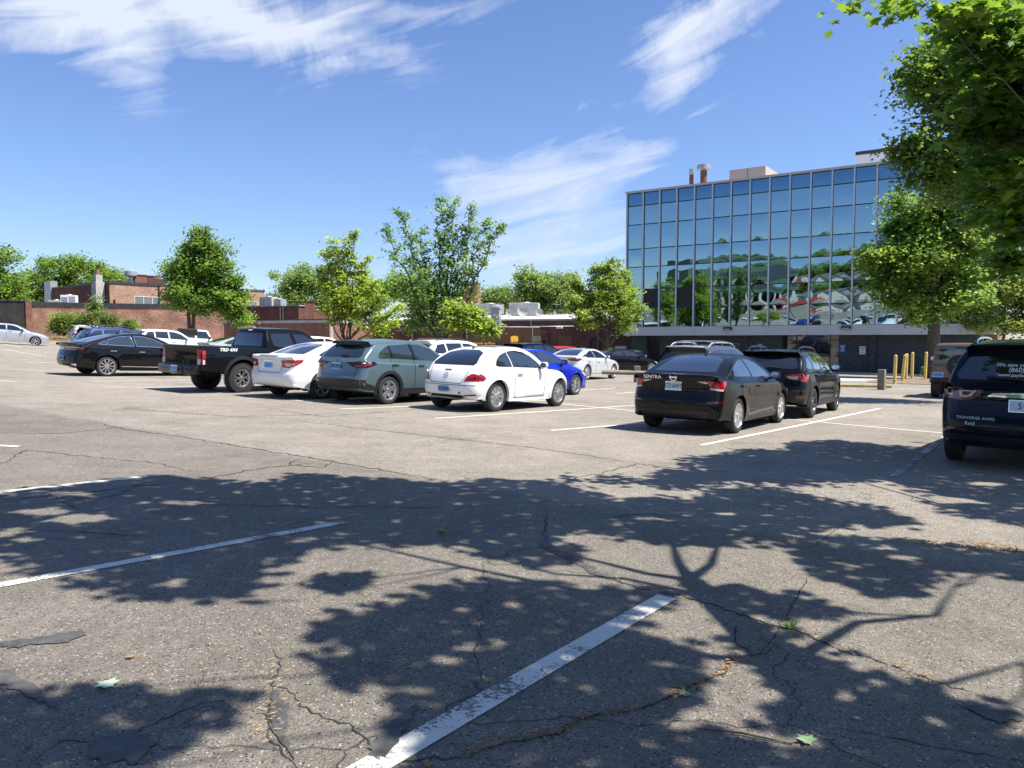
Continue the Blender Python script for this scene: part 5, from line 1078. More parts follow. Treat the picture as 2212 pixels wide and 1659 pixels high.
    st_ = noise(.55, 4, .60, .72, 1.0, .72); zz = mul(zr, st_); fin = N(t, 'VectorMath', operation='SCALE'); L(t, m4, 2, fin, 0); L(t, zz, 0, fin, 'Scale')
    L(t, fin, 0, p, 'Base Color')
    b = N(t, 'Bump', Strength=.9, Distance=.006); L(t, fine, 0, b, 'Height'); b2 = N(t, 'Bump', Strength=.6, Distance=.01); L(t, f2, 0, b2, 'Height'); L(t, b, 0, b2, 'Normal')
    b3 = N(t, 'Bump', Strength=.8, Distance=.01); b3.invert = True; L(t, mxm, 0, b3, 'Height'); L(t, b2, 0, b3, 'Normal'); L(t, b3, 0, p, 'Normal'); return m
def axis(lo, hi, mid0, mid1, fine_, grow):
    a = list(np.arange(mid0, mid1 + 1e-6, fine_)); s = fine_
    while a[-1] < hi: s *= grow; a.append(a[-1] + s)
    s = fine_
    while a[0] > lo: s *= grow; a.insert(0, a[0] - s)
    return a
xs, ys_ = axis(-2500, 2500, -75, 60, 1.5, 1.25), axis(-2500, 3000, -40, 100, 1.5, 1.25)
V = [(x, y, G(x, y)) for y in ys_ for x in xs]; nx = len(xs)
Fc = [(j * nx + i, j * nx + i + 1, (j + 1) * nx + i + 1, (j + 1) * nx + i) for j in range(len(ys_) - 1) for i in range(nx - 1)]
tag(npmesh('parking_lot', V, Fc, asphalt(), smooth=True), kind='structure')
def strip(bm, pts, w, dz=.004, jit=0.0, taper=False, mi=0, g=rng, sub=.35):
    P = [Vector((p[0], p[1])) for p in pts]; Q = [P[0]]
    for a, b in zip(P, P[1:]):
        k = max(1, int((b - a).length / sub)); Q += [a.lerp(b, (j + 1) / k) for j in range(k)]
    if jit: Q = [Q[0]] + [q + Vector(g.normal(size=2).tolist()) * jit for q in Q[1:-1]] + [Q[-1]]
    n = len(Q); prev = None
    for i, q in enumerate(Q):
        t = Q[min(i + 1, n - 1)] - Q[max(i - 1, 0)]; t.normalize(); s = Vector((-t.y, t.x))
        ww = w * .5 * ((.35 + 1.3 * g.random()) if jit else 1) * (min(1, 4 * min(i, n - 1 - i) / n + .15) if taper else 1)
        a, b = q + s * ww, q - s * ww; cur = (bm.verts.new((a.x, a.y, G(*a) + dz)), bm.verts.new((b.x, b.y, G(*b) + dz)))
        if prev: bm.faces.new((prev[0], prev[1], cur[1], cur[0])).material_index = mi
        prev = cur
def linemat(nm, col, wear):
    m, t, out = nt(nm); p = N(t, 'BsdfPrincipled', Roughness=.75); L(t, p, 0, out, 0); tc = N(t, 'TexCoord')
    n = N(t, 'TexNoise', Scale=55.0, Detail=6.0, Roughness=.7); L(t, tc, 'Object', n, 'Vector'); n2 = N(t, 'TexNoise', Scale=2.5, Detail=3.0); L(t, tc, 'Object', n2, 'Vector')
    ad = N(t, 'Math', operation='ADD'); L(t, n, 0, ad, 0); L(t, n2, 0, ad, 1)
    r = N(t, 'MapRange'); L(t, ad, 0, r, 0); r.inputs[1].default_value = 1.0 - wear; r.inputs[2].default_value = 1.0 - wear + .09
    mx = N(t, 'Mix', data_type='RGBA'); L(t, r, 0, mx, 0); mx.inputs[6].default_value = (.13, .12, .11, 1); mx.inputs[7].default_value = c4(col); L(t, mx, 2, p, 'Base Color')
    b = N(t, 'Bump', Strength=.6, Distance=.004); L(t, n, 0, b, 'Height'); L(t, b, 0, p, 'Normal'); return m
M_line = linemat('worn_line', (.62, .60, .54), .16); M_line2 = linemat('very_worn_line', (.5, .48, .43), .02); M_line3 = linemat('fresh_line', (.64, .61, .53), .3)
def pline(a, b, w=.10, m=None, ext=0):
    A, B = gp(*a), gp(*b); d = (B - A).normalized(); B = B + d * ext; bm = bmesh.new(); strip(bm, [A, B], w, .005); tag(finish('parking_line', bm, m or M_line3), kind='structure')
pline((680, 1728), (1440, 1290), .125, M_line); pline((-60, 1276), (745, 1128), .10, M_line); pline((-60, 1070), (320, 1029), .10, M_line3); pline((-60, 960), (40, 965), .10)
pline((1515, 962), (1880, 887), .10, M_line3, 1.0); pline((1190, 930), (1370, 916), .10, M_line3, 4.5); pline((940, 904), (1355, 877), .10, M_line3, 1.5); pline((735, 884), (930, 876), .10, M_line3, 4); pline((640, 866), (760, 862), .1, M_line3, 4)
pline((515, 853), (640, 848), .10, M_line3, 4); pline((385, 849), (575, 845), .10, M_line3, 4); pline((295, 838), (500, 834), .10, M_line3, 3); pline((200, 824), (370, 821), .10, M_line3, 5); pline((110, 812), (360, 807), .10, M_line3, 3)
pline((1205, 872), (1372, 888), .10, M_line3, .5); pline((1700, 906), (2120, 943), .10, M_line3, 3); pline((2041, 943), (1930, 1030), .11, M_line2); pline((1330, 850), (1430, 845), .1); pline((2090, 830), (1990, 862), .09, M_line2)
for (a, b) in (((0, 741), (52, 752)), ((0, 753), (100, 770)), ((58, 784), (110, 783)), ((0, 768), (75, 772)), ((0, 776), (90, 778)), ((0, 800), (90, 801)), ((0, 822), (40, 825)), ((-80, 745), (60, 741)), ((1180, 850), (1330, 838)), ((1350, 848), (1380, 846))): pline(a, b, .09, M_line)
M_crack = mat('crack_dark', (.030, .026, .023), .95, var=.5, vs=6); M_tar = mat('sealer', (.068, .065, .063), .7, var=.45, vs=14, bump=.3, bs=20); M_debris = mat('crack_debris', (.28, .16, .07), .9, var=.5, vs=20)
CR = [([(185, 907), (270, 927), (400, 945), (550, 970), (690, 992), (850, 1020), (980, 1042)], .035), ([(625, 907), (750, 922), (1106, 962), (1206, 975), (1386, 1002)], .03), ([(425, 1037), (550, 1014), (675, 1000)], .03),
      ([(-20, 1080), (150, 1068), (350, 1045), (425, 1037)], .03), ([(300, 1072), (350, 1082), (500, 1092), (700, 1095), (950, 1097), (1106, 1090), (1200, 1080)], .016), ([(590, 1402), (605, 1447), (585, 1482), (620, 1487), (670, 1542), (760, 1572), (840, 1637), (870, 1660)], .011), ([(590, 1482), (575, 1552), (590, 1607), (660, 1665)], .011),
      ([(60, 1659), (130, 1602), (250, 1602), (350, 1557), (450, 1517), (550, 1512)], .008), ([(1000, 1640), (1106, 1602), (1206, 1587), (1256, 1552), (1386, 1532), (1466, 1497), (1556, 1457), (1586, 1422), (1656, 1412), (1690, 1387)], .014), ([(780, 1665), (850, 1640), (1000, 1640)], .014),
      ([(1181, 1100), (1176, 1177), (1241, 1207), (1306, 1247), (1386, 1272), (1466, 1287), (1556, 1312), (1656, 1347), (1731, 1367), (1806, 1402), (1906, 1432), (2006, 1467), (2230, 1540)], .018), ([(1586, 1347), (1591, 1387), (1636, 1422)], .012), ([(1200, 1045), (1376, 1002), (1456, 1012), (1581, 1020), (1700, 1030)], .03),
      ([(1800, 1570), (1960, 1600), (2060, 1620), (2200, 1645)], .008), ([(0, 937), (125, 937), (300, 920)], .035), ([(-10, 1010), (60, 972), (170, 985), (330, 1000), (430, 1020)], .02), ([(80, 1145), (180, 1150), (300, 1158)], .014), ([(650, 990), (620, 1005), (690, 1010), (720, 996)], .02),
      ([(120, 870), (300, 885), (500, 900), (800, 893)], .03), ([(560, 880), (700, 900), (900, 885)], .03), ([(1750, 1240), (1700, 1330), (1640, 1420)], .008), ([(1840, 1120), (1760, 1180), (1700, 1190)], .008)]
for pts, w in CR:
    bm = bmesh.new(); nr = min(gp(*p).y for p in pts) < 6.5; strip(bm, [gp(*p) for p in pts], w * (.8 if nr else .72), .003, jit=.008 if nr else .022, taper=True, sub=.035 if nr else .10); tag(finish('pavement_crack', bm, M_crack), kind='structure')
for poly in ([(0, 1402), (-60, 1405), (-60, 1390), (0, 1387), (90, 1378), (175, 1364), (185, 1372), (150, 1387), (50, 1399)], [(-40, 1430), (20, 1449), (115, 1512), (132, 1534), (100, 1527), (30, 1492), (-40, 1462)], [(800, 1617), (830, 1577), (905, 1512), (880, 1570), (835, 1640), (810, 1640)], [(190, 1645), (200, 1600), (290, 1580), (335, 1605), (300, 1650)], [(585, 1500), (600, 1495), (625, 1530), (615, 1600), (640, 1640), (600, 1600), (580, 1560)], [(2080, 1530), (2180, 1520), (2212, 1560), (2160, 1565)]):
    P = [gp(*p) for p in poly]; bm = bmesh.new(); bm.faces.new([bm.verts.new((p.x, p.y, p.z + .006)) for p in P]); bmesh.ops.subdivide_edges(bm, edges=bm.edges[:], cuts=6, use_grid_fill=True)
    for v in bm.verts: v.co.x += rng.normal() * .007; v.co.y += rng.normal() * .011
    tag(finish('tar_patch', bm, M_tar), kind='structure')
for pts, w in (([(100, 1057), (160, 1077), (220, 1076), (265, 1062), (300, 1045)], .07), ([(95, 1062), (140, 1085), (170, 1100)], .05), ([(60, 1050), (0, 1075)], .06), ([(1290, 1120), (1400, 1110), (1500, 1118)], .03), ([(1176, 1150), (1180, 1180), (1230, 1205), (1310, 1250)], .07)):
    bm = bmesh.new(); strip(bm, [gp(*p) for p in pts], w, .0045, jit=.012, taper=True, sub=.12); tag(finish('tar_patch', bm, M_tar), kind='structure')
# litter in the cracks and on the lot
def litter(name, pts, n, spread, sx, sy, m, seed):
    g = np.random.default_rng(seed); P = [gp(*p) for p in pts]; vs = []; fs = []
    for k in range(n):
        i = g.integers(0, len(P) - 1) if len(P) > 1 else 0; t = g.random(); q = P[i].lerp(P[min(i + 1, len(P) - 1)], t); x = q.x + g.normal() * spread; y = q.y + g.normal() * spread; z = G(x, y) + .007 + .012 * g.random()
        a = g.random() * 6.28; c, s = math.cos(a), math.sin(a); l = sx * (.5 + g.random()); w = sy * (.6 + g.random() * .8); b0 = len(vs)
        for u, v in ((-l, -w * .3), (l * .2, -w), (l, 0), (-l * .1, w)): vs.append((x + u * c - v * s, y + u * s + v * c, z + .006 * g.random()))
        fs.append((b0, b0 + 1, b0 + 2, b0 + 3))
    return npmesh(name, vs, fs, m)
o = litter('leaf_litter', [(1000, 1635), (1106, 1602), (1206, 1587), (1256, 1552), (1386, 1532), (1466, 1497), (1556, 1457), (1586, 1422)], 420, .018, .014, .0028, M_debris, 1); tag(o, 'dry brown needles gathered along the crack in the foreground', 'litter', kind='stuff')
o = litter('leaf_litter', [(590, 1430), (585, 1482), (575, 1552), (590, 1607)], 120, .045, .016, .0009, mat('straw', (.45, .32, .15), .9), 2); tag(o, 'pale straw needles scattered over the forked crack at lower left', 'litter', kind='stuff')
o = litter('leaf_litter', [(1176, 1180), (1241, 1207), (1306, 1247), (1731, 1367), (1906, 1432), (2006, 1467)], 200, .03, .012, .004, M_debris, 3); tag(o, 'dry debris along the long crack running right from the middle', 'litter', kind='stuff')
o = litter('leaf_litter', [(100, 1500), (700, 1300), (1200, 1400), (1800, 1500), (1500, 1300), (2100, 1350), (300, 1350), (900, 1600), (1000, 1150), (200, 1200), (1700, 1120), (2100, 1170)], 520, .55, .013, .0022, mat('dry_bits', (.42, .29, .16), .9, var=.4, vs=30), 4); tag(o, 'tiny dry seeds and needles scattered over the near asphalt', 'litter', kind='stuff')
o = litter('leaf_litter', [(1940, 1172), (2100, 1180), (2200, 1190)], 160, .10, .03, .008, M_debris, 5); tag(o, 'brown dry leaves in the worn hollow at the right edge', 'litter', kind='stuff')
def fallen(px, py, size, m, lab, ang, curl=.3):
    q = gp(px, py); base = LEAF['maple'][0]; bm = bmesh.new(); c, s = math.cos(ang), math.sin(ang)
    ctr = bm.verts.new((q.x, q.y, q.z + .012)); V_ = [bm.verts.new((q.x + size * (a * c - b * s), q.y + size * (a * s + b * c), q.z + .010 + size * curl * (a * a * .8 + .12 * math.sin(9 * a + 5 * b)))) for a, b in base]
    for i in range(len(V_)): bm.faces.new((ctr, V_[i], V_[(i + 1) % len(V_)]))
    tube(bm, [(q.x + size * .45 * s, q.y - size * .45 * c, q.z + .012), (q.x + size * 1.0 * s, q.y - size * 1.0 * c, q.z + .014)], .0015, 4)
    tag(finish('fallen_leaf', bm, m), lab, 'leaf')
ml = mat('leaf_pale', (.42, .52, .36), .6); mg = mat('leaf_green_dull', (.20, .30, .15), .6); mbr = mat('leaf_brown', (.28, .16, .07), .8)
fallen(228, 1482, .105, ml, 'pale green lobed leaf lying underside up at lower left', 1.2); fallen(1478, 1502, .075, mg, 'dull green leaf lying beside the needle filled crack', 2.2); fallen(1738, 1602, .085, mg, 'curled green leaf in shade near the bottom edge', .4, .5)
fallen(1850, 1555, .03, ml, 'tiny pale two-winged leaf in the shade at lower right', .3); fallen(958, 1153, .10, mbr, 'crumpled brown leaf in the shade beyond the white line end', .7, 1.2); fallen(925, 1655, .05, mbr, 'small tan leaf on the lower end of the white line', 2.6, .6); fallen(280, 1422, .05, mbr, 'small tan seed pod on the sunlit patch at left', 1.5, .2); fallen(2190, 1640, .04, mbr, 'small tan leaf in the bottom right corner', 1.0, .5)
q = gp(1600, 1592); bm = bmesh.new(); A, B = gp(1500, 1575), gp(1712, 1610); tube(bm, [A + Vector((0, 0, .006)), A.lerp(B, .5) + Vector((0, .01, .012)), B + Vector((0, 0, .006))], [.003, .005, .003], 5); tag(finish('twig', bm, M_bark), 'thin dark twig lying in shade near the bottom edge', 'twig')
q = gp(1708, 1360); g_ = np.random.default_rng(8); w_ = empty('weed', q, 0, 'small bright green weed growing out of the crack', 'weed'); bm = bmesh.new()
for k in range(16):
    a = g_.random() * 6.28; l = .035 + .03 * g_.random(); h = .02 + .035 * g_.random(); c, s = math.cos(a), math.sin(a); bm.faces.new([bm.verts.new(v) for v in ((0, 0, .003), (c * l * .5 - s * .006, s * l * .5 + c * .006, h * .8), (c * l, s * l, h), (c * l * .5 + s * .006, s * l * .5 - c * .006, h * .8))])
finish('leaf_tuft', bm, leafmat('weed_leaf', (.10, .24, .02), (.16, .32, .03)), w_)
# ================================================================= KERBS, PAVING, POSTS
def ribbon(name, pts, w, h, m, dz=0.0):   # raised strip (kerb, pavement) along ground points
    bm = bmesh.new(); P = [Vector((p[0], p[1])) for p in pts]; prev = None; Q = [P[0]]
    for a, b in zip(P, P[1:]): k = max(1, int((b - a).length / 1.5)); Q += [a.lerp(b, (j + 1) / k) for j in range(k)]
    for i, q in enumerate(Q):
        t = Q[min(i + 1, len(Q) - 1)] - Q[max(i - 1, 0)]; t.normalize(); s = Vector((-t.y, t.x)) * w / 2; a, b = q + s, q - s; za, zb = G(*a), G(*b)
        cur = [bm.verts.new((a.x, a.y, za - .1)), bm.verts.new((a.x, a.y, za + h)), bm.verts.new((b.x, b.y, zb + h)), bm.verts.new((b.x, b.y, zb - .1))]
        if prev:
            for k in range(3): bm.faces.new((prev[k], prev[k + 1], cur[k + 1], cur[k]))
        else: bm.faces.new(cur)
        prev = cur
    bm.faces.new(prev[::-1]); bmesh.ops.recalc_face_normals(bm, faces=bm.faces[:]); return tag(finish(name, bm, m), kind='structure')
fd = Vector((.8259, -.5639)); fn_ = Vector((-.5639, -.8259)); P0 = Vector((10.0, 67.3))
M_side = mat('pale_paving', (.44, .43, .40), .9, var=.15, vs=2); M_kerb = mat('kerb_stone', (.26, .25, .23), .9, var=.2, vs=3); M_yk = mat('kerb_yellow', (.42, .33, .08), .8, var=.3, vs=2)
ribbon('pavement', [P0 + fd * 1 + fn_ * 1.2, P0 + fd * 29 + fn_ * 1.2], 2.6, .14, M_side); ribbon('kerb', [P0 + fd * 1 + fn_ * 2.62, P0 + fd * 29 + fn_ * 2.62], .15, .15, M_kerb)
ka, kb = gp(1815, 836), gp(1925, 838); ribbon('kerb', [gp(1640, 834), ka, kb], .16, .10, M_yk)
ribbon('pavement', [gp(1640, 822), gp(1925, 824)], 3.2, .06, M_side)
# mulch island with the bollards
isl = gp(1985, 828); bm = bmesh.new(); ctr = bm.verts.new((isl.x, isl.y, isl.z + .22)); ring = [bm.verts.new((isl.x + 3.0 * math.cos(a), isl.y + 1.7 * math.sin(a), G(isl.x + 3.0 * math.cos(a), isl.y + 1.7 * math.sin(a)) + .02)) for a in [2 * math.pi * k / 28 for k in range(28)]]; r2 = [bm.verts.new((isl.x + 1.8 * math.cos(a), isl.y + 1.0 * math.sin(a), isl.z + .17)) for a in [2 * math.pi * k / 28 for k in range(28)]]
for k in range(28): bm.faces.new((ring[k], ring[(k + 1) % 28], r2[(k + 1) % 28], r2[k])); bm.faces.new((r2[k], r2[(k + 1) % 28], ctr))
tag(finish('mulch_bed', bm, mat('mulch', (.20, .14, .10), .95, var=.5, vs=9, bump=1.0, bs=15), smooth=60), kind='structure')
g9 = np.random.default_rng(12); vs = []; fs = []
for k in range(900):
    a = g9.random() * 6.28; rr = math.sqrt(g9.random()); x = isl.x + 2.9 * rr * math.cos(a); y = isl.y + 1.6 * rr * math.sin(a); z = isl.z + .24 - .2 * rr; t = g9.random() * 6.28; l = .05; b0 = len(vs)
    for u, v in ((-l, -.02), (l, -.02), (l, .02), (-l, .02)): vs.append((x + u * math.cos(t) - v * math.sin(t), y + u * math.sin(t) + v * math.cos(t), z + .02 * g9.random()))
    fs.append((b0, b0 + 1, b0 + 2, b0 + 3))
tag(npmesh('wood_chips', vs, fs, mat('chips', (.32, .23, .17), .9, var=.5, vs=20)), 'wood chips covering the bed around the yellow bollards', 'mulch', kind='stuff')
M_yel = mat('bollard_yellow', (.62, .44, .10), .5, var=.15, vs=6); 
def bollard(px, py, h, lab, lean=0.0, r=.075, d=None):
    q = gp(px, py); o = empty('bollard', q, 0, lab, 'bollard', 'yellow steel bollards by the glass block'); bm = bmesh.new(); tube(bm, [(0, 0, -.1), (lean * h, 0, h)], r, 16, cap=False); 
    rr = lathe(bm, [(r, h - .001), (r * .92, h + .03), (r * .6, h + .06), (.004, h + .072)], 16, c=(lean * h, 0, 0)); finish('post', bm, M_yel, o, 40)
for a in ((1932, 829, 1.30, 'yellow bollard furthest left on the mulch bed', .02), (1948, 828, 1.32, 'leaning yellow bollard, second from the left', .09), (1956, 826, 1.38, 'yellow bollard partly behind the leaning one', .02), (1969.5, 825, 1.46, 'yellow bollard right of the leaning pair', .0), (1998, 823, 1.5, 'tall yellow bollard standing apart left of the brown off-roader', .02), (2030, 820, 1.2, 'yellow bollard half hidden by the brown off-roader', 0)): bollard(*a)
for px, lab in ((1361, 'yellow bollard left of the orange brick patch'), (1376, 'yellow bollard in front of the orange brick patch'), (1290, 'short yellow bollard by the wall, left of the thin trunk'), (1272, 'short yellow bollard furthest left by the dark brick wall')):
    q = at(px, 775, 63); o = empty('bollard', (q.x, q.y, G(q.x, q.y)), 0, lab, 'bollard', 'yellow steel bollards by the glass block'); bm = bmesh.new(); hh = 1.5 if px > 1350 else 1.0; tube(bm, [(0, 0, 0), (0, 0, hh)], .09, 10); finish('post', bm, mat('bollard_yellow2', (.5, .38, .03), .5), o)
M_wood = mat('weathered_wood', (.20, .17, .135), .9, var=.35, vs=7, bump=.5, bs=30)
def wpost(px, py, h, w, lab, nm='wooden_post'):
    q = gp(px, py); o = empty(nm, q, R(50), lab, 'post'); bm = bmesh.new(); box(bm, -w / 2, w / 2, -w / 2, w / 2, -.2, h, 0, .015); finish('post', bm, M_wood, o); return o
wpost(1904, 842, .80, .26, 'short square weathered wooden post left of the mulch bed')
fr_ = empty('wooden_fence', gp(1376, 826), 0, 'low weathered wooden rail fence between the white sedan and the black one', 'fence'); q0 = gp(1376, 826)
bm = bmesh.new(); box(bm, -.13, .13, -.12, .12, -.2, .72, 0, .02); finish('post', bm, M_wood, fr_)
bm = bmesh.new(); a_ = gp(1300, 824) - q0; b_ = gp(1500, 828) - q0
for p_, r_ in ((a_, 1), (b_, 1)): pass
tube(bm, [a_ + Vector((0, -.02, .42)), Vector((0, -.15, .42)), b_ + Vector((0, -.02, .42))], .10, 4); finish('rail', bm, M_wood, fr_)
g0 = at(-40, 735, 70); g1 = at(182, 735, 72); fr_ = empty('guard_rail', (g0.x, g0.y, 0), dirang(g0, g1), 'weathered timber guard rail in front of the long red wall', 'fence'); Lg = (g1 - g0).length
for zc in (.30, .62):
    bm = bmesh.new(); z0 = G(g1.x, g1.y) - .15; box(bm, 0, Lg, -.06, .06, z0 + zc, z0 + zc + .2); finish('rail', bm, mat('rail_tan', (.36, .24, .14), .9, var=.3, vs=4), fr_)
for k in range(5): bm = bmesh.new(); x = Lg * (k + .5) / 5; box(bm, x - .12, x + .12, .062, .26, z0 - .6, z0 + 1.05); finish('post', bm, M_wood, fr_)
q = gp(716, 737 + 8); q = at(716, 740, 68); o = empty('utility_pole', (q.x, q.y, G(q.x, q.y)), 0, 'slim grey wooden utility pole beside the brick corner', 'pole'); bm = bmesh.new(); tube(bm, [(0, 0, 0), (0, 0, at(716, 640, 68).z - G(q.x, q.y))], [.17, .13], 10); finish('pole', bm, mat('grey_pole', (.25, .22, .19), .9), o)
for (px, py0, py1, d, lab) in ((692, 768 - 105, 640, 90, 'thin lamp post on the roof behind the pickup'),):
    pass
# ================================================================= TREES
def LB(base, d, L_):
    out = []
    for l in L_:
        px, py, rx, rz = l[:4]; c = at(px, py, d + (l[4] if len(l) > 4 else 0)); s = d / F; out.append((c.x - base.x, c.y - base.y, c.z - base.z, rx * s, rx * s * .85, rz * s))
    return out
def T(px, d, L_, n, size, m, label, tips=None, **k):
    q = at(px, 735, d); base = Vector((q.x, q.y, G(q.x, q.y) if d < 75 else max(G(q.x, q.y), .0)))
    if tips:
        g = np.random.default_rng(k.get('seed', 1)); k['leaders'] = []
        for tx, ty, t0, wd in tips: c = at(tx, ty, d) - base; k['leaders'].append((c.x, c.y + g.normal() * abs(c.x) * .3, c.z, t0, wd))
    return tree('tree', base, LB(base, d, L_), n, size, m, label, **k)
MG = leafmat('leaf_mid', (.115, .215, .032), (.205, .335, .058)); MY = leafmat('leaf_lime', (.23, .35, .04), (.37, .48, .075)); MD = leafmat('leaf_dark', (.06, .14, .022), (.12, .22, .04)); MO = leafmat('leaf_open', (.11, .22, .05), (.18, .32, .07)); MB_ = leafmat('leaf_far_haze', (.16, .25, .065), (.25, .36, .10))  # MB_: paler greens, distance haze put into the background leaf colour
T(413, 60, [(432, 545, 30, 36), (400, 590, 34, 36), (462, 580, 34, 38), (430, 640, 60, 38), (384, 640, 20, 24), (485, 645, 42, 36), (512, 682, 28, 16), (530, 660, 12, 10), (505, 610, 14, 12), (488, 560, 12, 10), (438, 505, 16, 26), (408, 540, 20, 24), (475, 545, 20, 20)], 27000, .23, MG, 'dense dark green tree with twin trunk standing left of centre before the red wall', trunks=((-.16, 0), (.22, 0)), tr=.16, fork=3.0, clump=.40, cn=120, seed=11, hollow=.3, nb=30)
T(750, 50, [(760, 530, 32, 25), (735, 560, 55, 35), (775, 590, 45, 40), (720, 615, 45, 40), (775, 640, 60, 40), (830, 670, 48, 30), (700, 560, 20, 22), (850, 690, 30, 14), (720, 680, 30, 20)], 9500, .2, MY, 'airy lime green tree with two thin dark trunks', tr=.16, fork=1.2, clump=.22, seed=12, tips=[(765, 505, .35, 1.0), (725, 520, .35, 1.0), (700, 545, .4, .9), (790, 560, .35, 1.0), (690, 600, .45, .9), (812, 610, .4, 1.0), (745, 545, .3, 1.0), (865, 665, .45, .9), (700, 665, .5, .8), (850, 700, .5, .8), (780, 600, .35, 1.0), (735, 620, .4, .9), (830, 640, .4, 1.0)])
T(955, 45, [(960, 470, 50, 40), (905, 510, 40, 30), (1015, 480, 40, 28), (870, 490, 22, 12), (835, 478, 16, 7), (1060, 478, 24, 14), (950, 550, 70, 40), (1000, 560, 40, 35), (900, 590, 36, 28), (950, 630, 60, 45), (985, 440, 25, 16), (935, 450, 14, 14)], 8500, .18, MO, 'tall open vase shaped tree with fanned branches against the sky', tr=.2, fork=2.2, clump=.19, seed=13, tips=[(822, 482, .35, .8), (872, 470, .4, .7), (905, 500, .3, .9), (950, 430, .35, .8), (985, 428, .35, .8), (1020, 440, .35, .8), (1050, 470, .35, .8), (1085, 480, .4, .7), (1010, 500, .3, .9), (900, 560, .3, .9), (870, 620, .3, 1.0), (960, 500, .25, .9), (935, 590, .2, 1.0), (980, 570, .2, 1.0), (890, 660, .3, .9)])
T(1000, 42, [(985, 668, 22, 14), (1012, 682, 32, 18), (1058, 714, 26, 8), (1035, 704, 32, 12), (975, 705, 18, 12), (1078, 722, 12, 5)], 4200, .2, leafmat('leaf_lime2', (.18, .29, .035), (.32, .43, .07)), 'low bright lime branches drooping in front of the delivery truck', trunks=((0, 0),), tr=.08, fork=1.6, clump=.26, cn=60, seed=14, hollow=.3, nb=22)
T(905, 58, [(880, 625, 35, 35), (925, 660, 45, 50), (900, 690, 30, 25)], 7000, .24, MG, 'mid green tree filling behind the open tree', tr=.12, fork=2, clump=.45, cn=50, seed=15)
T(1311, 58, [(1320, 585, 38, 24), (1280, 620, 48, 28), (1345, 620, 42, 34), (1320, 650, 60, 34), (1260, 660, 38, 20), (1370, 660, 30, 20), (1320, 690, 40, 20)], 16000, .2, leafmat('leaf_yg', (.17, .28, .04), (.30, .42, .08)), 'round yellow green tree before the dark brick row, left of the glass block', tr=.2, fork=2.3, clump=.26, seed=16, tips=[(1320, 570, .45, 1.4), (1290, 580, .45, 1.4), (1350, 590, .45, 1.4), (1250, 610, .5, 1.4), (1375, 625, .5, 1.3), (1235, 650, .5, 1.2), (1385, 665, .55, 1.1), (1270, 640, .45, 1.4), (1340, 640, .4, 1.4), (1310, 610, .4, 1.4), (1250, 690, .6, 1.0), (1350, 690, .6, 1.0)])
bgt = [(130, 118, [(140, 590, 50, 40), (90, 610, 50, 45), (190, 600, 50, 35), (60, 650, 35, 40), (120, 640, 60, 35), (160, 570, 30, 22)], 20000, MG, 'wide green tree behind the left end of the two-storey building'),
       (245, 130, [(240, 605, 45, 22), (270, 612, 30, 16), (215, 595, 25, 20)], 7000, MB_, 'paler tree behind the chimney of the brick wing'),
       (-30, 90, [(-10, 555, 32, 22), (-20, 620, 55, 45), (10, 650, 28, 28), (-60, 560, 50, 40), (0, 600, 25, 25)], 12000, MG, 'tree cut by the left edge of the photo'),
       (640, 120, [(640, 610, 55, 40), (690, 600, 45, 35), (620, 650, 25, 20), (660, 650, 70, 30), (585, 640, 12, 5)], 19000, MB_, 'broad green tree behind the dark square brick block'),
       (560, 130, [(550, 640, 10, 8), (580, 668, 22, 8)], 2500, MG, 'small tree top between the two-storey roof and the square block'),
       (820, 130, [(815, 640, 45, 25), (850, 620, 35, 28), (790, 620, 30, 25)], 8000, MG, 'green tree behind the lime tree and white roof'),
       (1075, 125, [(1075, 645, 38, 24), (1050, 655, 25, 20), (1100, 660, 30, 20)], 8000, MB_, 'low yellow green tree right of the square chimney'),
       (1165, 115, [(1150, 615, 42, 36), (1190, 625, 45, 38), (1225, 615, 30, 32), (1150, 650, 45, 25), (1215, 650, 40, 25)], 19000, MB_, 'large rounded green tree behind the rooftop units')]
for i, (px, d, L_, n, m, lab) in enumerate(bgt): T(px, d, L_, n, .36, m, lab, group='background trees', tr=.25, fork=4, clump=.7, cn=90, seed=30 + i, hollow=.4, nb=14)
def bush(px, py, d, L_, n, lab, m, size=.16, seed=50):
    q = at(px, py, d); base = Vector((q.x, q.y, q.z)); g = np.random.default_rng(seed); root = empty('bush', base, 0, lab, 'bush'); p, cen = lobe_points(LB(base, d, L_), n, g, .4, .28, 50); p[:, 2] = np.maximum(p[:, 2], 0)
    bm = bmesh.new()
    for c in cen[:16]: limb(bm, (0, 0, 0), c.tolist(), .04, .01, g, .1, 4, 4)
    finish('stems', bm, M_bark, root); leaves('foliage', p, size, m, root, 'kite', .4, seed)
MBU = leafmat('leaf_bush', (.16, .24, .04), (.28, .36, .09))
bush(137, 726, 76, [(137, 695, 28, 20), (120, 708, 16, 14), (155, 705, 18, 14)], 6000, 'rounded yellow green bush against the red wall', MBU); bush(212, 726, 76, [(212, 690, 34, 24), (212, 655, 12, 22), (212, 675, 20, 20), (190, 700, 25, 16), (235, 700, 22, 18)], 9000, 'taller pointed bush climbing above the red wall', leafmat('leaf_bush2', (.11, .17, .035), (.22, .30, .08)), seed=51); bush(280, 730, 77, [(280, 703, 14, 14), (290, 715, 16, 8)], 2500, 'small bright bush right of the taller one', MBU, seed=52)
bush(2035, 812, 47, [(2045, 800, 40, 9), (2020, 802, 20, 8)], 2600, 'low clipped green shrub behind the tall bollard', MD, .14, 53)
o = litter('verge_grass', [(60, 733), (200, 733)], 1500, 1.0, .12, .02, MBU, 9); tag(o, 'weedy grass strip below the timber guard rail', 'grass', kind='stuff')
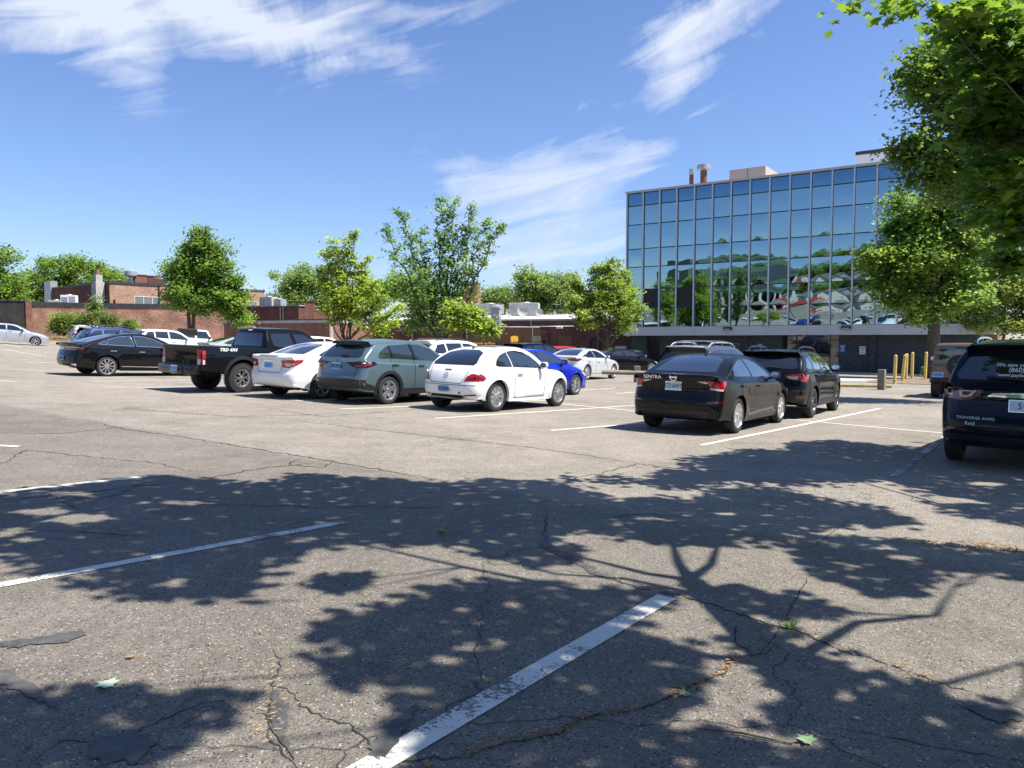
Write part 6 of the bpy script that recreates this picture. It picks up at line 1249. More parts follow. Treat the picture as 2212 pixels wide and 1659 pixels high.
for v in o.data.vertices: v.co.z += .1 * (hash((round(v.co.x, 2), round(v.co.y, 2))) % 100) / 60
# right-hand trees
T(2017, 44, [(1960, 470, 50, 40), (1910, 560, 40, 45), (1990, 560, 70, 60), (2060, 500, 60, 55), (1930, 630, 48, 36), (2010, 650, 70, 40), (2080, 620, 55, 50), (1960, 520, 50, 40), (2100, 560, 40, 50), (1940, 435, 28, 20), (2050, 440, 50, 40)], 40000, .22, leafmat('leaf_rt', (.115, .215, .032), (.215, .345, .065)), 'big green tree with thick trunk in front of the glass block', trunks=((0, 0),), tr=.36, fork=3.6, clump=.42, cn=190, seed=60, hollow=.35, nb=50)
T(2290, 23, [(2030, 120, 70, 40), (1990, 190, 50, 38), (2010, 300, 70, 50), (1970, 330, 38, 28), (2090, 220, 80, 60), (2160, 120, 80, 60), (2110, 370, 80, 50), (2180, 300, 70, 80), (2200, 440, 60, 60), (2060, 60, 40, 18), (1955, 160, 22, 14), (2250, 200, 90, 140), (2000, 390, 40, 30), (2060, 400, 50, 40), (1950, 260, 22, 14)], 42000, .15, leafmat('leaf_rt2', (.085, .165, .025), (.165, .27, .05)), 'tall oak like tree reaching in from the right behind the maple leaves', trunks=((0, 0),), tr=.3, fork=3.5, clump=.33, cn=230, seed=61, hollow=.4, nb=70)
T(2170, 52, [(2150, 650, 50, 50), (2200, 600, 50, 60), (2120, 690, 30, 25), (2190, 700, 45, 30), (2240, 640, 50, 70)], 20000, .2, MBU, 'yellow green shrubby tree behind the big navy car roof', tr=.15, fork=1.5, clump=.4, cn=110, seed=62, hollow=.3)
T(2290, 70, [(2200, 450, 70, 60), (2250, 550, 80, 80), (2160, 520, 50, 60)], 16000, .3, MD, 'dark tree filling the gap at the right edge', tr=.25, fork=3, clump=.6, cn=90, seed=63, hollow=.3)
# --- the maple whose crown hangs over the photographer: foliage placed where it shades the lot
MM = leafmat('leaf_maple', (.06, .145, .015), (.135, .265, .03), .5)
maple = empty('maple_tree', (5.2, .4, G(5.2, .4)), 0, 'near maple overhanging the top right corner with large lobed leaves', 'tree'); mb = maple.location.copy()
def inpoly(x, y, P):
    c = False; j = len(P) - 1
    for i in range(len(P)):
        if (P[i][1] > y) != (P[j][1] > y) and x < (P[j][0] - P[i][0]) * (y - P[i][1]) / (P[j][1] - P[i][1]) + P[i][0]: c = not c
        j = i
    return c
SH = [([(-250, 1085), (0, 1072), (60, 1058), (140, 1052), (230, 1040), (320, 1030), (440, 1035), (520, 1045), (600, 1040), (650, 1022), (700, 1028), (760, 1032), (850, 1035), (930, 1045), (1000, 1045), (1050, 1032), (1100, 1040), (1180, 1040), (1240, 1055), (1290, 1070), (1320, 1085), (1290, 1150), (1200, 1150), (1180, 1165), (1240, 1190), (1190, 1215), (1100, 1210), (960, 1170), (880, 1180), (780, 1165), (640, 1190), (620, 1225), (540, 1240), (560, 1290), (450, 1300), (330, 1300), (240, 1290), (200, 1240), (120, 1240), (60, 1215), (0, 1190), (-250, 1180)], 5.6, 7.5, [(90, 1105, 70, 9), (175, 1120, 70, 12), (20, 1150, 40, 12), (385, 1257, 32, 14), (390, 1085, 50, 6), (55, 1165, 40, 8), (150, 1067, 60, 6), (660, 1165, 30, 5)]),
      ([(1290, 1085), (1400, 1075), (1500, 1080), (1560, 1055), (1640, 1050), (1700, 1060), (1800, 1085), (1900, 1100), (1980, 1125), (1900, 1135), (1800, 1130), (1740, 1150), (1660, 1165), (1600, 1175), (1500, 1180), (1440, 1180), (1380, 1165), (1290, 1150), (1240, 1120)], 5.4, 6.6, [(1400, 1120, 35, 5), (1560, 1110, 30, 4)]),
      ([(1700, 1170), (1780, 1155), (1850, 1165), (1960, 1170), (2060, 1185), (2212, 1195), (2400, 1200), (2400, 1250), (2212, 1245), (2100, 1240), (2000, 1225), (1960, 1260), (2000, 1295), (1880, 1290), (1800, 1260), (1740, 1230)], 5.0, 6.2, [(1950, 1205, 40, 8), (1900, 1185, 25, 5)]),
      ([(1470, 990), (1560, 985), (1600, 970), (1700, 975), (1720, 955), (1800, 950), (1900, 960), (2212, 985), (2500, 1010), (2500, 1150), (2212, 1135), (2120, 1120), (2040, 1100), (2000, 1060), (1900, 1030), (1800, 1010), (1700, 1005), (1600, 1000)], 6.4, 8.0, [(2050, 1080, 60, 7), (2130, 1045, 40, 5)]),
      ([(680, 1350), (760, 1330), (900, 1300), (960, 1260), (1080, 1250), (1180, 1270), (1300, 1275), (1420, 1272), (1440, 1290), (1330, 1350), (1400, 1390), (1500, 1420), (1510, 1450), (1440, 1490), (1560, 1560), (1700, 1600), (1850, 1659), (1850, 1900), (900, 1900), (880, 1659), (850, 1620), (900, 1570), (880, 1500), (800, 1480), (700, 1440)], 5.2, 6.8, [(1600, 1530, 110, 28), (1010, 1400, 60, 10)]),
      ([(1580, 1350), (1650, 1345), (1720, 1400), (1850, 1450), (2000, 1490), (2100, 1530), (2300, 1620), (2300, 1900), (1900, 1900), (1800, 1600), (1720, 1560), (1700, 1490), (1640, 1420)], 4.6, 6.0, []),
      ([(1500, 1262), (1600, 1262), (1700, 1290), (1820, 1310), (1800, 1340), (1700, 1330), (1580, 1320), (1500, 1300)], 4.8, 5.6, []),
      ([(-150, 1515), (0, 1510), (120, 1522), (200, 1492), (330, 1500), (440, 1490), (510, 1510), (480, 1560), (380, 1600), (250, 1659), (250, 1900), (-150, 1900)], 5.2, 6.6, [(310, 1560, 60, 14)]),
      ([(650, 1265), (720, 1235), (790, 1235), (800, 1260), (740, 1280)], 5.2, 5.8, [])]
gm_ = np.random.default_rng(77); LP = []; anchors = []
for poly, h0, h1, holes in SH:
    P = [gp(*p) for p in poly]; P2 = [(p.x, p.y) for p in P]
    H2 = []
    for hx, hy, ax, ay in holes:
        c = gp(hx, hy); e1 = gp(hx + ax, hy); e2 = gp(hx, hy + ay); H2.append((c.x, c.y, max(.05, abs(e1.x - c.x)), max(.05, abs(e2.y - c.y))))
    x0, x1 = min(p[0] for p in P2), max(p[0] for p in P2); y0, y1 = min(p[1] for p in P2), max(p[1] for p in P2); area = 0.5 * abs(sum(P2[i - 1][0] * P2[i][1] - P2[i][0] * P2[i - 1][1] for i in range(len(P2))))
    n = int(area * 520); got = 0; ph = gm_.random(4) * 6.28; loc_ = []
    while got < n:
        x = gm_.uniform(x0, x1); y = gm_.uniform(y0, y1)
        if not inpoly(x + gm_.normal() * .09, y + gm_.normal() * .09, P2): continue
        if any(((x - a) / c) ** 2 + ((y - b) / d) ** 2 < 1 for a, b, c, d in H2): continue
        u = .5 + .5 * math.sin(x * 1.7 + ph[0]) * math.cos(y * 1.5 + ph[1]); h = h0 + (h1 - h0) * u + gm_.normal() * .22
        h = max(h, 1.0); px_, py_ = x + OFF.x * h, y + OFF.y * h; z_ = G(x, y) + h
        lim = EYE + .455 * py_ + .35
        if py_ > 0 and abs(px_) < .70 * py_ and z_ < lim and not (px_ > .60 * py_):      # stay above the frame: slide up the sun ray
            for _ in range(40):
                h += .12; px_, py_ = x + OFF.x * h, y + OFF.y * h; z_ = G(x, y) + h
                if z_ > EYE + .455 * py_ + .35: break
        LP.append((px_ - mb.x, py_ - mb.y, z_ - mb.z)); loc_.append((px_ - mb.x, py_ - mb.y, z_ - mb.z)); got += 1
    la = np.array(loc_); k = max(2, int(area / 1.3)); anchors += [tuple(la[i]) for i in gm_.choice(len(la), k, replace=False)]
# hanging foliage seen at the right of the frame
VL = []
for (px, py, d, rx, rz, n) in ((2190, 60, 9, .85, .30, 900), (2120, 22, 8.5, .6, .14, 400), (2205, 180, 9.5, .65, .30, 800), (2150, 265, 9.5, .50, .24, 550), (2100, 285, 9.8, .28, .10, 130), (2195, 350, 9, .42, .26, 600), (2205, 465, 9.5, .38, .32, 550), (2205, 560, 10, .24, .22, 240), (2260, 300, 9.5, .7, 1.3, 2500), (2045, 12, 8, .32, .10, 140), (1855, 8, 8, .16, .07, 26), (1815, 2, 8, .10, .05, 10), (1980, -6, 8, .25, .05, 70), (2170, 110, 8.5, .5, .2, 350), (2140, 410, 9.5, .25, .10, 120), (2120, 330, 9.5, .16, .06, 50)):
    c = at(px, py, d) - mb; nl = max(3, n // 90)
    for k in range(nl):                                   # flat sprays of leaves, as maples hold them
        o_ = gm_.normal(size=3) * np.array([rx, rx, rz]) * .5; m_ = n // nl; q = gm_.normal(size=(m_, 3)) * np.array([.20, .20, .05]) * (.6 + rx * .6); q[:, 2] -= .35 * np.hypot(q[:, 0], q[:, 1])
        VL += [tuple(v) for v in (q + np.array(c) + o_)]
    if d < 9.9: anchors.append(tuple(c))
finishL = leaves('crown', np.array(LP + VL), .138, MM, maple, 'maple', .9, 78)
bm = bmesh.new()
def wp(px, py, h): q = gp(px, py); return Vector((q.x + OFF.x * h, q.y + OFF.y * h, q.z + h)) - mb
fork = wp(1490, 1252, 4.0); trunk = [Vector((0, 0, -.2)), Vector((0, 0, .3)), Vector((-.25, .7, 1.4)), wp(1800, 1560, 2.4), wp(1690, 1440, 3.0), wp(1600, 1350, 3.5), fork]
tube(bm, trunk, [.24, .19, .16, .14, .12, .105, .085], 12, cap=False)
def br(pts, r0, r1): tube(bm, [fork.lerp(fork, 0) if p is None else p for p in pts], [r0 + (r1 - r0) * k / (len(pts) - 1) for k in range(len(pts))], 7, cap=False)
b1 = [fork, wp(1465, 1215, 4.3), wp(1455, 1180, 4.7), wp(1400, 1130, 5.4)]; b2 = [fork, wp(1535, 1220, 4.3), wp(1548, 1185, 4.6), wp(1600, 1110, 5.4)]; b3 = [fork, wp(1400, 1240, 4.3), wp(1300, 1215, 4.7), wp(1150, 1180, 5.2), wp(800, 1120, 6.0)]
b4 = [trunk[5].lerp(fork, .7), wp(1400, 1285, 4.2), wp(1250, 1275, 4.6), wp(1000, 1225, 5.2), wp(800, 1180, 5.6), wp(500, 1150, 6.2)]; b5 = [trunk[5].lerp(fork, .6), wp(1350, 1250, 4.5), wp(1200, 1240, 4.9), wp(1050, 1200, 5.3), wp(950, 1180, 5.6)]
b6 = [trunk[4], wp(1850, 1345, 4.2), wp(2020, 1330, 4.8), wp(2060, 1270, 5.4)]; b7 = [trunk[3], wp(1900, 1490, 3.8), wp(2050, 1475, 4.4), wp(2212, 1430, 5.0)]; b8 = [trunk[4], wp(1400, 1400, 4.4), wp(1150, 1450, 5.2), wp(900, 1560, 5.8)]; b9 = [trunk[2], Vector((1.2, 2.2, 3.2)), Vector((1.9, 4.6, 4.0)), at(2300, 250, 9) - mb]
for b_, r0 in ((b1, .05), (b2, .045), (b3, .045), (b4, .05), (b5, .03), (b6, .045), (b7, .045), (b8, .05), (b9, .08)): br(b_, r0, .012)
nodes = [p for b_ in (b1, b2, b3, b4, b6, b7, b8, b9) for p in b_[1:]]
for a in anchors:
    a = Vector(a); n_ = min(nodes, key=lambda p: (p - a).length + (2 if p.z > a.z + .2 else 0)); limb(bm, n_, a, .016, .004, gm_, .08, 4, 5)
finish('trunk', bm, M_bark, maple)
# ================================================================= CARS
def heading_of(a, b): d = gp(*b) - gp(*a); return math.degrees(math.atan2(d.x, d.y))
def put(name, key, label, loc, hd, cat='car', group='cars parked in the lot', **ov):
    sp = dict(SP[key]); sp.update(ov)
    for k in ('platemat', 'plateframe'): pass
    return car(name, sp, loc, hd, label, cat, group)
def px_loc(px, d): q = at(px, 735, d); return (q.x, q.y)
def back(pt, hd, s): q = gp(*pt) if not isinstance(pt, tuple) or len(pt) == 2 and pt[0] > 100 else pt; th = R(hd); return (q[0] - math.sin(th) * s, q[1] - math.cos(th) * s)
H = 35.0
put('parked_car', 'sentra', 'glossy black sedan with pale number plate, nearest car right of centre', gp(1583, 935), H)
put('parked_car', 'beetle', 'white rounded two-door car with teardrop red lamps', gp(1066, 889), 36.5)
put('parked_car', 'hrv', 'grey-green hatchback suv with black lower bumper beside the white rounded car', gp(834, 873), 36)
put('parked_car', 'whitesedan', 'white four-door sedan with big red lamps between the pickup and the grey-green suv', gp(690, 862), 36)
put('pickup_truck', 'pickup', 'black pickup truck with knobbly tyres and white bed lettering', gp(519, 848), 36.5, cat='pickup', group='cars parked in the lot')
put('parked_car', 'lincoln', 'black sedan with chrome window trim and full-width tail lamp, leftmost of the near row', gp(229, 813), 40)
put('parked_car', 'crosstrek', 'black suv with roof rails beyond the nearest black sedan', gp(1747, 902), 33.5)
hd = 38; q = gp(1238, 853); put('parked_car', 'civic', 'bright blue car behind the white rounded one', (q.x - math.sin(R(hd)) * 2.7, q.y - math.cos(R(hd)) * 2.7), hd)
put('parked_car', 'silversedan', 'pearl white sedan with five-spoke dark wheels beyond the blue car', gp(1264, 821), 33)
# the big navy suv at the right edge: its left rear wheel is the one in view
ql = gp(2066, 992); th = R(38); rt = Vector((math.cos(th), -math.sin(th))); put('parked_car', 'traverse', 'large navy suv cut by the right edge with lettering on its rear window', (ql.x + rt.x * 1.73, ql.y + rt.y * 1.73), 38)
q = gp(2020, 858); th = R(34); rt = Vector((math.cos(th), -math.sin(th))); r_, b_ = put('offroad_car', 'jeep', 'bronze off-roader with a rear mounted spare wheel', (q.x + rt.x * 1.45, q.y + rt.y * 1.45), 34, cat='off-roader', paint=P_bronze); spare(r_, .40, 1.08)
put('parked_car', 'rav', 'dark silver suv with silver roof rails mostly behind the nearest black sedan', (5.75, 21.2), 40, paint=P_grey)
put('parked_car', 'blacksedan', 'black sedan with silver wheels right of the pearl white one', (px_loc(1322, 44.5)), 62, rim='ten', winedge=M_trim)
put('parked_car', 'bmw', 'dark sedan seen from behind before the orange brick patch', px_loc(1392, 51), 6)
r_, b_ = put('offroad_car', 'jeep', 'black boxy off-roader in front of the dark ground floor wall', px_loc(1598, 41), 20, cat='off-roader', paint=P_black, sticker=None); spare(r_)
put('parked_car', 'civic', 'white car showing only its roof between the two black cars', px_loc(1600, 25), 40, paint=P_white)
put('parked_car', 'suvwhite', 'black suv roof seen behind the blue car, below the delivery truck', px_loc(1150, 37), 46, paint=P_navy)
put('parked_car', 'suvwhite', 'orange-red suv in front of the bricked-up openings', px_loc(1212, 55), 60, paint=P_red)
put('parked_car', 'suvwhite', 'tall boxy white suv with black roof rails behind the grey-green one', px_loc(960, 28), 46, rails=(-.3, 1.4, .6, .06), belt=((-1, 1.14), (0, 1.12), (2.2, 1.05), (3.5, .9)))
put('parked_car', 'suvwhite', 'white crossover roof between the pickup and the lime tree', px_loc(672, 44), 46)
put('parked_car', 'rav', 'dark blue wagon with roof rails just behind the leftmost black sedan', px_loc(218, 35.5), 45, paint=P_midblue, railmat=M_black, crossbars=[])
put('parked_car', 'suvwhite', 'smooth white crossover left of the white off-roader', px_loc(330, 45), 46)
r_, b_ = put('offroad_car', 'jeep', 'white off-roader with black soft top near the red wall', px_loc(408, 53), 58, cat='off-roader', paint=P_white, mirrormat=M_black); 
b = bmesh.new(); box(b, -.60, .48, -.76, .76, 1.30, 1.86, 0, .04); finish('soft_top', b, M_black, r_)
put('parked_car', 'civic', 'pale green car roof peeping out behind the black pickup', px_loc(486, 40), 46, paint=paint('pale_green', (.3, .36, .33)))
put('parked_car', 'forester', 'dusty silver estate car near the timber guard rail', px_loc(178, 62), 48, paint=P_ash)
th = R(62); q = at(76, 735, 55); put('parked_car', 'golf', 'light silver hatchback at the far left edge with dark alloy wheels', (q.x - math.sin(th) * 2.63, q.y - math.cos(th) * 2.63), 62)
# delivery truck
def delivery():
    hd = 68; th = R(90 - hd); q = at(1132, 735, 60); z = G(q.x, q.y); root = empty('delivery_truck', (q.x, q.y, z), th, 'brown parcel delivery truck with gold shield facing right', 'truck')
    pb = paint('truck_brown', (.045, .022, .012)); Wd = 1.15
    b = bmesh.new(); prism(b, [(-5.6, .55), (.9, .55), (1.25, .8), (1.3, 1.25), (.75, 1.45), (.55, 2.3), (.35, 3.0), (-5.6, 3.05)], -Wd * 2 + .0, 0, 0); bmesh.ops.bevel(b, geom=b.edges[:], offset=.05, segments=2, affect='EDGES'); finish('body', b, pb, root, 35)
    b = bmesh.new(); box(b, -5.55, .32, -Wd * 2 + .05, -.05, 3.052, 3.10); finish('roof', b, M_roof, root)
    b = bmesh.new(); quad(b, [(-.35, -Wd * 2 - .012, 1.5), (.55, -Wd * 2 - .012, 1.5), (.38, -Wd * 2 - .012, 2.4), (-.35, -Wd * 2 - .012, 2.4)]); finish('door_window', b, M_glass2, root)
    b = bmesh.new(); quad(b, [(.775, -Wd * 2 + .12, 1.5), (.775, -.12, 1.5), (.60, -.12, 2.4), (.60, -Wd * 2 + .12, 2.4)]); finish('windscreen', b, M_glass2, root)
    b = bmesh.new(); box(b, -1.05, -.42, -Wd * 2 - .03, -Wd * 2 - .002, .75, 2.55); finish('door', b, pb, root)
    b = bmesh.new()
    for x0_ in (-5.5, -.3): box(b, x0_, x0_ + .04, -Wd * 2 - .01, -Wd * 2 - .002, .7, 3.0)
    finish('trim_strip', b, M_steel, root)
    # shield emblem and lettering
    b = bmesh.new(); sh = [(-.30, .45), (0, .52), (.30, .45), (.30, -.1), (.16, -.38), (0, -.5), (-.16, -.38), (-.30, -.1)]; f_ = prism(b, [(-1.75 + a, 1.98 + c * .85) for a, c in sh], -Wd * 2 - .018, -Wd * 2 - .004, 0)
    e_ = finish('emblem', b, mat('shield_gold', (.70, .36, .04), .4), root)
    b = bmesh.new(); vs, fs = text2d('ups', .42, 'CENTER', .02); V_ = [b.verts.new((-1.75 + x, -Wd * 2 - .022, 1.93 + y)) for x, y in vs]; [b.faces.new([V_[i] for i in f]) for f in fs]; finish('lettering', b, mat('shield_brown', (.06, .025, .01), .5), e_)
    b = bmesh.new(); vs, fs = text2d('Worldwide Services', .26, 'CENTER', .012); V_ = [b.verts.new((-4.35 + x, -Wd * 2 - .008, 1.86 + y)) for x, y in vs]; [b.faces.new([V_[i] for i in f]) for f in fs]; finish('lettering', b, M_gold, root)
    for x in (0.2, -4.2):
        for y in (-Wd * 2 + .15, -.15):
            t_, r2_ = wheel_meshes('five', .42, .25, .26); w_ = bpy.data.objects.new('wheel', t_); COL.objects.link(w_); w_.parent = root; w_.location = (x, y, .42)
            k = bpy.data.objects.new('rim', r2_); COL.objects.link(k); k.parent = w_; k.rotation_euler.z = math.pi if y < -1 else 0
    b = bmesh.new(); box(b, .62, .72, -Wd * 2 - .32, -Wd * 2 - .1, 1.6, 2.1); finish('wing_mirror', b, M_black, root)
    b = bmesh.new(); box(b, 1.31, 1.42, -Wd * 2 + .1, -.1, .5, .75); finish('bumper', b, M_black, root)
delivery()
# ================================================================= WHAT THE GLASS REFLECTS (behind and left of the camera)
def mirw(px, py, D):
    p = at(px, py, D); n = Vector((-.5639, -.8259, 0)); return p - n * (2 * ((p - Vector((10.0, 67.3, 0))).dot(n)))
def mg(px, D): p = mirw(px, 735, D); return Vector((p.x, p.y, G(p.x, p.y)))
M_grn = mat('green_cladding', (.10, .15, .085), .6); M_cream = mat('cream_render', (.62, .58, .50), .8)
a, b0 = mg(1715, 178), mg(1500, 172); zt_ = mirw(1600, 590, 175).z; zb_ = mirw(1600, 645, 175).z
r_, L_ = brick_building('office_building', a, b0, 14, zt_, M_grn, 'green office block on white columns behind the camera, seen only reflected in the glass', 0, zbot=zb_)
bm = bmesh.new(); box(bm, 1.0, L_ * .8, -.06, -.002, zb_ + (zt_ - zb_) * .3, zb_ + (zt_ - zb_) * .72); finish('window_band', bm, M_glass, r_)
for k in range(5): bm = bmesh.new(); x = L_ * (k + .3) / 5; box(bm, x, x + 1.3, .3, 1.2, zb_ - 7, zb_ - .002); finish('column', bm, M_cream, r_)
bm = bmesh.new(); box(bm, 0, L_, 5, 13, zb_ - 7, zb_ - .003); finish('ground_floor', bm, M_trim, r_)
for i, (pa, D, w, hh, m, lab) in enumerate(((1780, 170, 9, 3.6, M_cream, 'cream gabled house behind the camera, left in the reflection'), (1835, 182, 13, 4.2, mat('grey_siding', (.34, .33, .31), .8), 'long grey gabled house behind the camera, middle in the reflection'), (1900, 176, 10, 4.0, M_cream, 'white gabled house behind the camera, right in the reflection'))):
    p = mg(pa, D); q = mg(pa - 8, D); r_ = empty('house', p, dirang(p, q), lab, 'house'); bm = bmesh.new(); prism(bm, [(-w / 2, -1), (w / 2, -1), (w / 2, hh), (0, hh + w * .28), (-w / 2, hh)], 0, 8); finish('wall', bm, m, r_)
    for s in (-1, 1):
        bm = bmesh.new(); prism(bm, [(s * (w / 2 + .4), hh - .1), (0, hh + w * .28 + .15), (0, hh + w * .28 + .4), (s * (w / 2 + .4), hh + .15)], -.4, 8.4); finish('roof', bm, mat('shingle', (.16, .16, .165), .9), r_)
    for k in (-1, 1): window(r_, k * w * .25 - .5, hh * .35, 1.0, 1.3, 2, y=-.003)
p = mg(1720, 140); r_ = empty('awning_stall', p, dirang(p, mg(1712, 140)), 'long low red canopy behind the camera, seen only reflected', 'canopy'); bm = bmesh.new(); prism(bm, [(-1.6, 2.3), (0, 3.1), (1.2, 3.1), (1.2, 2.95), (0, 2.9)], -5, 5, 0, 'yz'); finish('canopy', bm, P_red, r_)
for k in (-4.8, 0, 4.8): bm = bmesh.new(); tube(bm, [(k, .9, -.2), (k, .9, 2.95)], .08, 6); finish('leg', bm, M_steel, r_)
for i, (px, D, hh, rr, m) in enumerate(((1745, 200, 16, 5, MG), (1790, 205, 18, 6, MG), (1850, 200, 19, 6, MD), (1905, 205, 20, 7, MG), (1960, 195, 19, 7, MD), (2020, 200, 19, 7, MG), (1690, 215, 17, 5, MG), (1620, 220, 20, 6, MD), (1560, 215, 19, 5, MG))):
    p = mg(px, D); base = Vector((p.x, p.y, p.z)); tree('tree', base, [(0, 0, hh * .62, rr, rr, hh * .3), (rr * .5, 0, hh * .5, rr * .8, rr * .8, hh * .25), (-rr * .5, 0, hh * .55, rr * .8, rr * .8, hh * .25), (0, 0, hh * .82, rr * .55, rr * .55, hh * .16)], 7000, .3 if D < 120 else .55, m,
         'green tree in the row behind the camera, seen only in the mirror glass', group='trees behind the camera', tr=.25, fork=2.5, clump=rr * .16, cn=70, seed=200 + i, hollow=.4, nb=12)
src = [o for o in bpy.data.objects if o.parent is None and o.get('group') == 'cars parked in the lot' and o.name.startswith('parked_car')]
labs = ['black sedan copy', 'white']
cols = {'white rounded': 'white rounded two-door car', 'grey-green': 'grey-green suv', 'white four': 'white sedan', 'bright blue': 'bright blue car', 'pearl': 'pearl white sedan', 'smooth white': 'white crossover', 'dark silver': 'dark silver suv'}
slots = [(1545, 118), (1560, 108), (1590, 120), (1612, 110), (1640, 122), (1705, 108), (1725, 118), (1760, 110), (1830, 112), (1870, 120), (1890, 106), (1935, 112), (1975, 118), (2000, 108), (2040, 114), (2070, 106)]
pick = [s for s in src if any(s['label'].startswith(k) for k in cols)]
gz_ = np.random.default_rng(4)
for i, (px, D) in enumerate(slots):
    s = pick[i % len(pick)]; c = copy_tree(s); p = mg(px, D); hd = 40 + (180 if i % 3 == 0 else 0); th = R(90 - hd); c.location = (p.x, p.y, G(p.x, p.y)); c.rotation_euler = (0, 0, th)
    if p.x > -1.0 * p.y - 8 and p.y > -4: c.location.x = -1.0 * p.y - 9; c.location.z = G(c.location.x, p.y)
    key = [v for k, v in cols.items() if s['label'].startswith(k)][0]; c['label'] = key + ' parked left of the frame, seen only reflected'; c['group'] = 'cars left of the frame, ' + key
# ================================================================= LIGHT, SKY, CAMERA
w = bpy.data.worlds.new('World'); S.world = w; w.use_nodes = True; t = w.node_tree; t.nodes.clear()
out = t.nodes.new('ShaderNodeOutputWorld'); bg = t.nodes.new('ShaderNodeBackground'); t.links.new(bg.outputs[0], out.inputs[0])
sk = t.nodes.new('ShaderNodeTexSky'); sk.sky_type = 'NISHITA'; sk.sun_disc = False; sk.sun_elevation = SEL; sk.sun_rotation = math.atan2(SAZ.x, SAZ.y); sk.air_density = 1.0; sk.dust_density = .3; sk.ozone_density = 2.0
def m_(op, a, b=None, c=None):
    n = t.nodes.new('ShaderNodeMath'); n.operation = op
    for i, v in enumerate((a, b, c)):
        if v is None: continue
        if isinstance(v, (int, float)): n.inputs[i].default_value = v
        else: t.links.new(v, n.inputs[i])
    return n.outputs[0]
tc = t.nodes.new('ShaderNodeTexCoord'); sx = t.nodes.new('ShaderNodeSeparateXYZ'); t.links.new(tc.outputs['Generated'], sx.inputs[0])
AZ = m_('ARCTAN2', sx.outputs[0], sx.outputs[1]); EL = m_('ARCSINE', sx.outputs[2])
def azel(px, py): a, b_ = ray(px, py); return math.atan(a), math.atan(b_ / math.sqrt(1 + a * a))
# distort the coordinates so the edges come out wispy
cx = t.nodes.new('ShaderNodeCombineXYZ'); t.links.new(AZ, cx.inputs[0]); t.links.new(EL, cx.inputs[1])
def fbm(rot, sx_, sy_, detail=8, rough=.62, seed=0.0, dist=0.6):
    mp = t.nodes.new('ShaderNodeMapping'); mp.inputs['Rotation'].default_value = (0, 0, rot); mp.inputs['Location'].default_value = (seed, seed, 0); t.links.new(cx.outputs[0], mp.inputs[0])
    mp2 = t.nodes.new('ShaderNodeMapping'); mp2.inputs['Scale'].default_value = (sx_, sy_, 1); t.links.new(mp.outputs[0], mp2.inputs[0])
    n = t.nodes.new('ShaderNodeTexNoise'); n.inputs['Scale'].default_value = 1; n.inputs['Detail'].default_value = detail; n.inputs['Roughness'].default_value = rough; n.inputs['Distortion'].default_value = dist; t.links.new(mp2.outputs[0], n.inputs[0]); return n.outputs[0]
wx = fbm(0, 7, 7, 6, .65, 3.1); wy = fbm(0, 7, 7, 6, .65, 7.7)
AZw = m_('ADD', AZ, m_('MULTIPLY', m_('SUBTRACT', wx, .5), .16)); ELw = m_('ADD', EL, m_('MULTIPLY', m_('SUBTRACT', wy, .5), .12))
def blob(px, py, rx, ry, rot, k):
    a, e = azel(px, py); c, s = math.cos(R(rot)), math.sin(R(rot)); da = m_('SUBTRACT', AZw, a); de = m_('SUBTRACT', ELw, e)
    u = m_('DIVIDE', m_('ADD', m_('MULTIPLY', da, c), m_('MULTIPLY', de, s)), rx / F); v = m_('DIVIDE', m_('SUBTRACT', m_('MULTIPLY', de, c), m_('MULTIPLY', da, s)), ry / F)
    return m_('MULTIPLY', m_('EXPONENT', m_('MULTIPLY', m_('ADD', m_('MULTIPLY', u, u), m_('MULTIPLY', v, v)), -1.0)), k)
def group_(bl, rot, a, b_, lo, hi, seed):
    s = bl[0]
    for q in bl[1:]: s = m_('ADD', s, q)
    n = fbm(R(-rot), a, b_, 7, .54, seed, .8); mr = t.nodes.new('ShaderNodeMapRange'); mr.inputs[1].default_value = lo; mr.inputs[2].default_value = hi; t.links.new(m_('ADD', m_('MULTIPLY', s, .45), m_('MULTIPLY', n, 1.1)), mr.inputs[0]); return m_('MULTIPLY', mr.outputs[0], m_('MINIMUM', m_('MULTIPLY', s, 2.2), 1.0))
gA = group_([blob(330, 10, 330, 85, 0, 1.0), blob(600, 60, 270, 55, -8, .85), blob(255, 120, 75, 100, 12, .8), blob(900, 15, 210, 30, 8, .55), blob(770, 105, 110, 22, -14, .4), blob(60, 0, 160, 60, 0, .7)], 16, 6, 38, .70, 1.32, 1.3)
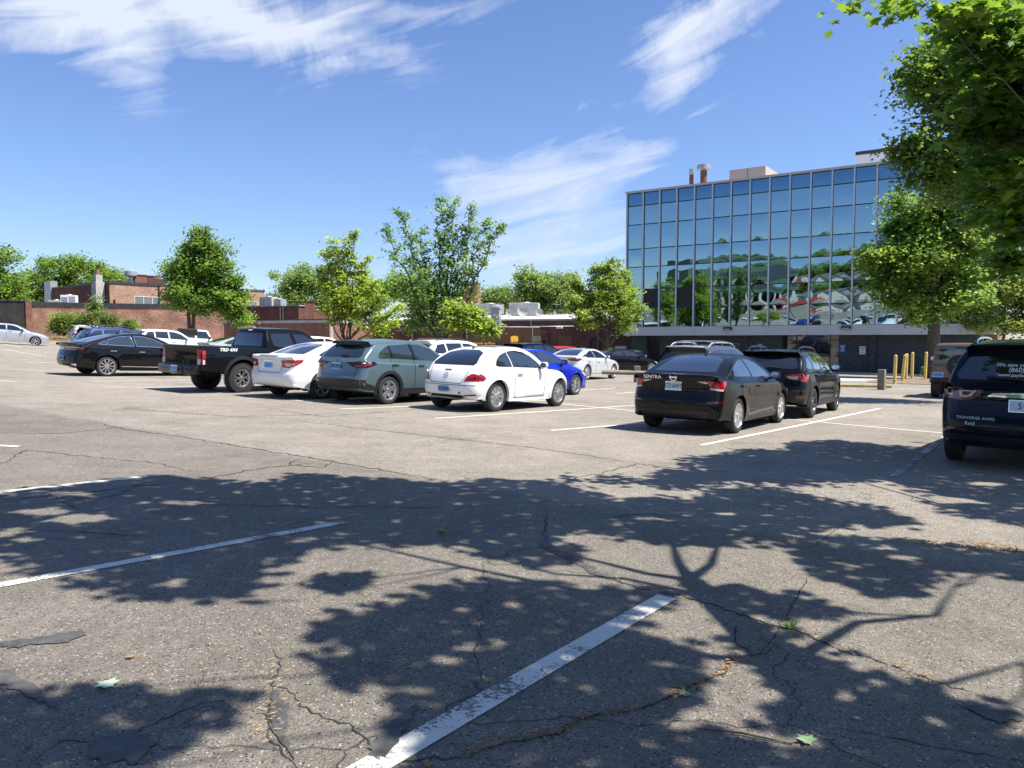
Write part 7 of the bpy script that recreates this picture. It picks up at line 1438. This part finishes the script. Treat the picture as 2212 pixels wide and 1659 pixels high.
gB = group_([blob(1510, 65, 140, 60, 15, .85), blob(1465, 150, 90, 55, 12, .9), blob(1600, 30, 130, 28, 15, .5), blob(1265, 228, 75, 18, 14, .5), blob(1510, 240, 70, 12, 8, .3)], 22, 6, 36, .70, 1.30, 5.7)
gC = group_([blob(1120, 360, 150, 45, 12, .75), blob(1250, 395, 190, 70, 14, .7), blob(1180, 470, 240, 60, 5, .6), blob(1250, 540, 230, 42, 3, .55), blob(990, 345, 70, 38, -18, .55), blob(1400, 335, 90, 28, 15, .5), blob(1080, 580, 200, 40, 0, .35)], 13, 5, 34, .68, 1.34, 9.2)
cl = m_('MINIMUM', m_('MULTIPLY', m_('ADD', m_('ADD', gA, gB), gC), .95), .85)
hz = m_('MULTIPLY', m_('POWER', m_('MAXIMUM', m_('SUBTRACT', 1.0, m_('MULTIPLY', m_('ABSOLUTE', EL), 2.6)), 0.0), 2.0), .0)
tint = t.nodes.new('ShaderNodeMix'); tint.data_type = 'RGBA'; tint.blend_type = 'MULTIPLY'; tint.inputs[0].default_value = 1.0; t.links.new(sk.outputs[0], tint.inputs[6]); tint.inputs[7].default_value = (.87, .96, 1.22, 1)
mx = t.nodes.new('ShaderNodeMix'); mx.data_type = 'RGBA'; t.links.new(cl, mx.inputs[0]); t.links.new(tint.outputs[2], mx.inputs[6]); mx.inputs[7].default_value = (6.2, 6.6, 7.4, 1)
t.links.new(mx.outputs[2], bg.inputs[0]); bg.inputs[1].default_value = .079
l = bpy.data.lights.new('sun', 'SUN'); l.energy = 5.0; l.angle = R(.53); l.color = (1, .95, .86); lo = bpy.data.objects.new('sun', l); COL.objects.link(lo); lo.rotation_euler = SUNV.to_track_quat('Z', 'Y').to_euler(); lo.location = (20, -10, 40)
cam = bpy.data.cameras.new('camera'); co = bpy.data.objects.new('camera', cam); COL.objects.link(co); S.camera = co; cam.sensor_width = 36; cam.lens = 36 * F / 2212; cam.clip_end = 6000; cam.clip_start = .05
co.location = (0, 0, EYE); co.rotation_euler = (R(90) - PITCH, 0, 0)
S.view_settings.view_transform = 'Standard'; S.view_settings.look = 'None'; S.view_settings.exposure = .88; S.view_settings.gamma = 1
S.cycles.max_bounces = 8; S.cycles.transparent_max_bounces = 8
